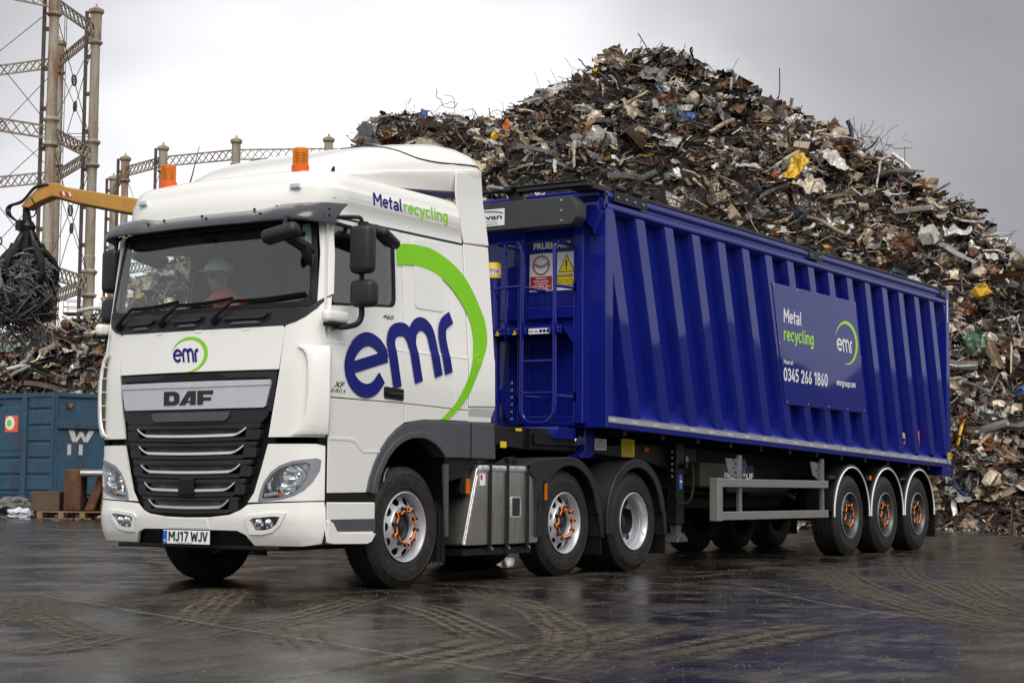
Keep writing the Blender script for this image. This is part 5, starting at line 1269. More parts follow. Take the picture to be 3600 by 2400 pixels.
bm = B(); prism(bm, [(-.750, 3.107), (-.931, 3.107), (-.84, 3.272)], 'x', 4.668, 4.6699); obj('triangle_fill', bm, M_YELLOW, N2)
bm = B(); prism(bm, [(-.83, 3.225), (-.85, 3.225), (-.846, 3.15), (-.834, 3.15)], 'x', 4.666, 4.6679); lathe(bm, [(.010, 0), (0, .001)], (4.667, -.84, 3.13), (-1, 0, 0), 10); obj('exclamation_mark', bm, M_INK, N2)
letters('notice_print', 'DANGER', lambda u, v: (4.669, -.732-u, 3.048+v), .030, M_INK, N2, width=.19, weight=.02)
for k, w_ in enumerate(('Do not stand on', 'platform while trailer', 'is being loaded')):
    letters('notice_print', w_, lambda u, v, k=k: (4.669, -.732-u, 3.012-.026*k+v), .017, M_INK, N2, width=.215 if k == 1 else .185, weight=.01)
# ladder and platform
bm = B(); xr = 4.38
tube(bm, catmull([(4.62, -.94, 3.36), (4.52, -.91, 3.375), (4.42, -.885, 3.375), (xr, -.873, 3.31), (xr, -.873, 3.1), (xr, -.877, 2.4), (xr, -.88, 1.75), (xr, -.86, 1.60), (xr, -.78, 1.53), (xr, -.68, 1.52), (xr, -.57, 1.53), (xr, -.49, 1.60), (xr, -.475, 1.75), (xr, -.478, 2.4), (xr, -.48, 3.1), (xr, -.478, 3.30), (xr, -.44, 3.385), (xr, -.36, 3.40), (xr, -.20, 3.41), (4.45, -.17, 3.40), (4.62, -.30, 3.37)], 4), .022, 10)
LD = obj('ladder', bm, M_BLUE, TL)
for z in (2.155, 1.828):
    bm = B(); tube(bm, [(xr, -.875, z), (xr, -.476, z)], .016, 8); obj('rung', bm, M_BLUE, LD)
bm = B(); tube(bm, [(xr, -.272, 3.40), (xr, -.272, 2.45)], .018, 8); obj('guard_rail', bm, M_BLUE, LD)
bm = B(); tube(bm, [(xr, -.15, 2.93), (xr, -.48, 2.94)], .017, 8); obj('guard_rail', bm, M_BLUE, LD)
for z in (2.93, 1.80):
    bm = B(); tube(bm, [(xr, -.874, z), (4.61, -.97, z-.01)], .017, 8); box(bm, 4.60, 4.615, -1.0, -.96, z-.05, z+.04); obj('ladder_stay', bm, M_BLUE, LD)
bm = B(); tube(bm, [(xr+.02, -.48, 2.93), (4.62, -.62, 2.90)], .014, 8); tube(bm, [(xr+.02, -.48, 1.80), (4.66, -.64, 1.79)], .014, 8); obj('ladder_stay', bm, M_BLUE, LD)
bm = B(); box(bm, 4.365, 4.376, -.96, .60, 2.432, 2.512); box(bm, 4.376, 4.66, -.96, .60, 2.500, 2.512); PLT = obj('platform', bm, M_BLUE, TL, bevel=.004)
bm = B(); prism(bm, [(4.38, 2.50), (4.66, 2.50), (4.66, 2.30)], 'y', -.97, -.96); obj('platform_bracket', bm, M_BLUE, PLT)
for y in (-.873, -.48, -.272):
    bm = B(); prism(bm, [(y-.008, 2.36), (y-.03, 2.45), (y-.03, 2.52), (y-.008, 2.60)], 'x', 4.36, 4.39)
    for dz in (2.455, 2.49):
        for dy in (-.05, .05): bolt(bm, (4.364, y+dy, dz), (-1, 0, 0), .012, .012)
    obj('clamp', bm, M_BLUE, PLT)
bm = B(); box(bm, 4.358, 4.364, -.825, -.575, 2.435, 2.492); nn_ = obj('load_notice', bm, M_VWHITE, TL)
letters('notice_print', 'MAX 140kg', lambda u, v: (4.356, -.585-u, 2.452+v), .022, M_RED, nn_, width=.11, weight=.02)
for k in range(3):
    bm = B(); lathe(bm, [(.019, 0), (.018, .001), (0, .0015)], (4.3575, -.722-.042*k, 2.464), (-1, 0, 0), 14); obj('notice_symbol', bm, M_NAVY, nn_)
for y in (-.185, -.40):
    bm = B(); prism(bm, [(y+.026, 2.438), (y-.026, 2.438), (y, 2.488)], 'x', 4.361, 4.3635); tt = obj('warning_triangle', bm, M_YELLOW, TL)
    bm = B(); prism(bm, [(y+.004, 2.448), (y-.004, 2.448), (y-.004, 2.472), (y+.004, 2.472)], 'x', 4.3595, 4.3608); obj('warning_mark', bm, M_INK, tt)
# cover end box
bm = B(); prism(bm, [(-1.145, 3.525), (-1.208, 3.60), (-1.208, 3.73), (-1.137, 3.82), (1.20, 3.82), (1.20, 3.525)], 'x', 4.25, 4.45); EB = obj('cover_end_box', bm, pmat('box_charcoal', (.045, .044, .046), .55, var=.08, bump=.2, bscale=300), TL, bevel=.008)
for z in (3.775, 3.67, 3.565):
    bm = B(); bolt(bm, (4.25, -1.03, z), (-1, 0, 0), .016, .008); obj('bolt', bm, M_GALV, EB)
bm = B(); box(bm, 4.245, 4.249, -.339, .30, 3.575, 3.752); DN = obj('maker_sticker', bm, M_VWHITE, EB)
letters('sticker_print', 'Donovan', lambda u, v: (4.2435, .25-u, 3.645+v), .05, M_INK, DN, width=.56, weight=.025)
bm = B(); tube(bm, [(4.244, .28-.6*k/20, 3.705+.028*math.sin(math.pi*k/20)**.7) for k in range(21)], .005, 5); obj('sticker_line', bm, M_NAVY, DN)
letters('sticker_print', 'a Shur-Co LLC', lambda u, v: (4.2435, -.05-u, 3.615+v), .018, M_INK, DN, width=.2, weight=.0)
letters('sticker_print', 'SHURCO.COM', lambda u, v: (4.2435, -.12-u, 3.590+v), .013, M_INK, DN, width=.13, weight=.01)
bm = B(); hexa(bm, [(4.30, -.55, 3.80), (4.30, -.40, 3.80), (4.45, -.40, 3.80), (4.45, -.55, 3.80), (4.30, -.42, 3.97), (4.30, -.28, 3.97), (4.36, -.28, 3.97), (4.36, -.42, 3.97)]); cyl(bm, (4.28, -.42, 3.955), (4.28, -.20, 3.955), .03, 12); cyl(bm, (4.24, -.42, 3.93), (4.24, .3, 3.93), .022, 10); ar = obj('cover_arm', bm, M_CHASSIS, EB)
bm = B(); cyl(bm, (4.26, -.30, 3.955), (4.08, -.24, 3.955), .026, 12); obj('arm_bolt', bm, M_GALV, ar)
bm = B(); box(bm, 4.30, 4.42, -1.30, -.42, 3.92, 3.96); box(bm, 4.28, 4.44, -1.30, -.42, 3.965, 3.978); box(bm, 4.42, 4.66, -1.32, -1.05, 3.90, 3.955); obj('cover_rail', bm, M_COVER, TL, bevel=.004)
# hydraulic ram
bm = B(); cyl(bm, (4.47, -.06, 1.55), (4.47, -.06, 3.06), .075, 20); RM = obj('hydraulic_ram', bm, M_BLUE, TL)
bm = B(); lathe(bm, [(.085, 0), (.085, .14), (.07, .165), (0, .17)], (4.47, -.06, 3.055), (0, 0, 1), 20); obj('ram_head', bm, M_YELLOW, RM)
bm = B(); lathe(bm, [(.0865, .035), (.0865, .105)], (4.47, -.06, 3.055), (0, 0, 1), 20); obj('ram_label', bm, M_VWHITE, RM)
letters('ram_lettering', 'HYVA', lambda u, v: (4.47-.0885*math.cos((u-.08)/.088+.62), -.06-.0885*math.sin((u-.08)/.088+.62), 3.105+v), .045, M_RED, RM, width=.14, weight=.02)
bm = B(); cyl(bm, (4.50, -.10, 1.80), (4.50, .5, 1.80), .05, 14); prism(bm, [(-.10, 1.86), (-.24, 1.98), (-.29, 1.98), (-.29, 1.53), (-.24, 1.53), (-.12, 1.74)], 'x', 4.52, 4.56); PV = obj('pivot_bracket', bm, M_BLUE, TL, bevel=.005)
for k in range(6):
    bm = B(); bolt(bm, (4.52, -.272, 1.57+.075*k), (-1, 0, 0), .016, .012); obj('bolt', bm, M_GALV, PV)
# floor and body underside
bm = B(); hexa(bm, [(4.70, -1.25, zb(4.7)-.10), (15.3, -1.25, zb(15.3)-.10), (15.3, 1.25, zb(15.3)-.10), (4.70, 1.25, zb(4.7)-.10), (4.70, -1.25, zb(4.7)-.02), (15.3, -1.25, zb(15.3)-.02), (15.3, 1.25, zb(15.3)-.02), (4.70, 1.25, zb(4.7)-.02)]); obj('body_floor', bm, M_CHASSIS, TL)
for k in range(12):
    xx = 5.2+.85*k; bm = B(); box(bm, xx, xx+.08, -1.22, 1.22, zb(xx)-.17, zb(xx)-.10); obj('floor_bearer', bm, M_CHASSIS, TL)
bm = B(); box(bm, 15.30, 15.34, -1.25, 1.25, 1.25, 3.9); obj('tailgate', bm, M_BLUE, TL)
bm = B(); hexa(bm, [(15.0, -1.30, 1.10), (15.60, -1.30, 1.085), (15.60, 1.30, 1.085), (15.0, 1.30, 1.10), (15.0, -1.30, 1.24), (15.58, -1.30, 1.185), (15.58, 1.30, 1.185), (15.0, 1.30, 1.24)]); RB = obj('tail_beam', bm, M_BLUE, TL, bevel=.008)
bm = B(); lathe(bm, [(.030, 0), (.026, .012), (0, .016)], (15.52, -1.30, 1.14), (0, -1, 0), 14); obj('side_marker', bm, M_AMBER, RB)
# chassis
CH = [(3.95, 1.46), (4.95, 1.43), (15.2, 1.17), (15.2, .98), (13.5, .88), (10.5, .80), (8.0, .80), (7.2, .88), (6.5, 1.08), (6.0, 1.16), (5.2, 1.21), (4.75, 1.236), (3.95, 1.236)]
for s in (-1, 1):
    bm = B(); prism(bm, CH, 'y', s*.62, s*.54); cb = obj('chassis_beam', bm, M_CHASSIS, TL, bevel=.006)
    bm = B(); prism(bm, [(4.75, 1.30), (6.9, 1.36), (7.6, 1.33), (7.6, 1.00), (6.9, 1.08), (6.3, 1.17), (5.2, 1.225), (4.75, 1.24)], 'y', s*.86, s*.80); obj('outrigger_plate', bm, M_CHASSIS, TL, bevel=.006)
bm = B(); box(bm, 3.95, 4.78, -.86, .86, 1.24, 1.455); obj('neck_box', bm, M_CHASSIS, TL, bevel=.006)
bm = B(); hexa(bm, [(3.2, -.62, 1.30), (3.95, -.80, 1.24), (3.95, .80, 1.24), (3.2, .62, 1.30), (3.2, -.62, 1.46), (3.95, -.80, 1.46), (3.95, .80, 1.46), (3.2, .62, 1.46)]); obj('neck_nose', bm, M_CHASSIS, TL, bevel=.006)
for (xx, yy) in ((3.55, -.76), (3.75, -.81)):
    bm = B(); box(bm, xx, xx+.10, yy-.012, yy-.004, 1.25 if xx < 3.6 else 1.42, 1.31 if xx < 3.6 else 1.445); obj('yellow_tag', bm, M_YELLOW, TL)
bm = B(); prism(bm, [(4.88, 1.49), (5.06, 1.49), (5.06, 1.20), (4.98, 1.17), (4.80, 1.17), (4.80, 1.21), (4.88, 1.25)], 'y', -.95, -.80); obj('body_prop', bm, M_BLUE, TL, bevel=.006)
bm = B(); box(bm, 3.98, 4.98, -.90, -.865, 1.29, 1.40); sb_ = obj('side_plate', bm, M_CHASSIS, TL, bevel=.004)
bm = B(); lathe(bm, [(.001, .012), (.045, .010), (.05, 0)], (4.83, -.90, 1.352), (0, -1, 0), 16)
for v in bm.verts: v.co.x = 4.83+(v.co.x-4.83)*1.6
obj('oval_lamp', bm, M_CHROME, sb_)
bm = B(); box(bm, 5.222, 5.468, -.868, -.862, 1.265, 1.384); nn2 = obj('danger_notice', bm, M_VWHITE, TL)
for k, w_ in enumerate(('DANGER', 'KEEP CLEAR OF', 'UNPROPPED BODY')):
    letters('notice_print', w_, lambda u, v, k=k: (5.345-(.055, .10, .112)[k]+u, -.870, 1.350-.033*k+v), .019, M_RED, nn2, width=(.11, .20, .224)[k], weight=.02)
bm = B(); box(bm, 5.80, 6.09, -.868, -.862, 1.205, 1.398); nn3 = obj('yellow_notice', bm, M_YELLOW, TL)
for k in range(12):
    bm = B(); box(bm, 5.82, 6.07-.05*random.random(), -.8695, -.8682, 1.225+.013*k, 1.229+.013*k); obj('notice_print', bm, M_INK, nn3)
bm = B(); box(bm, 6.32, 6.40, -.885, -.862, 1.268, 1.315); obj('side_marker', bm, M_AMBER, TL, bevel=.006)
# landing legs
for s in (-1, 1):
    y0, y1 = sorted((s*.86, s*.98))
    bm = B(); box(bm, 6.88, 7.06, y0, y1, .46, 1.38); LG = obj('landing_leg', bm, M_CHASSIS, TL, bevel=.01)
    bm = B(); box(bm, 6.91, 7.03, y0+.02, y1-.02, .33, .46); prism(bm, [(6.83, .26), (7.11, .26), (7.07, .31), (7.0, .36), (6.94, .36), (6.87, .31)], 'y', y0-.03, y1+.03); obj('leg_foot', bm, M_RIMD, LG, bevel=.006)
    if s < 0:
        bm = B(); box(bm, 6.935, 7.0, -.985, -.981, .86, 1.02); lb_ = obj('blue_label', bm, pmat('label_blue', (.05, .15, .55), .4), LG)
        bm = B(); box(bm, 6.94, 6.995, -.987, -.9855, .93, .955); obj('label_print', bm, M_VWHITE, lb_)
        bm = B(); cyl(bm, (6.97, -.98, 1.12), (6.97, -1.06, 1.12), .035, 10); tube(bm, catmull([(7.22, -1.0, 1.14), (7.21, -1.02, .98), (7.16, -1.03, .80), (7.08, -1.03, .72), (6.96, -1.03, .70), (6.80, -1.02, .70)], 5), .014, 8); obj('crank_handle', bm, M_CHASSIS, LG)
        for k in range(5):
            bm = B(); lathe(bm, [(.014, 0), (.012, .012), (0, .014)], (6.86, -.93, 1.0+.07*k), (-1, -.4, 0), 8); obj('bolt', bm, M_GALV, LG)
bm = B(); lathe(bm, [(.036, 0), (.034, .006), (0, .007)], (7.34, -.87, 1.205), (0, -1, 0), 16); obj('reflector', bm, M_TAPE, TL)
bm = B(); box(bm, 7.02, 7.14, -.87, -.862, 1.27, 1.33); obj('maker_plate', bm, M_GALV, TL)
bm = B(); box(bm, 7.45, 8.15, -1.0, -.62, .88, 1.17); obj('valve_box', bm, pmat('olive_box', (.035, .033, .016), .5), TL, bevel=.02)
bm = B(); box(bm, 8.18, 8.95, -.98, -.62, .82, 1.16); tb = obj('tool_box', bm, M_CHASSIS, TL, bevel=.02)
letters('maker_lettering', 'FRUEHAUF', lambda u, v: (8.06+u, -1.003, .985+v), .07, M_VWHITE, TL, width=.80, weight=.03)
bm = B(); box(bm, 8.50, 8.60, -1.03, -1.0, 1.0, 1.22); lv = obj('control_panel', bm, pmat('control_blue', (.02, .08, .25), .4), TL, bevel=.006)
bm = B(); lathe(bm, [(.02, 0), (.02, .02), (0, .022)], (8.55, -1.03, 1.16), (0, -1, 0), 10); obj('red_knob', bm, M_RED, lv)
bm = B(); box(bm, 8.52, 8.58, -1.033, -1.0305, 1.02, 1.05); obj('yellow_tag', bm, M_YELLOW, lv)
bm = B(); box(bm, 7.4, 10.6, -.62, .62, .62, .80); obj('air_tank_bay', bm, M_BLACK, TL, bevel=.05)
for yy in (-.75, .75):
    bm = B(); cyl(bm, (9.1, yy, .88), (10.2, yy, .88), .13, 18); obj('air_tank', bm, M_CHASSIS, TL)
# side guard
bm = B(); box(bm, 7.28, 7.403, -1.302, -1.19, .495, .99); SGD = obj('side_guard', bm, M_GUARD, TL, bevel=.008)
for z0, z1 in ((.885, .980), (.505, .602)):
    bm = B(); box(bm, 7.404, 10.527, -1.300, -1.268, z0, z1); obj('guard_rail', bm, M_GUARD, SGD, bevel=.006)
for xx in (7.92, 10.40):
    bm = B(); box(bm, xx, xx+.075, -1.262, -1.225, .52, 1.26); prism(bm, [(xx-.28, 1.22), (xx+.03, 1.22), (xx+.03, .98), (xx-.20, 1.05)], 'y', -1.22, -1.212)
    up_ = obj('guard_post', bm, M_GALV, SGD)
    for q in range(5): pass
    bm = B()
    for q in range(4): bolt(bm, (xx-.02-.05*(q % 2), -1.222, 1.06+.05*q), (0, -1, 0), .012, .01)
    obj('post_bolts', bm, M_CHASSIS, SGD)
bm = B(); box(bm, 7.9, 10.5, 1.24, 1.28, .5, .6); box(bm, 7.9, 10.5, 1.24, 1.28, .88, .98); obj('side_guard', bm, M_GUARD, TL)
# trailer running gear
AX = (11.254, 12.563, 13.872)
for xx in AX:
    put_wheel('trailer', TL, xx, -1.305, .527, -1, random.random()); put_wheel('trailer', TL, xx, 1.27, .527, 1, random.random())
    bm = B(); cyl(bm, (xx, -1.0, .52), (xx, 1.0, .52), .075, 12)
    for s in (-1, 1):
        prism(bm, [(xx-.75, .78), (xx-.70, .86), (xx+.1, .66), (xx+.45, .60), (xx+.45, .52), (xx, .50)], 'y', s*.58, s*.48); lathe(bm, [(0, 0), (.14, 0), (.15, .12), (.13, .28), (0, .28)], (xx+.36, s*.53, .60), (0, 0, 1), 14)
    obj('axle', bm, M_CHASSIS, TL)
    for s in (-1, 1):
        cx = xx+.06; pts = [(cx-.665, .60)]+arcpts(cx, .545, .655, 176, 4, 22)+[(cx+.665, .60)]
        bm = B(); arch(bm, pts, s*1.305, s*.92, .016); mg = obj('mudguard', bm, M_BLACK, TL, bevel=.005)
        if s < 0:
            bm = B(); tube(bm, [(p[0], -1.312, p[1]) for p in arcpts(cx, .545, .622, 183, -3, 28)], .011, 6); obj('white_edge', bm, M_VWHITE, mg)
            o = arcpts(cx, .545, .662, 184, -4, 26); i_ = arcpts(cx, .545, .605, 184, -4, 26)
            bm = fill2d([o+i_[::-1]]); place2d(bm, lambda u, v: (u, -1.307, v)); thicken(bm, V(0, .02, 0)); obj('guard_lip', bm, M_DGREY, mg, bevel=.006)
            bm = B(); cyl(bm, (cx-.70, -1.25, 1.02), (cx-.48, -1.25, 1.02), .03, 10); box(bm, cx-.60, cx-.57, -1.25, -.6, 1.0, 1.04); obj('guard_stay', bm, M_CHASSIS, mg)
bm = B(); box(bm, 12.0, 12.06, -1.30, -1.28, 1.0, 1.06); obj('side_marker', bm, M_AMBER, TL, bevel=.008)
bm = B(); box(bm, 14.60, 14.615, -1.30, -.92, .18, .80); obj('mud_flap', bm, M_BLACK, TL)
bm = B(); box(bm, 14.60, 14.615, .92, 1.30, .18, .80); obj('mud_flap', bm, M_BLACK, TL)
bm = B(); box(bm, 14.9, 15.0, -1.2, 1.2, .45, .57); box(bm, 14.7, 14.95, -.6, -.5, .5, 1.1); box(bm, 14.7, 14.95, .5, .6, .5, 1.1); obj('underrun_bar', bm, M_BLACK, TL)
# ================================================================== THE YARD
def ground_mat():
    t = NT('wet_yard'); P = t.coords('Object'); b = t.b
    def mapped(rot, sc): return t.n('ShaderNodeMapping', {'Vector': P, 'Rotation': (0, 0, R(rot)), 'Scale': sc}).outputs[0]
    big = t.noise(P, .30, 6, .6, .8); patch = t.noise(P, .75, 8, .62, 1.2); mid = t.noise(P, 2.6, 8, .68, .6); fine = t.noise(P, 22, 8, .75); grit = t.noise(P, 120, 3, .7)
    dragA = t.noise(mapped(-50, (.30, 7.0, 1)), 1.5, 7, .7, .4); dragB = t.noise(mapped(-22, (.25, 8.0, 1)), 1.3, 7, .7, .4); dragC = t.noise(mapped(28, (.30, 7.0, 1)), 1.1, 7, .7, .5)
    selA = t.ramp(big, [(.44, 1.0), (.52, 0.0)]); drag = t.mix(selA, dragB, dragA); drag = t.mix(t.ramp(t.noise(P, .42, 3, .5), [(.54, 0.0), (.62, 1.0)]), drag, dragC)
    film = t.ramp(t.math('ADD', t.math('MULTIPLY', patch, .62), t.math('MULTIPLY', mid, .38)), [(.44, 0.0), (.61, 1.0)], 'EASE')
    streak = t.ramp(drag, [(.44, 0.0), (.62, 1.0)])
    hair = t.noise(t.mix(selA, mapped(-22, (1.2, 16.0, 1)), mapped(-50, (1.2, 16.0, 1))), 3.2, 8, .75, .3)
    mud = t.math('MULTIPLY', film, t.math('MULTIPLY_ADD', streak, .70, .30))
    mud = t.math('MULTIPLY', mud, t.math('MULTIPLY_ADD', t.ramp(hair, [(.40, 0.0), (.58, 1.0)]), .8, .2))
    mud = t.math('MULTIPLY', mud, t.math('MULTIPLY_ADD', t.ramp(fine, [(.38, 0.0), (.62, 1.0)]), .6, .5), clamp=True)
    c = t.mix(mid, (.0040, .0034, .0031), (.011, .0093, .0080))
    c = t.mix(mud, c, (.160, .132, .098))
    c = t.mix(t.math('MULTIPLY', t.ramp(fine, [(.56, 0.0), (.74, 1.0)]), .35), c, (.085, .072, .058))
    c = t.mix(t.ramp(grit, [(.69, 0.0), (.75, .7)]), c, (.24, .215, .18))
    t.l(c, b.inputs['Base Color'])
    wet = t.ramp(t.math('ADD', t.math('MULTIPLY', patch, .55), t.math('MULTIPLY', mid, .45)), [(.34, .09), (.68, .30)])
    rr = t.math('MULTIPLY_ADD', mud, .40, wet); rr = t.math('MULTIPLY_ADD', t.math('SUBTRACT', fine, .5), .16, rr, clamp=True)
    t.l(rr, b.inputs['Roughness']); b.inputs['Specular Tint'].default_value = (1.0, .90, .80, 1)
    t.l(t.math('MULTIPLY_ADD', mud, -.26, .36), b.inputs['Specular IOR Level'])
    hgt = t.math('MULTIPLY_ADD', grit, .25, t.math('MULTIPLY', fine, .6)); hgt = t.math('MULTIPLY_ADD', drag, .9, hgt); hgt = t.math('MULTIPLY_ADD', mud, .5, hgt)
    t.bump(hgt, .30, .005)
    return t.m
def mud_mat(name, col, cover):
    t = NT(name); P = t.coords('Object'); b = t.b
    n1 = t.noise(P, 9, 7, .75, .6); n2 = t.noise(P, 55, 5, .7)
    c = t.ramp(n2, [(.3, tuple(v*.6 for v in col)), (.7, tuple(v*1.25 for v in col))]); t.l(c, b.inputs['Base Color'])
    b.inputs['Roughness'].default_value = .62; b.inputs['Specular IOR Level'].default_value = .3
    uv = t.n('ShaderNodeUVMap').outputs[0]; sx = t.n('ShaderNodeSeparateXYZ', {0: uv})
    edge = t.math('SUBTRACT', 1.0, t.math('ABSOLUTE', t.math('MULTIPLY_ADD', sx.outputs[0], 2.0, -1.0)))
    ends = t.math('SUBTRACT', 1.0, t.math('POWER', t.math('ABSOLUTE', t.math('MULTIPLY_ADD', sx.outputs[1], 2.0, -1.0)), 3.0))
    edge = t.math('MULTIPLY', t.math('MINIMUM', edge, .6), 1.6)
    a = t.math('MULTIPLY', t.math('MULTIPLY', edge, ends), t.ramp(t.math('ADD', t.math('MULTIPLY', n1, .7), t.math('MULTIPLY', n2, .3)), [(.62-cover*.3, 0.0), (.70-cover*.12, 1.0)]))
    t.l(t.math('MULTIPLY', a, 1.15, clamp=True), b.inputs['Alpha'])
    return t.m
bm = B(); bmesh.ops.create_grid(bm, x_segments=2, y_segments=2, size=450)
GD = obj('ground', bm, ground_mat(), None, smooth=0, kind='structure')
M_MUD = mud_mat('drying_mud', (.135, .112, .084), .70); M_MUD2 = mud_mat('thin_mud', (.110, .090, .066), .66); M_LINE = mud_mat('slab_joint', (.20, .185, .16), .9)
def ribbon(name, pts, w, mat, z=.004, parent=None, n=10, jit=0.0, off=0.0):
    P = catmull([(p[0], p[1], 0) for p in pts], n); bm = B(); uvl = bm.loops.layers.uv.new('UVMap'); rows = []
    N = len(P)
    for i, p in enumerate(P):
        d = (P[min(i+1, N-1)]-P[max(i-1, 0)]).normalized(); nn = V(-d.y, d.x, 0); k = off+jit*mnoise.noise(V(i*.15, off*7, 0))
        c_ = p+nn*k; ww = w*(1+.35*mnoise.noise(V(i*.21, off*3, 5)))
        rows.append((bm.verts.new((c_+nn*ww/2).to_tuple()[:2]+(z,)), bm.verts.new((c_-nn*ww/2).to_tuple()[:2]+(z,))))
    for i in range(N-1):
        f = bm.faces.new([rows[i][0], rows[i+1][0], rows[i+1][1], rows[i][1]])
        for lp, uv in zip(f.loops, ((0, i/(N-1)), (0, (i+1)/(N-1)), (1, (i+1)/(N-1)), (1, i/(N-1)))): lp[uvl].uv = uv
    return obj(name, bm, mat, parent, smooth=0)
TRK = {'T1': [(1.88, -1.49), (0.98, -2.3), (0.4, -2.95), (-0.37, -3.67), (-1.34, -4.44), (-2.01, -4.91), (-2.84, -5.37), (-3.58, -5.68), (-4.4, -5.9)],
'T3': [(-3.0, -2.82), (-2.57, -2.49), (-1.66, -1.79), (-0.72, -1.06), (-0.12, -0.55), (0.42, -0.08)],
'T4': [(-3.42, -1.77), (-2.99, -1.35), (-2.11, -0.49), (-1.05, 0.58)],
'T4b': [(-1.68, -0.13), (-2.48, -1.06), (-3.27, -2.13), (-3.6, -2.72), (-3.68, -3.03)],
'T5': [(-1.9, -1.1), (-0.84, -0.64), (0.3, -0.2)],
'T6': [(-3.3, -3.3), (-2.13, -2.87), (-1.3, -2.54), (0.4, -1.68)],
'T7': [(8.2, -2.08), (5.89, -3.2), (3.22, -4.6), (1.47, -5.7), (0.5, -6.42), (-.1, -6.9)],
'T8': [(8.91, -1.95), (5.2, -3.73), (2.59, -5.12), (1.19, -6.03), (-0.18, -6.97)],
'T9': [(10.77, -2.1), (6.46, -3.86), (4.31, -4.88), (2.26, -5.92), (1.13, -6.59)],
'T10': [(7.86, -4.09), (5.66, -4.82), (3.97, -5.45), (2.68, -6.04)],
'T15': [(-4.29, -5.21), (-3.45, -4.98), (-2.39, -4.75)], 'T16': [(-2.67, -5.34), (-1.87, -5.1), (-0.78, -4.79)],
'T17': [(-2.37, -3.12), (-2.8, -3.57), (-3.57, -4.28)], 'T18': [(-0.27, -2.38), (-1.37, -3.65), (-2.57, -4.78)],
'T19': [(-4.63, -3.13), (-4.25, -3.13), (-3.43, -2.75)], 'T20': [(-3.02, -5.99), (-2.16, -5.87), (-1.08, -5.8), (-0.26, -5.83)]}
M_SMEAR = mud_mat('smeared_mud', (.100, .080, .056), .62)
zz_ = .003
for k, pts in TRK.items():
    ribbon('mud_smear', pts, .62 if k != 'T1' else .8, M_SMEAR, zz_, GD, 8, .12); zz_ += .0001
zz_ = .005
for k, pts in TRK.items():
    strong = k in ('T1', 'T3', 'T6', 'T18', 'T15')
    for j, o in enumerate((-.14, -.05, .045, .135) if k not in ('T15', 'T16', 'T20') else (-.2, 0, .2)):
        ribbon('mud_track', pts, .070 if k not in ('T15', 'T16', 'T20') else .16, M_MUD if strong else M_MUD2, zz_, GD, 8, .05, o); zz_ += .00015
for k, pts in {'J1': [(-1.0, 1.2), (-1.41, 0.17), (-2.03, -1.32), (-2.72, -2.85), (-3.22, -4.09), (-3.61, -4.96), (-3.9, -5.73), (-4.4, -7.0)], 'J2': [(3.89, -3.03), (2.09, -4.5), (0.9, -5.67), (0.5, -6.42)], 'J3': [(4.2, -1.9), (6.21, -2.21), (8.93, -2.89), (10.26, -3.9), (13, -6)]}.items():
    ribbon('slab_joint', pts, .028, M_LINE, zz_, GD, 14, .04); zz_ += .0002
# standing water
def water_mat():
    t = NT('puddle_water'); P = t.coords('Object')
    t.b.inputs['Base Color'].default_value = (.030, .020, .013, 1); t.b.inputs['Roughness'].default_value = .03; t.b.inputs['IOR'].default_value = 1.33
    t.bump(t.noise(P, 6, 2), .04, .01); return t.m
M_WATER = water_mat()
def puddle(cx, cy_, rx, ry, seed, ang=0):
    bm = B(); vs = []
    for k in range(120):
        a = 2*math.pi*k/120; q = 1+.55*mnoise.noise(V(math.cos(a)*1.6+seed, math.sin(a)*1.6, seed*.7))+.30*mnoise.noise(V(math.cos(a)*5+seed, math.sin(a)*5, seed*.3))
        x_, y_ = rx*q*math.cos(a), ry*q*math.sin(a)
        vs.append(bm.verts.new((cx+x_*math.cos(ang)-y_*math.sin(ang), cy_+x_*math.sin(ang)+y_*math.cos(ang), .0062)))
    bm.faces.new(vs)
    return obj('puddle', bm, M_WATER, GD, smooth=0)
puddle(6.2, .9, 1.6, .55, 4.1, .3); puddle(16, -2.6, 3.4, .5, 2.2, .3); puddle(23, -.4, 4.5, .6, 9.2, .45)
# loose grit on the slabs
rng = np.random.default_rng(3)
def grit_mesh(n):
    u = rng.uniform(0, 1, n); d = 5.5+34*u**2.0; s = rng.uniform(-.34, .34, n)*d*1.02
    base = np.array([(1, 0, 0), (-.5, .87, 0), (-.5, -.87, 0), (0, 0, 1)], float)
    sz = (.002+.0045*rng.uniform(0, 1, n)**4)*(1+d*.02)
    o = np.array([[CAM.x, CAM.y, 0]])+np.outer(s, np.array(RH))+np.outer(d, np.array(FH)); o[:, 2] = .004
    a = rng.uniform(0, 6.28, n); c, si = np.cos(a), np.sin(a)
    vv = base[None]*rng.uniform(.6, 1.4, (n, 4, 1)); vx = vv[:, :, 0]*c[:, None]-vv[:, :, 1]*si[:, None]; vy = vv[:, :, 0]*si[:, None]+vv[:, :, 1]*c[:, None]
    vv = np.stack([vx, vy, vv[:, :, 2]*.7], -1)*sz[:, None, None]+o[:, None]
    f = np.array([(0, 1, 3), (1, 2, 3), (2, 0, 3)]); ff = (f[None]+4*np.arange(n)[:, None, None]).reshape(-1, 3)
    me = bpy.data.meshes.new('grit'); me.from_pydata(vv.reshape(-1, 3).tolist(), [], ff.tolist()); return me
link('grit', grit_mesh(13000), pmat('grit_stone', (.13, .115, .095), .7, var=.4, vscale=3), None, kind='stuff', label='fine pale grit scattered over the wet yard', category='grit')

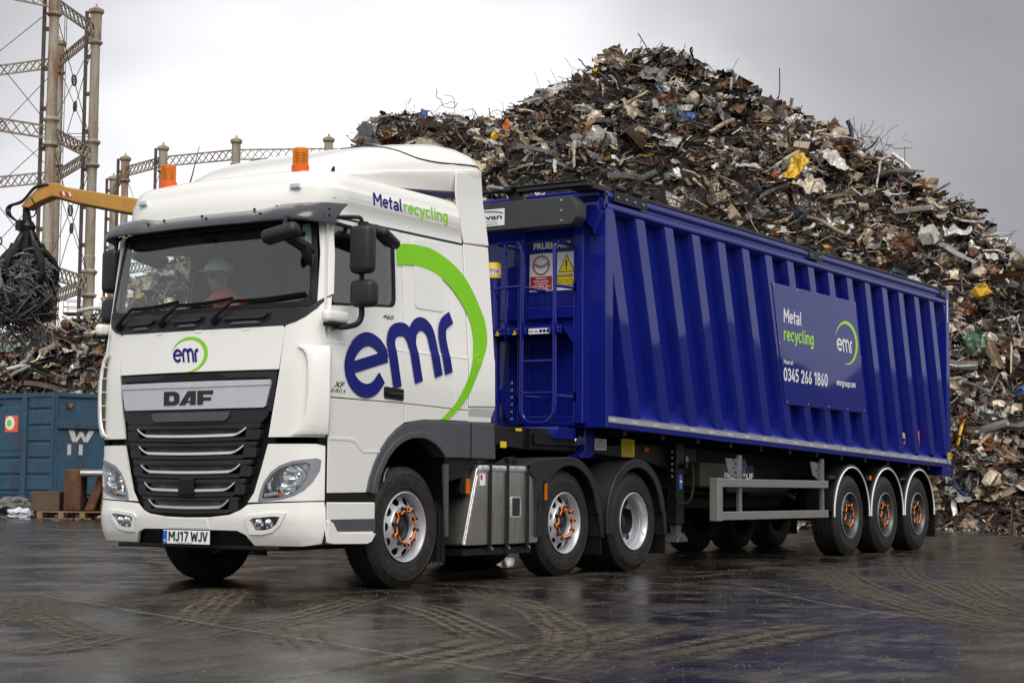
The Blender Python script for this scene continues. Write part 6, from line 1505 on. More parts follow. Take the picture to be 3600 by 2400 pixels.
# ------------------------------------------------------------------ scrap
RID = [(-22.84, 60, 4.72), (-19.88, 60, 5.39), (-17.9, 60, 5.75), (-15.93, 60, 6.37), (-14.65, 60, 6.88), (-13.48, 60, 7.84), (-12.4, 60, 8.45), (-11.41, 60, 9.01), (-9.69, 58, 9.43), (-7.38, 55, 9.92), (-5.79, 53, 10.23), (-4.96, 52, 10.85), (-4.66, 52, 11.38), (-4.14, 52, 12.05), (-3.54, 52, 12.23), (-1.79, 52, 12.11), (-0.39, 51, 11.86), (0.21, 51, 12.38), (1.23, 51, 13.0), (2.51, 51, 13.5), (3.63, 51, 13.91), (4.66, 51, 13.98), (5.34, 51, 13.81), (6.0, 50, 13.14), (7.09, 50, 12.59), (8.34, 50, 12.0), (9.59, 50, 11.33), (10.21, 49, 10.46), (11.21, 48, 9.78), (12.16, 48, 9.3), (12.69, 47, 8.58), (13.15, 47, 7.95), (13.77, 46, 7.11), (14.95, 45, 6.08), (16.79, 44, 4.73), (19.19, 43, 2.52), (21, 42, .8)]
RS = np.array(RID)
def ridge(s): return np.interp(s, RS[:, 0], RS[:, 1]), np.interp(s, RS[:, 0], RS[:, 2])
def lump(s, d):
    return .75*mnoise.noise(V(s*.30, d*.30, 3.1))+.40*mnoise.noise(V(s*.8, d*.8, 8.2))+.2*mnoise.noise(V(s*2.1, d*2.1, 1.2))
def heap_pt(s, t, sink=0.0):
    """point on the heap: t = 0 at the ridge, 1 at its foot; negative t runs down the far side"""
    D, H = ridge(s); run = .85*H+1.0
    d = D-run*t
    z = H*(1-abs(t)**1.12) if t >= 0 else H*(1-abs(t)**1.3)
    z += lump(s, d)*min(1, 2.5*(1-abs(t)))*min(1, .25+6*abs(t))
    return yard(s, d, max(z, -.15)-sink*min(1, 3*(1-abs(t)))*min(1, .12+7*abs(t)))
def mound():
    bm = B(); ss = np.arange(-24, 21.5, .5); ts = np.linspace(-.9, 1.0, 30); g = []
    for s in ss: g.append([bm.verts.new(heap_pt(float(s), float(t), .30)) for t in ts])
    for i in range(len(ss)-1):
        for j in range(len(ts)-1): bm.faces.new([g[i][j], g[i+1][j], g[i+1][j+1], g[i][j+1]])
    return bm
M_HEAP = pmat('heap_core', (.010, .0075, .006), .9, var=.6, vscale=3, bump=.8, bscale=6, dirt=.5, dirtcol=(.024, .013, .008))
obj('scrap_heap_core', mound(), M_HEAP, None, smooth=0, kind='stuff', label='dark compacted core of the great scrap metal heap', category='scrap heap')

def tmpl_sheet(r, m=6, n=5, amp=.13, asp=.7):
    vs = []; o = r.uniform(0, 50)
    for i in range(m):
        for j in range(n):
            x, y = i/(m-1)-.5, (j/(n-1)-.5)*asp
            edge = (i in (0, m-1)) or (j in (0, n-1))
            x += r.uniform(-.07, .07)*(1.2 if edge else .6); y += r.uniform(-.07, .07)*(1.2 if edge else .6)*asp
            q = V(x*3+o, y*3, o); z = amp*(1.4*mnoise.noise(q)+.8*mnoise.noise(q*2.3)+r.uniform(-.25, .25))
            vs.append((x, y, z))
    fs = [(i*n+j, (i+1)*n+j, (i+1)*n+j+1, i*n+j+1) for i in range(m-1) for j in range(n-1)]
    return vs, fs
def tmpl_strip(r, n=9, w=.10, curl=1.0):
    vs = []; a = r.uniform(-.3, .3); p = V(-.5, 0, 0); k = r.uniform(-curl, curl)*.25; tw = r.uniform(-.5, .5); t = 0
    for i in range(n):
        ca, sa = math.cos(t), math.sin(t); ww = w*r.uniform(.7, 1.2)
        vs += [(p.x, p.y-ww*ca, p.z-ww*sa), (p.x, p.y+ww*ca*.1, p.z+ww*.35), (p.x, p.y+ww*ca, p.z+ww*sa)]
        p = p+V(math.cos(a), r.uniform(-.12, .12), math.sin(a))/(n-1); a += k+r.uniform(-.25, .25)*curl; t += tw*.3
    fs = []
    for i in range(n-1):
        for j in range(2): fs.append((3*i+j, 3*i+3+j, 3*i+4+j, 3*i+1+j))
    return vs, fs
def tmpl_tube(r, n=7, rad=.035, seg=6, curl=.5):
    bm = B(); p = V(-.5, 0, 0); a, b_ = r.uniform(-.3, .3), r.uniform(-.3, .3); pts = []
    for i in range(n):
        pts.append(p.copy()); p += V(math.cos(a)*math.cos(b_), math.sin(a), math.sin(b_))/(n-1); a += r.uniform(-curl, curl); b_ += r.uniform(-curl, curl)
    tube(bm, pts, rad, seg, caps=False); bm.verts.index_update()
    vs = [tuple(v.co) for v in bm.verts]; fs = [tuple(v.index for v in f.verts) for f in bm.faces]; bm.free(); return vs, fs
def tmpl_beam(r):
    L = .5; w, h = r.uniform(.05, .10), r.uniform(.06, .12); pr = [(-w, h), (-w, 0), (w, 0), (w, h)]; vs = []
    xs = (-L, -L*.3, L*.3, L); bend = [r.uniform(-.08, .08) for _ in xs]; tw = [r.uniform(-.3, .3) for _ in xs]
    for x, b_, t in zip(xs, bend, tw):
        for y, z in pr: vs.append((x, y*math.cos(t)-z*math.sin(t)+b_, y*math.sin(t)+z*math.cos(t)+b_*.6))
    fs = [(4*i+j, 4*i+4+j, 4*i+5+j, 4*i+1+j) for i in range(3) for j in range(3)]
    return vs, fs
def tmpl_ball(r):
    bm = B(); bmesh.ops.create_icosphere(bm, subdivisions=2, radius=.5); o = r.uniform(0, 90)
    sx, sy, sz = r.uniform(.7, 1.1), r.uniform(.5, .9), r.uniform(.35, .7)
    for v in bm.verts:
        q = 1+.5*mnoise.noise(v.co*3.0+V(o, 0, 0))+.25*mnoise.noise(v.co*7+V(0, o, 0)); v.co = V(v.co.x*q*sx, v.co.y*q*sy, v.co.z*q*sz)
    bm.verts.index_update(); vs = [tuple(v.co) for v in bm.verts]; fs = [tuple(v.index for v in f.verts) for f in bm.faces]; bm.free(); return vs, fs
def tmpl_box(r):
    vs = []; l, w, h = .5, r.uniform(.2, .4), r.uniform(.12, .3)
    for z in (-h, h):
        for x, y in ((-l, -w), (l, -w), (l, w), (-l, w)): vs.append((x+r.uniform(-.08, .08), y+r.uniform(-.08, .08), z+r.uniform(-.08, .08)))
    return vs, [(3, 2, 1, 0), (4, 5, 6, 7), (0, 1, 5, 4), (1, 2, 6, 5), (2, 3, 7, 6), (3, 0, 4, 7)][1:]
rr_ = random.Random(11)
TM = {'sheet': [tmpl_sheet(rr_, 6, 5, rr_.uniform(.10, .26), rr_.uniform(.3, .8)) for _ in range(16)],
      'strip': [tmpl_strip(rr_, 9, rr_.uniform(.016, .065), rr_.uniform(.3, 1.6)) for _ in range(24)],
      'tube': [tmpl_tube(rr_, 7, rr_.uniform(.018, .05)) for _ in range(8)],
      'beam': [tmpl_beam(rr_) for _ in range(8)],
      'ball': [tmpl_ball(rr_) for _ in range(6)],
      'box': [tmpl_box(rr_) for _ in range(6)],
      'wire': [tmpl_tube(rr_, 11, rr_.uniform(.006, .011), 3, rr_.uniform(.3, .9)) for _ in range(14)]}
PAL = [((.016, .015, .014), 14), ((.040, .037, .034), 12), ((.095, .088, .080), 11), ((.24, .23, .215), 9), ((.46, .445, .42), 7), ((.62, .60, .55), 4), ((.030, .017, .010), 16), ((.075, .035, .016), 16), ((.17, .070, .024), 8),
       ((.21, .15, .095), 11), ((.40, .315, .21), 10), ((.50, .42, .31), 5), ((.55, .32, .02), .8), ((.05, .10, .25), .9), ((.12, .25, .36), .4), ((.28, .035, .02), .6), ((.09, .15, .10), .7), ((.45, .12, .02), .5)]
def scatter(name, kinds, n, seed, smin, smax, label, srange=(-24, 20), trange=(-.06, 1.02), lift=.10, wires=False, pal=None, place=None, tilt=.55):
    """one mass of scrap: thousands of small transformed pieces joined into one mesh"""
    r = np.random.default_rng(seed); pr = random.Random(seed)
    VS, FS, CS = [], [], []; base = 0
    cols = [c for c, w in (pal or PAL)]; cw = [w for c, w in (pal or PAL)]
    kk = list(kinds.keys()); kw = list(kinds.values())
    for i in range(n):
        kd = pr.choices(kk, kw)[0]; vs, fs = pr.choice(TM[kd])
        if place: p, nrm = place(pr)
        else:
            s = pr.uniform(*srange); t = pr.uniform(*trange)
            p = heap_pt(s, t); nrm = (FH*-.72+V(0, 0, .70)).normalized() if t > 0 else V(0, 0, 1)
        sc = smin*(smax/smin)**(pr.random()**1.7)
        if kd == 'wire': sc *= 1.7
        if kd in ('ball', 'box'): sc *= .6
        z_ = (nrm+V(pr.gauss(0, tilt), pr.gauss(0, tilt), pr.gauss(0, tilt*.8))).normalized(); u_, w_ = frame_at(z_)
        a = pr.uniform(0, 6.283); x_ = u_*math.cos(a)+w_*math.sin(a)
        if pr.random() < .6: x_ = (x_-V(0, 0, x_.z*.6)).normalized()       # most long pieces settle near the level
        y_ = z_.cross(x_).normalized(); z_ = x_.cross(y_)
        A = np.array(vs)*sc; Mx = np.array([x_, y_, z_]); p = p+nrm*pr.uniform(-.12, lift)*min(1.5, sc*1.4)
        VS.append(A@Mx+np.array(p)); FS += [tuple(q+base for q in f) for f in fs]; base += len(vs)
        c = pr.choices(cols, cw)[0]; g = pr.uniform(.65, 1.25)
        CS.append(np.tile(np.array([c[0]*g, c[1]*g, c[2]*g, 1.0]), (len(vs), 1)))
    me = bpy.data.meshes.new(name); me.from_pydata(np.concatenate(VS).tolist(), [], FS)
    at = me.color_attributes.new('tone', 'FLOAT_COLOR', 'POINT'); at.data.foreach_set('color', np.concatenate(CS).astype(np.float32).ravel())
    return link(name, me, M_SCRAP, None, kind='stuff', label=label, category='scrap')
def scrap_mat(name, attr=True, col=None):
    t = NT(name); P = t.coords('Object'); b = t.b
    c0 = t.n('ShaderNodeVertexColor', layer_name='tone').outputs[0] if attr else None
    n1 = t.noise(P, 2.2 if attr else 4.0, 6, .7, .5); n2 = t.noise(P, 9, 5, .7)
    src = c0 if attr else col
    c = t.mix(t.ramp(n1, [(.50, 0.0), (.72, .55)]), src, (.055, .028, .014))
    c = t.mix(t.ramp(n2, [(.42, .0), (.8, .5)]), c, (.016, .013, .011))
    t.l(c, b.inputs['Base Color']); t.l(t.math('MULTIPLY_ADD', n2, .5, .22), b.inputs['Roughness']); b.inputs['Metallic'].default_value = .3
    t.bump(n2, .4, .02)
    return t.m
M_SCRAP = scrap_mat('scrap_mixed')
scatter('loose_scrap', {'sheet': 3, 'strip': 9, 'tube': 1.6, 'beam': 1.8, 'ball': .8, 'box': .5}, 13500, 21, .18, .80, 'tightly packed small scrap of the great heap', srange=(-5.2, 19))
scatter('loose_scrap', {'sheet': 3, 'strip': 9, 'tube': 1, 'beam': 1, 'ball': 1, 'box': .6}, 15000, 22, .10, .42, 'small shredded scrap filling the heap behind the trailer', srange=(-5.2, 19))
scatter('heap_foot_scrap', {'sheet': 4, 'strip': 7, 'tube': 1, 'beam': 1.5, 'ball': 1, 'box': .6}, 4200, 28, .18, .85, 'broken scrap spilling out along the foot of the great heap', srange=(7, 20), trange=(.80, 1.04), lift=.25)
scatter('loose_scrap', {'sheet': 5, 'strip': 5, 'tube': 1.3, 'beam': 1, 'ball': 1, 'box': .8}, 4800, 23, .2, .8, 'packed scrap heap behind the blue skip', srange=(-24, -5), trange=(-.05, .8))
WPAL = [((.035, .018, .011), 6), ((.07, .032, .016), 5), ((.05, .047, .045), 5), ((.16, .15, .14), 3), ((.33, .28, .21), 1.5)]
PALE = [((.46, .445, .42), 5), ((.68, .66, .61), 4), ((.40, .315, .21), 6), ((.58, .49, .37), 5), ((.24, .23, .215), 4), ((.17, .07, .024), 3), ((.10, .045, .02), 2)]
scatter('pale_scrap', {'sheet': 5, 'strip': 5, 'ball': .8, 'beam': 1.2}, 2000, 26, .28, .75, 'pale crumpled sheet and strip lying on the face of the great heap', srange=(-5.0, 17), trange=(.0, .95), lift=.22, pal=PALE, tilt=.5)
scatter('pale_scrap', {'sheet': 5, 'strip': 4, 'ball': 1, 'beam': 1}, 420, 27, .30, .9, 'pale crumpled scrap lying on the heap behind the blue skip', srange=(-20, -10), trange=(.0, .6), lift=.22, pal=PALE, tilt=.5)
scatter('scrap_wire', {'wire': 1}, 7500, 24, .25, .8, 'tangled wire and rod trailing through the scrap heap', srange=(-18, 19), trange=(.05, 1.0), lift=.22, pal=WPAL, tilt=.9)
CL = [(heap_pt(rr_.uniform(-5, 15), rr_.uniform(.0, .9)), rr_.uniform(.35, .9)) for _ in range(26)]
def clump(pr):
    c_, r_ = pr.choice(CL); return c_+V(pr.gauss(0, r_*.6), pr.gauss(0, r_*.5), pr.gauss(0, r_*.3)), (FH*-.7+V(0, 0, .7)).normalized()
scatter('scrap_wire_tangle', {'wire': 1}, 1900, 25, .3, .8, 'matted rusty wire bundles lodged in the scrap heap', lift=.3, pal=[((.04, .02, .012), 5), ((.085, .035, .015), 4), ((.12, .115, .11), 1)], tilt=1.2, place=clump)

# larger pieces one can pick out singly
SING = {'sheet': ('crumpled_sheet', 'crumpled sheet', 'metal sheet'), 'strip': ('bent_strip', 'bent strip', 'metal strip'), 'tube': ('bent_pipe', 'bent pipe', 'pipe'), 'beam': ('channel_section', 'twisted channel section', 'steel section'),
        'ball': ('crushed_bundle', 'crushed bundle', 'scrap bundle'), 'box': ('crushed_casing', 'crushed casing', 'casing')}
CNAME = {'charcoal': (.030, .029, .029), 'dull grey': (.12, .118, .112), 'silver grey': (.32, .315, .31), 'off-white': (.58, .56, .52), 'rust brown': (.10, .045, .02), 'dark rust': (.045, .023, .013), 'tan': (.30, .23, .155), 'buff': (.46, .39, .29)}
SM = {k: scrap_mat('scrap_'+k.replace(' ', '_').replace('-', '_'), False, c) for k, c in CNAME.items()}
EX = {'yellow': (.62, .36, .015), 'blue': (.04, .10, .30), 'pale blue': (.16, .33, .48), 'red': (.36, .03, .02), 'green': (.09, .17, .10), 'orange': (.55, .14, .02)}
for k, c in EX.items(): SM[k] = scrap_mat('scrap_'+k.replace(' ', '_'), False, c)
SME = {}
def sheet_hi(r):
    return tmpl_sheet(r, 10, 8, r.uniform(.08, .18), r.uniform(.5, .9))
for kd in SING:
    SME[kd] = []
    for q in range(7):
        vs, fs = sheet_hi(rr_) if kd == 'sheet' else (tmpl_tube(rr_, 9, rr_.uniform(.035, .07), 8, .35) if kd == 'tube' else TM[kd][q % len(TM[kd])])
        me = bpy.data.meshes.new(SING[kd][0]); me.from_pydata(vs, [], fs); me.materials.append(SM['charcoal'])
        SME[kd].append(me)
def single(kd, colour, s, t, size, lift, label, group=None, r=rr_):
    me = r.choice(SME[kd]); o = bpy.data.objects.new(SING[kd][0], me); COL.objects.link(o)
    o.material_slots[0].link = 'OBJECT'; o.material_slots[0].material = SM[colour]
    nrm = (FH*-.72+V(0, 0, .70)).normalized(); z_ = (nrm+V(r.gauss(0, .4), r.gauss(0, .4), r.gauss(0, .4))).normalized(); u_, w_ = frame_at(z_)
    a = r.uniform(0, 6.28); x_ = u_*math.cos(a)+w_*math.sin(a)
    if kd in ('strip', 'tube', 'beam'): x_ = (x_-V(0, 0, x_.z*.55)).normalized()
    y_ = z_.cross(x_).normalized(); z_ = x_.cross(y_)
    m_ = Matrix((x_, y_, z_)).transposed().to_4x4(); m_.translation = heap_pt(s, t)+nrm*lift
    o.matrix_world = m_ @ Matrix.Diagonal((size, size*r.uniform(.8, 1.2), size*r.uniform(.8, 1.2), 1))
    tag(o, label, SING[kd][2], group)
    return o
ORD = ('first', 'second', 'third', 'fourth', 'fifth', 'sixth', 'seventh', 'eighth', 'ninth', 'tenth', 'eleventh', 'twelfth', 'thirteenth', 'fourteenth', 'fifteenth', 'sixteenth')
RIBX = [((V(5.4+.6545*k, -1.3, 3.7)-CAM).dot(RT)/(V(5.4+.6545*k, -1.3, 3.7)-CAM).dot(FW)) for k in range(16)]
def place_word(s, t):
    p = heap_pt(s, t)-CAM; u = p.dot(RT)/p.dot(FW); v = p.dot(UP)/p.dot(FW)
    if s < -5: return 'in the heap over the blue skip, '+('top' if v > .035 else 'upper part' if v > .02 else 'middle' if v > .005 else 'low down')
    h = 'on the crest' if t < .06 else 'just under the crest' if t < .16 else 'high up' if t < .28 else 'halfway up' if t < .40 else 'low down'
    if u > RIBX[-1]+.012:
        q = ('at rail height', 'below rail height', 'at sign height', 'above wheel height', 'at wheel height', 'at the foot')
        return 'beyond the trailer tail, '+(h if v > .04 else q[min(5, int((.04-v)/.03))])+('' if u < .29 else ', by the picture edge')
    if u < RIBX[0]-.02: return 'behind the cab roof, '+h
    k = min(range(16), key=lambda i: abs(RIBX[i]-u))
    return 'over the %s rib, %s' % (ORD[k], h)
SIZEW = lambda q: 'small ' if q < .62 else 'large ' if q > 1.15 else ''
rs = random.Random(99); cnt = 0; USED = set()
while cnt < 270:
    s = rs.uniform(-19, 15.5); t = .035+.945*rs.random()**1.15
    D, H = ridge(s); p = heap_pt(s, t)
    if -13.5 < s < -5: continue
    if s < -13 and t > .55: continue
    if -5 <= s < 10.6 and t > .62: continue            # behind the trailer and cab
    kd = rs.choices(list(SING), [3.2, 8, 3, 3.5, 1.6, 1.0])[0]; colour = rs.choices(list(CNAME), [2.5, 3, 5, 4, 6, 4, 5, 5])[0]
    size = (rs.uniform(.5, .9) if kd == 'sheet' else rs.uniform(.8, 1.5)) if kd not in ('ball', 'box') else rs.uniform(.4, .7)
    w_ = place_word(s, t)
    if len(w_.split())+len(SING[kd][1].split())+4 > 16: continue
    lb0 = '%s%s %s %s' % (SIZEW(size), colour, SING[kd][1], w_)
    if lb0 in USED: continue
    USED.add(lb0); single(kd, colour, s, t, size, rs.uniform(.12, .34), lb0, 'larger pieces lying on the scrap heap', rs); cnt += 1
for kd, colour, s, t, size, lift, label in (
    ('sheet', 'yellow', 7.7, .30, 1.3, .5, 'folded yellow panel standing out mid-slope above the sign panel'),
    ('box', 'yellow', 12.05, .42, .8, .45, 'small yellow casing near the right shoulder of the heap'),
    ('strip', 'yellow', 13.1, .93, 1.7, .5, 'long yellow panel slanting at the foot of the heap beyond the trailer'),
    ('ball', 'yellow', -.55, .12, .6, .4, 'yellow scrap lump left of the highest crest'),
    ('ball', 'blue', 12.4, .66, .9, .4, 'crumpled blue bundle in the heap beyond the tail of the trailer'),
    ('sheet', 'pale blue', 10.1, .45, .8, .45, 'pale blue sheet low on the slope near the trailer tail'),
    ('ball', 'blue', -3.2, .24, .75, .35, 'blue scrap bundle just above the roof deflector'),
    ('sheet', 'blue', 4.9, .22, .7, .35, 'small blue sheet just below the highest crest'),
    ('sheet', 'green', 4.2, .55, 1.2, .4, 'green and rust panel just above the trailer rail'),
    ('sheet', 'green', 11.5, .55, 1.0, .4, 'dull green sheet on the right shoulder of the heap'),
    ('strip', 'red', 9.2, .28, .8, .4, 'red strip below an off-white lump on the upper slope'),
    ('sheet', 'red', 13.9, .55, .8, .4, 'red scrap sheet at the far right edge of the heap'),
    ('strip', 'orange', 6.3, .28, .7, .4, 'small orange strip on the upper slope'),
    ('sheet', 'orange', -.2, .10, .6, .5, 'upright orange rusty flap on the left ridge'),
    ('sheet', 'green', -17.2, .12, 1.6, .4, 'green crushed panel on the heap above the blue skip'),
    ('sheet', 'off-white', 9.0, .22, 1.2, .5, 'bright white crumpled lump high on the right slope')):
    single(kd, colour, s, t, size*.62, lift*.8, label, None, rs)
# rods that stand out against the sky
for k, (s, t, L, lean) in enumerate(((7.75, -.01, .85, .14), (-.75, 0, .15, .0), (9.2, -.01, .1, .9), (4.1, 0, .3, -1.2), (11.0, 0, .1, .9), (5.2, -.02, .2, 1.1))):
    p = heap_pt(s, t)-V(0, 0, .3); bm = B(); q = p+RH*lean*L+V(0, 0, L+.5)
    tube(bm, [p, (p+q)/2+RH*.06, q], .018, 6)
    o = obj('steel_rod', bm, SM['dark rust'], None)
    tag(o, ('tall thin rod sticking up from the right ridge', 'short rod sticking up from the left ridge', 'short leaning rod on the right ridge', 'thin rod leaning left at the crest', 'leaning rod on the right shoulder', 'thin rod leaning right at the crest')[k], 'rod')
# ------------------------------------------------------------------ gasholder frames
def ironwork():
    t = NT('gasholder_iron'); P = t.coords('Object'); b = t.b
    st = t.n('ShaderNodeMapping', {'Vector': P, 'Scale': (1, 1, .12)}).outputs[0]
    n1 = t.noise(st, 1.1, 6, .7, .8); n2 = t.noise(P, .35, 4, .6); n3 = t.noise(P, 2.5, 6, .7)
    f = t.math('MULTIPLY', t.ramp(n1, [(.42, 0.0), (.56, 1.0)]), t.ramp(n2, [(.35, .15), (.65, 1.0)]))
    c = t.mix(f, t.mix(n3, (.29, .27, .215), (.40, .375, .30)), (.20, .095, .04))
    t.l(c, b.inputs['Base Color']); b.inputs['Roughness'].default_value = .75
    return t.m
M_IRON = ironwork(); M_IRONR = pmat('gasholder_rail', (.085, .060, .045), .8, var=.4, vscale=1)
def column(root, s, d, H, levels, r0=.46, detail=True, inward=None):
    o = yard(s, d); bm = B(); prof = [(0, 0), (r0*1.05, 0)]
    zs = sorted(levels)
    for z in zs:
        rr = r0*(1-.18*z/H)
        prof += [(rr, z-2.6), (rr, z-1.25), (rr*1.55, z-1.05), (rr*1.55, z-.9), (rr*1.15, z-.8), (rr*1.15, z+.7), (rr*1.2, z+.8), (rr*1.6, z+1.0), (rr*1.6, z+1.12), (rr, z+1.3)]
        if z < zs[-1]: prof += [(rr*1.1, z+2.3), (rr*1.1, z+2.4), (rr, z+2.45)]
    prof = prof[:-5]+[(r0*1.0, zs[-1]-.7), (r0*1.0, H-.6), (r0*1.35, H-.45), (r0*1.4, H-.2), (r0*.9, H-.05), (.12, H+.12), (.06, H+.35), (0, H+.36)]
    prof = [(a, b) for a, b in prof if b >= 0]
    lathe(bm, prof, o, (0, 0, 1), 14)
    c_ = obj('column', bm, M_IRON, root)
    if detail:
        w = inward if inward is not None else -RH
        bm = B(); a = o+w*(r0+.33)
        u_ = Vector((w.y, -w.x, 0))
        def bar(p, q, h1, h2):
            hexa(bm, [p+u_*h1+w*h2, p-u_*h1+w*h2, p-u_*h1-w*h2, p+u_*h1-w*h2, q+u_*h1+w*h2, q-u_*h1+w*h2, q-u_*h1-w*h2, q+u_*h1-w*h2])
        bar(a, a+V(0, 0, H-.3), .10, .14)
        z = 1.5
        while z < H: bar(o+w*r0*.5+V(0, 0, z), o+w*(r0+.33)+V(0, 0, z+.001), .10, .10) if False else hexa(bm, [o+w*.3+V(0, 0, z)+u_*.1, a+V(0, 0, z)+u_*.1, a+V(0, 0, z)-u_*.1, o+w*.3+V(0, 0, z)-u_*.1, o+w*.3+V(0, 0, z+.35)+u_*.1, a+V(0, 0, z+.35)+u_*.1, a+V(0, 0, z+.35)-u_*.1, o+w*.3+V(0, 0, z+.35)-u_*.1]); z += 3.3
        obj('guide_rail', bm, M_IRONR, root)
    return o
def girder(root, p, q, h=1.0, n=12, t=.075):
    bm = B(); d = (q-p); L = d.length; d.normalize(); side = V(d.y, -d.x, 0).normalized()*.06; up = V(0, 0, 1)
    def bar(a, b, w):
        dd = (b-a).normalized(); nn = dd.cross(side.normalized()).normalized()*w
        hexa(bm, [a+nn+side, a-nn+side, a-nn-side, a+nn-side, b+nn+side, b-nn+side, b-nn-side, b+nn-side])
    bar(p+up*h/2, q+up*h/2, t); bar(p-up*h/2, q-up*h/2, t)
    for k in range(n):
        a = p+d*L*k/n; b = p+d*L*(k+1)/n
        bar(a+up*h/2, b-up*h/2, t*.42); bar(a-up*h/2, b+up*h/2, t*.42)
    return obj('girder', bm, M_IRON, root)
def tie(root, p, q, r=.035):
    bm = B(); tube(bm, [p, q], r, 5); return obj('tie_rod', bm, M_IRONR, root)
def bay(root, a, b, levels, hs):
    """girders between two columns at each level with crossed tie rods and a ring where they meet"""
    for z, h in zip(levels, hs):
        n = max(8, int((b-a).length/.85)); girder(root, a+V(0, 0, z), b+V(0, 0, z), h*.9, n)
    lv = sorted(levels)+[]
    lv = [7.0]+lv
    for z0, z1 in zip(lv, lv[1:]):
        c_ = (a+b)/2+V(0, 0, (z0+z1)/2)
        for p in (a+V(0, 0, z0+.4), a+V(0, 0, z1-.4), b+V(0, 0, z0+.4), b+V(0, 0, z1-.4)): tie(root, p, c_)
        bm = B(); d = (b-a).normalized(); nrm = d.cross(V(0, 0, 1)); u_ = d; w_ = V(0, 0, 1)
        tube(bm, [c_+(u_*math.cos(q)+w_*math.sin(q))*.42 for q in [k*2*math.pi/14 for k in range(14)]], .09, 6, closed=True)
        obj('tie_ring', bm, M_IRONR, root)
LV = (40.2, 29.4, 18.1)
G1 = thing('gasholder_frame', 'tall rust-streaked gasholder frame of iron columns at the left edge', 'gasholder frame', yard(-40, 150))
cs = {k: column(G1, s, d, 42.3, LV, .48) for k, (s, d) in {'a': (-37.6, 138), 'b': (-36.4, 147), 'c': (-42.5, 158), 'f': (-45.2, 131), 'e': (-54.5, 164)}.items()}
for a, b in (('a', 'b'), ('b', 'c'), ('f', 'a'), ('c', 'e')): bay(G1, cs[a], cs[b], LV, (1.0, 1.1, 1.2))
bm = B()
for k in (-.3, .3): tube(bm, [cs['a']+RH*(.95)+FH*k+V(0, 0, 2), cs['a']+RH*(.95)+FH*k+V(0, 0, 39)], .03, 5)
z = 3.0
while z < 39: tube(bm, [cs['a']+RH*.95+FH*-.3+V(0, 0, z), cs['a']+RH*.95+FH*.3+V(0, 0, z)], .02, 4); z += 1.4
obj('ladder', bm, M_IRONR, G1)
for z in (32.0, 16.5):
    bm = B(); c_ = cs['c']+RH*2.3+V(0, 0, z)
    hexa(bm, [c_+RH*-1-FH*.8, c_+RH*1-FH*.8, c_+RH*1+FH*.8, c_+RH*-1+FH*.8, c_+RH*-1-FH*.8+V(0, 0, .2), c_+RH*1-FH*.8+V(0, 0, .2), c_+RH*1+FH*.8+V(0, 0, .2), c_+RH*-1+FH*.8+V(0, 0, .2)])
    for q in (.7, 1.3):
        tube(bm, [c_+RH*-1-FH*.8+V(0, 0, q), c_+RH*1-FH*.8+V(0, 0, q), c_+RH*1+FH*.8+V(0, 0, q), c_+RH*-1+FH*.8+V(0, 0, q)], .035, 4, closed=True)
    for a, b in ((-1, -.8), (1, -.8), (1, .8), (-1, .8)): tube(bm, [c_+RH*a+FH*b, c_+RH*a+FH*b+V(0, 0, 1.3)], .035, 4)
    obj('catwalk', bm, M_IRONR, G1)
G2 = thing('gasholder_frame', 'more distant gasholder frame whose top girders show above the cab roof', 'gasholder frame', yard(-30, 178))
LV2 = (34.7, 24.0, 13.0)
cols2 = [column(G2, s, d, 36.4, LV2, .45, i < 3) for i, (s, d) in enumerate(((-46.0, 196), (-41.97, 184), (-36.67, 178), (-28.38, 174), (-18.81, 173), (-9.5, 176)))]
for a, b in zip(cols2, cols2[1:]):
    girder(G2, a+V(0, 0, LV2[0]), b+V(0, 0, LV2[0]), 1.0, max(8, int((b-a).length/.8)))
    if a is cols2[0]: continue
    for p, q in ((a+V(0, 0, LV2[0]-.4), (a+b)/2+V(0, 0, 29)), (b+V(0, 0, LV2[0]-.4), (a+b)/2+V(0, 0, 29)), (a+V(0, 0, LV2[1]), (a+b)/2+V(0, 0, 29)), (b+V(0, 0, LV2[1]), (a+b)/2+V(0, 0, 29))): tie(G2, p, q)
    girder(G2, a+V(0, 0, LV2[1]), b+V(0, 0, LV2[1]), 1.0, max(8, int((b-a).length/.8)))

# ------------------------------------------------------------------ material handler with a grab full of cable
M_CATY = pmat('handler_yellow', (.42, .21, .03), .55, var=.2, vscale=1.5, dirt=.35, dirtcol=(.12, .06, .02), bump=.1, bscale=10)
MH = thing('material_handler', 'yellow material handler holding a cable bundle beside the gasholder columns', 'crane', yard(-8.5, 50))
def vert_plate(pts, d0, d1):
    bm = B(); A = [bm.verts.new(yard(s, d0, z)) for s, z in pts]; Bv = [bm.verts.new(yard(s, d1, z)) for s, z in pts]; n = len(pts)
    bm.faces.new(A); bm.faces.new(list(reversed(Bv)))
    for i in range(n): bm.faces.new([A[i], Bv[i], Bv[(i+1) % n], A[(i+1) % n]])
    return bm
top = [(-14.36, 8.94), (-14.13, 9.24), (-13.84, 9.53), (-13.58, 9.64), (-13.32, 9.65), (-13.05, 9.53), (-12.75, 9.48), (-11.33, 9.26), (-9.46, 8.98), (-8.6, 8.85)]
bot = [(-14.13, 8.9), (-13.82, 9.1), (-13.46, 9.25), (-13.31, 9.23), (-12.74, 9.07), (-11.47, 8.83), (-9.45, 8.49), (-8.6, 8.3)]
bm = vert_plate(top+bot[::-1], 49.7, 50.3); ST_ = obj('stick', bm, M_CATY, MH, bevel=.03)
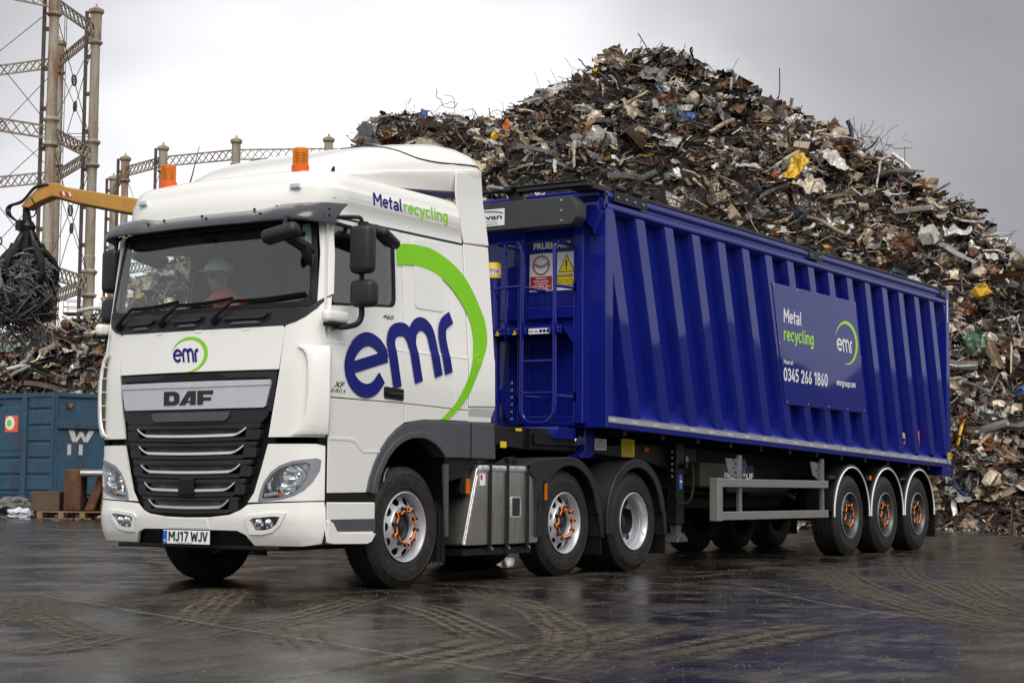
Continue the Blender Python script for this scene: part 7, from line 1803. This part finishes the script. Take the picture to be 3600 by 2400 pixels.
for k in range(4):
    bm = vert_plate([(-13.24+.09*k, 9.395-.01*k), (-13.19+.09*k, 9.39-.01*k), (-13.15+.09*k, 9.265-.008*k), (-13.20+.09*k, 9.275-.008*k)], 49.67, 49.69); obj('hazard_stripe', bm, M_RED if k % 2 == 0 else M_VWHITE, ST_)
bm = vert_plate([(-9.6, 9.1), (-8.4, 9.2), (-6.9, 3.2), (-7.6, 2.9), (-8.9, 5.5)], 49.75, 50.25); obj('boom', bm, M_CATY, MH, bevel=.03)
bm = vert_plate([(-9.5, 8.6), (-9.35, 8.6), (-8.0, 4.6), (-8.2, 4.6)], 49.9, 50.1); obj('boom_cylinder', bm, M_GALV, MH)
bm = vert_plate([(-8.6, 1.6), (-8.6, 2.6), (-7.6, 3.2), (-5.4, 3.2), (-5.0, 2.6), (-5.0, 1.6)], 48.8, 51.2); obj('upper_body', bm, M_CATY, MH, bevel=.08)
bm = vert_plate([(-9.0, 2.4), (-9.0, 3.8), (-8.7, 4.2), (-7.7, 4.2), (-7.7, 2.4)], 48.6, 49.6); ca = obj('operator_cab', bm, M_DGREY, MH, bevel=.05)
bm = vert_plate([(-8.9, 2.9), (-8.9, 3.8), (-7.85, 3.8), (-7.85, 2.9)], 48.55, 48.59); obj('cab_window', bm, M_SIDEGLASS, ca)
bm = vert_plate([(-9.2, .35), (-9.2, 1.5), (-4.6, 1.5), (-4.6, .35)], 48.9, 51.1); obj('undercarriage', bm, M_CHASSIS, MH, bevel=.06)
for s in (-8.6, -5.2):
    for d in (48.4, 51.1):
        bm = B(); lathe(bm, [(0, 0), (.35, 0), (.4, .05), (.62, .06), (.65, .15), (.65, .4), (.6, .5), (0, .5)], yard(s, d, .65), FH, 24); obj('wheel', bm, M_RUBBER, MH)
# hoses on the stick
bm = B()
for k in range(3):
    tube(bm, catmull([yard(-13.6+.02*k, 49.68, 9.60), yard(-13.95, 49.66, 9.46+.03*k), yard(-14.3, 49.66, 9.06+.03*k), yard(-14.62-.05*k, 49.7, 8.95), yard(-14.66-.05*k, 49.75, 8.72), yard(-14.45, 49.8, 8.50)], 6), .025, 6)
tube(bm, catmull([yard(-14.05, 49.7, 9.2), yard(-13.92, 49.7, 8.95), yard(-13.95, 49.75, 8.70), yard(-14.15, 49.8, 8.62)], 6), .022, 6)
obj('hydraulic_hose', bm, M_BLACK, MH)
GB = thing('orange_peel_grab', 'black orange-peel grab hanging from the yellow stick', 'grab', yard(-14.25, 50, 7.0))
gc = lambda ds, dd, z: yard(-14.24+ds, 50+dd, z)
bm = B(); tube(bm, [gc(-.04, 0, 8.95), gc(0, 0, 8.55), gc(.02, 0, 8.35)], [.10, .14, .16], 10); lathe(bm, [(0, 0), (.2, 0), (.24, .15), (.16, .3), (0, .3)], gc(.02, 0, 8.25), (0, 0, 1), 14)
tube(bm, [gc(.02, 0, 8.3), gc(.02, 0, 7.7)], .20, 10); box(bm, *(lambda c_: (c_.x-.35, c_.x-.12, c_.y-.1, c_.y+.1, c_.z, c_.z+.3))(gc(0, 0, 8.25))); obj('rotator', bm, M_CHASSIS, GB)
for k in range(5):
    a = 2*math.pi*k/5+.5; dx, dy = math.cos(a), math.sin(a)
    bm = B(); tube(bm, [gc(.02+dx*.15, dy*.15, 8.25), gc(.02+dx*.5, dy*.5, 7.65)], .07, 8); tube(bm, [gc(.02+dx*.4, dy*.4, 7.9), gc(.02+dx*.52, dy*.52, 7.6)], .10, 8); obj('grab_cylinder', bm, M_CHASSIS, GB)
    bm = B(); pts = catmull([gc(.02+dx*.25, dy*.25, 7.72), gc(.02+dx*.55, dy*.55, 7.62), gc(.02+dx*.82, dy*.82, 7.30), gc(.02+dx*.86, dy*.86, 6.85), gc(.02+dx*.62, dy*.62, 6.45)], 5); tube(bm, pts, [.13]*6+[.11]*6+[.09]*5+[.06]*4, 6); obj('tine', bm, M_CHASSIS, GB)
M_CABLE = pmat('cable_sheath', (.085, .080, .078), .5, var=.5, vscale=3, bump=.2, bscale=20)
rc = random.Random(5); bm = B()
for k in range(760):
    th = rc.uniform(0, 6.28); ph = rc.uniform(-1.2, 1.2); rr = rc.uniform(.55, 1.0)
    rr *= 1+.45*mnoise.noise(V(math.cos(th)*1.5, math.sin(th)*1.5, ph*1.4)); q = V(math.cos(th)*math.cos(ph)*.98, math.sin(th)*math.cos(ph)*.95, math.sin(ph)*1.1)*rr; tg = V(rc.gauss(0, 1), rc.gauss(0, 1), rc.gauss(-.4, .7)).normalized(); tg = (tg-q.normalized()*tg.dot(q.normalized())).normalized()
    L = rc.uniform(.4, 1.3); pts = []
    for j in range(6):
        u = (j-2.5)/5*L; x_ = q+tg*u; x_ = x_*(1.0-.18*u*u)+V(0, 0, -.10*u*u)
        pts.append(gc(-.02+x_.x, x_.y, 6.55+x_.z))
    tube(bm, pts, rc.uniform(.022, .042), 5, caps=False)
for k in range(60):                                            # ends trailing below
    s0 = rc.uniform(-1.2, .7); p = [gc(s0*.8, rc.uniform(-.5, .5), 5.8)]
    for j in range(5): p.append(p[-1]+RH*rc.uniform(-.22, .22)+V(0, 0, -rc.uniform(.02, .36)))
    tube(bm, catmull(p, 3), rc.uniform(.012, .026), 5, caps=False)
obj('cable_bundle', bm, M_CABLE, None, kind='stuff', label='ball of tangled grey cable hanging in the grab', category='cable')

# ------------------------------------------------------------------ blue skip and the litter at its foot
def skip_mat():
    t = NT('skip_blue'); P = t.coords('Object'); n1 = t.noise(t.n('ShaderNodeMapping', {'Vector': P, 'Scale': (1, 1, .35)}).outputs[0], 1.4, 7, .7, .8); n2 = t.noise(P, 5, 6, .7)
    n3 = t.noise(t.n('ShaderNodeMapping', {'Vector': P, 'Scale': (3, 3, .25)}).outputs[0], 1.6, 7, .75, .6); c = t.mix(n2, (.012, .056, .108), (.030, .098, .160)); c = t.mix(t.ramp(n1, [(.47, 0.0), (.66, .8)]), c, (.032, .026, .022)); c = t.mix(t.ramp(n3, [(.54, 0.0), (.70, .7)]), c, (.070, .038, .020)); c = t.mix(t.ramp(t.noise(P, 9, 6, .7), [(.62, 0.0), (.72, .6)]), c, (.13, .16, .18))
    t.l(c, t.b.inputs['Base Color']); t.b.inputs['Roughness'].default_value = .6; t.bump(n2, .3, .02); return t.m
M_SKIP = skip_mat()
SK = thing('skip', 'large dented blue scrap skip with W painted on its end', 'skip', yard(-13.5, 50))
c0 = yard(-12.92, 48.8); ex = (yard(-15.2, 50.3)-c0).normalized(); ey = (yard(-9.8, 51.0)-c0).normalized()   # long side to the left, end to the right
def skb(bm, face, u0, u1, z0, z1, out=0.0, th=.05, u0t=None, u1t=None):
    """slab on the long side ('l') or the end ('e'), u metres from the near corner"""
    e, n_ = (ex, V(ex.y, -ex.x, 0)) if face == 'l' else (ey, V(-ey.y, ey.x, 0))
    if n_.dot(FH) > 0: n_ = -n_
    u0t = u0 if u0t is None else u0t; u1t = u1 if u1t is None else u1t
    a = c0+n_*out; b_ = c0+n_*(out-th)
    hexa(bm, [a+e*u0+V(0, 0, z0), a+e*u1+V(0, 0, z0), b_+e*u1+V(0, 0, z0), b_+e*u0+V(0, 0, z0), a+e*u0t+V(0, 0, z1), a+e*u1t+V(0, 0, z1), b_+e*u1t+V(0, 0, z1), b_+e*u0t+V(0, 0, z1)])
for fc, L in (('l', 6.0), ('e', 2.6)):
    bm = B(); skb(bm, fc, 0, L, .55, 3.45, 0, .06); obj('wall', bm, M_SKIP, SK)
    bm = B(); skb(bm, fc, 0, L, 3.36, 3.48, .06, .14); obj('rim', bm, M_SKIP, SK, bevel=.01)
bm = B(); f4 = c0+ex*6+ey*2.6
hexa(bm, [c0+V(0, 0, .5), c0+ex*6+V(0, 0, .5), f4+V(0, 0, .5), c0+ey*2.6+V(0, 0, .5), c0+V(0, 0, .6), c0+ex*6+V(0, 0, .6), f4+V(0, 0, .6), c0+ey*2.6+V(0, 0, .6)]); obj('floor', bm, M_SKIP, SK)
for a, b, e in ((c0+ex*6, ey, 2.6), (c0+ey*2.6, ex, 6.0)):
    bm = B(); n_ = V(b.y, -b.x, 0)*.05; hexa(bm, [a+V(0, 0, .55), a+b*e+V(0, 0, .55), a+b*e+n_+V(0, 0, .55), a+n_+V(0, 0, .55), a+V(0, 0, 3.45), a+b*e+V(0, 0, 3.45), a+b*e+n_+V(0, 0, 3.45), a+n_+V(0, 0, 3.45)]); obj('wall', bm, M_SKIP, SK)
bm = B(); skb(bm, 'l', -.02, .10, .5, 3.45, .07, .12); skb(bm, 'e', -.02, .06, .5, 3.45, .05, .12); obj('corner_post', bm, M_SKIP, SK, bevel=.01)
for u in (1.12, 2.45, 3.8, 5.1):
    bm = B(); skb(bm, 'l', u, u+.20, .45, 3.38, .09, .12); obj('rib', bm, M_SKIP, SK, bevel=.015)
for ua, ub in ((.10, 1.12), (1.32, 2.45)):
    z = .72
    for k in range(6):
        if ua > 1 and k > 2: break
        bm = B(); skb(bm, 'l', ua+.02, ub-.02, z, z+.40, .035, .05); obj('pressing', bm, M_SKIP, SK, bevel=.025); z += .465
bm = B(); skb(bm, 'l', 1.33, 2.44, 1.85, 3.1, .05, .05); obj('patch_plate', bm, M_SKIP, SK, bevel=.012)
bm = B(); skb(bm, 'e', .05, 2.6, 2.46, 2.62, .10, .12); obj('end_rail', bm, M_SKIP, SK, bevel=.012)
bm = B(); skb(bm, 'e', .06, 2.6, .6, 2.46, .03, .05); obj('end_plate', bm, M_SKIP, SK, bevel=.01)
M_WORN = pmat('worn_white', (.52, .50, .45), .7, var=.15, vscale=6, dirt=.45, dirtcol=(.10, .13, .18))
nE = V(-ey.y, ey.x, 0); nE = -nE if nE.dot(FH) > 0 else nE
W_ = [(0, .30), (.16, .30), (.24, .09), (.33, .26), (.42, .26), (.50, .09), (.60, .30), (.78, .30), (.58, -.03), (.46, -.03), (.37, .13), (.26, -.03), (.12, -.03)]
bm = fill2d([W_]); place2d(bm, lambda u, v: c0+ey*(.38+u)+nE*.036+V(0, 0, 2.12+v)); obj('painted_letter', bm, M_WORN, SK, smooth=0)
for u in (.36, .70):
    bm = B(); skb(bm, 'e', u, u+.11, 1.72, 2.02, .036, .004); obj('painted_stroke', bm, M_WORN, SK)
nL = V(ex.y, -ex.x, 0); nL = -nL if nL.dot(FH) > 0 else nL
bm = B(); skb(bm, 'l', 1.50, 2.05, 2.38, 2.85, .055, .004); ms = obj('orange_poster', bm, pmat('poster_orange', (.72, .13, .03), .5), SK)
for rr, mm, dd, du in ((.20, M_VWHITE, .057, .0), (.10, M_GREEN, .059, .03)):
    bm = B(); lathe(bm, [(rr, 0), (0, .001)], c0+ex*(1.84+du)+nL*dd+V(0, 0, 2.64), nL, 20); obj('poster_mark', bm, mm, ms)
for u in (.3, 5.6):
    bm = B(); skb(bm, 'l', u, u+.25, 0, .52, 0, 2.2); obj('skid', bm, M_CHASSIS, SK)
# rusty frame on a pallet
PA = thing('pallet', 'wooden pallet under the rusty machine frame by the skip', 'pallet', yard(-11.2, 44))
M_WOOD = pmat('pallet_wood', (.20, .125, .065), .8, var=.3, vscale=3, dirt=.4, dirtcol=(.04, .03, .02))
po = yard(-12.02, 43.8); pe = RH; pf = FH
def pbox(bm, u0, u1, v0, v1, z0, z1): hexa(bm, [po+pe*u0+pf*v0+V(0, 0, z0), po+pe*u1+pf*v0+V(0, 0, z0), po+pe*u1+pf*v1+V(0, 0, z0), po+pe*u0+pf*v1+V(0, 0, z0), po+pe*u0+pf*v0+V(0, 0, z1), po+pe*u1+pf*v0+V(0, 0, z1), po+pe*u1+pf*v1+V(0, 0, z1), po+pe*u0+pf*v1+V(0, 0, z1)])
for k in range(5):
    bm = B(); pbox(bm, 0, 1.75, .24*k, .24*k+.17, .17, .20); obj('plank', bm, M_WOOD, PA, bevel=.006)
for k in range(4):
    for j in range(3):
        bm = B(); pbox(bm, .02+.54*k, .16+.54*k, .5*j, .5*j+.14, .03, .17); obj('block', bm, M_WOOD, PA, bevel=.006)
for j in range(3):
    bm = B(); pbox(bm, 0, 1.75, .5*j, .5*j+.14, .003, .03); obj('plank', bm, M_WOOD, PA, bevel=.005)
RP = thing('rusty_frame', 'rust-brown cast machine frame standing on the pallet', 'machine part', yard(-11.1, 44.3, .2))
bm = B(); pbox(bm, .64, 1.08, .15, .85, .205, 1.27); RF_ = obj('upright', bm, M_RUST, RP, bevel=.05, seg=3)
bm = B(); pbox(bm, 1.08, 2.0, .2, .8, 1.10, 1.28); obj('cross_arm', bm, M_RUST, RP, bevel=.04)
for u, ln in ((1.15, .35), (1.55, .1)):
    bm = B(); hexa(bm, [po+pe*u+pf*.2+V(0, 0, .21), po+pe*(u+.25)+pf*.2+V(0, 0, .21), po+pe*(u+.25)+pf*.7+V(0, 0, .21), po+pe*u+pf*.7+V(0, 0, .21), po+pe*(u+ln)+pf*.2+V(0, 0, 1.12), po+pe*(u+ln+.25)+pf*.2+V(0, 0, 1.12), po+pe*(u+ln+.25)+pf*.7+V(0, 0, 1.12), po+pe*(u+ln)+pf*.7+V(0, 0, 1.12)]); obj('brace', bm, M_RUST, RP, bevel=.04)
bm = B(); lathe(bm, [(0, 0), (.09, 0), (.09, 1.0), (0, 1.0)], po+pe*1.1+pf*.05+V(0, 0, 1.16), RH, 14); obj('worn_shaft', bm, M_GALV, RP)
bm = B(); pbox(bm, -.22, .5, .3, 1.0, .21, .70); o_ = obj('cardboard_box', bm, pmat('cardboard', (.085, .058, .036), .85, var=.2), None, bevel=.01); tag(o_, 'damp brown cardboard box beside the rusty frame', 'box')
for k, (s, d, r_, colr, lab) in enumerate(((-13.5, 46.6, .55, (.13, .12, .115), 'large grey plastic rubbish bag slumped below the skip'), (-14.2, 47.0, .50, (.34, .34, .36), 'pale plastic rubbish bag at the left edge'), (-14.75, 47.2, .42, (.42, .10, .04), 'orange-red rubbish bag at the far left'), (-12.75, 45.0, .26, (.55, .58, .66), 'small white and blue carrier bag on the ground'), (-12.9, 46.4, .40, (.05, .05, .05), 'black sack behind the grey rubbish bag'))):
    bm = B(); bmesh.ops.create_icosphere(bm, subdivisions=4, radius=1)
    for v in bm.verts:
        q = 1+.45*mnoise.noise(v.co*1.6+V(k*9, 0, 0))+.22*mnoise.noise(v.co*4.5+V(0, k*5, 0))+.10*mnoise.noise(v.co*10); v.co = V(v.co.x*q*1.3, v.co.y*q*1.0, max(-.32, v.co.z*q*.62)+.30)*r_+yard(s, d, .02)
    o_ = obj('rubbish_bag', bm, pmat('bag_%d' % k, colr, .42, var=.25, vscale=5), None, smooth=25); tag(o_, lab, 'rubbish bag')
rl = random.Random(8)
LC = [(.55, .55, .56), (.10, .14, .30), (.30, .22, .13), (.04, .04, .04), (.36, .36, .34), (.16, .08, .04)]
def litter(pr):
    s, d = (pr.uniform(-16, -9.5), pr.uniform(42.5, 48)) if pr.random() < .6 else (pr.uniform(8.5, 15.5), pr.uniform(36.2, 39.5))
    return yard(s, d, .03), V(0, 0, 1)
scatter('ground_litter', {'sheet': 4, 'strip': 3, 'ball': 1, 'tube': .7}, 260, 41, .12, .55, 'small litter strewn on the ground along the foot of the heaps', place=litter, lift=.1, tilt=.2, pal=[(c, 1) for c in LC])
scatter('skip_load', {'sheet': 5, 'strip': 3, 'ball': 2, 'tube': .6}, 260, 42, .2, .7, 'mixed scrap filling the blue skip to its rim', place=lambda pr: (c0+ex*pr.uniform(.1, 5.9)+ey*pr.uniform(.1, 2.5)+V(0, 0, 3.25+pr.uniform(-.1, .18)), V(0, 0, 1)), lift=.1, pal=PAL[2:14]+[((.55, .55, .55), 8)])

# ------------------------------------------------------------------ the other side of the yard, seen only as a reflection in the paint
WHS = thing('warehouse', 'long low clad warehouse across the yard, behind the photographer', 'building', (105, -42, 0))
M_CLAD = pmat('cladding', (.10, .11, .13), .6, var=.15, vscale=.4)
bm = B(); box(bm, 66, 150, -60, -42, 0, 6.8); obj('wall', bm, M_CLAD, WHS)
bm = B(); prism(bm, [(-60.6, 6.8), (-41.4, 6.8), (-51, 9.0)], 'x', 65.5, 150.5); obj('roof', bm, pmat('roof_sheet', (.14, .14, .15), .6), WHS)
for k in range(5):
    bm = B(); box(bm, 72+14*k, 77+14*k, -42, -41.9, 0, 4.5); obj('door', bm, pmat('door_grey', (.22, .22, .23), .5), WHS)
bm = B()
ss = np.linspace(0, 1, 110); g = []
for u in ss:
    row = []
    for j in range(13):
        t = j/12*2-1; x_, y_ = 18+104*u, -32-8*t
        hh = (7.6+3.4*mnoise.noise(V(u*9, 2.2, 0))+2.2*mnoise.noise(V(u*29, .2, 0))+1.2*mnoise.noise(V(u*70, 1.2, 0)))*(1-abs(t)**1.3)*min(1, 6*u, 6*(1-u))
        row.append(bm.verts.new((x_, y_, hh+.5*mnoise.noise(V(x_*.9, y_*.9, 0))*(1-abs(t)))))
    g.append(row)
for i in range(109):
    for j in range(12): bm.faces.new([g[i][j], g[i+1][j], g[i+1][j+1], g[i][j+1]])
obj('scrap_heap', bm, M_HEAP, None, smooth=0, kind='stuff', label='low dark scrap heap across the yard behind the photographer', category='scrap heap')
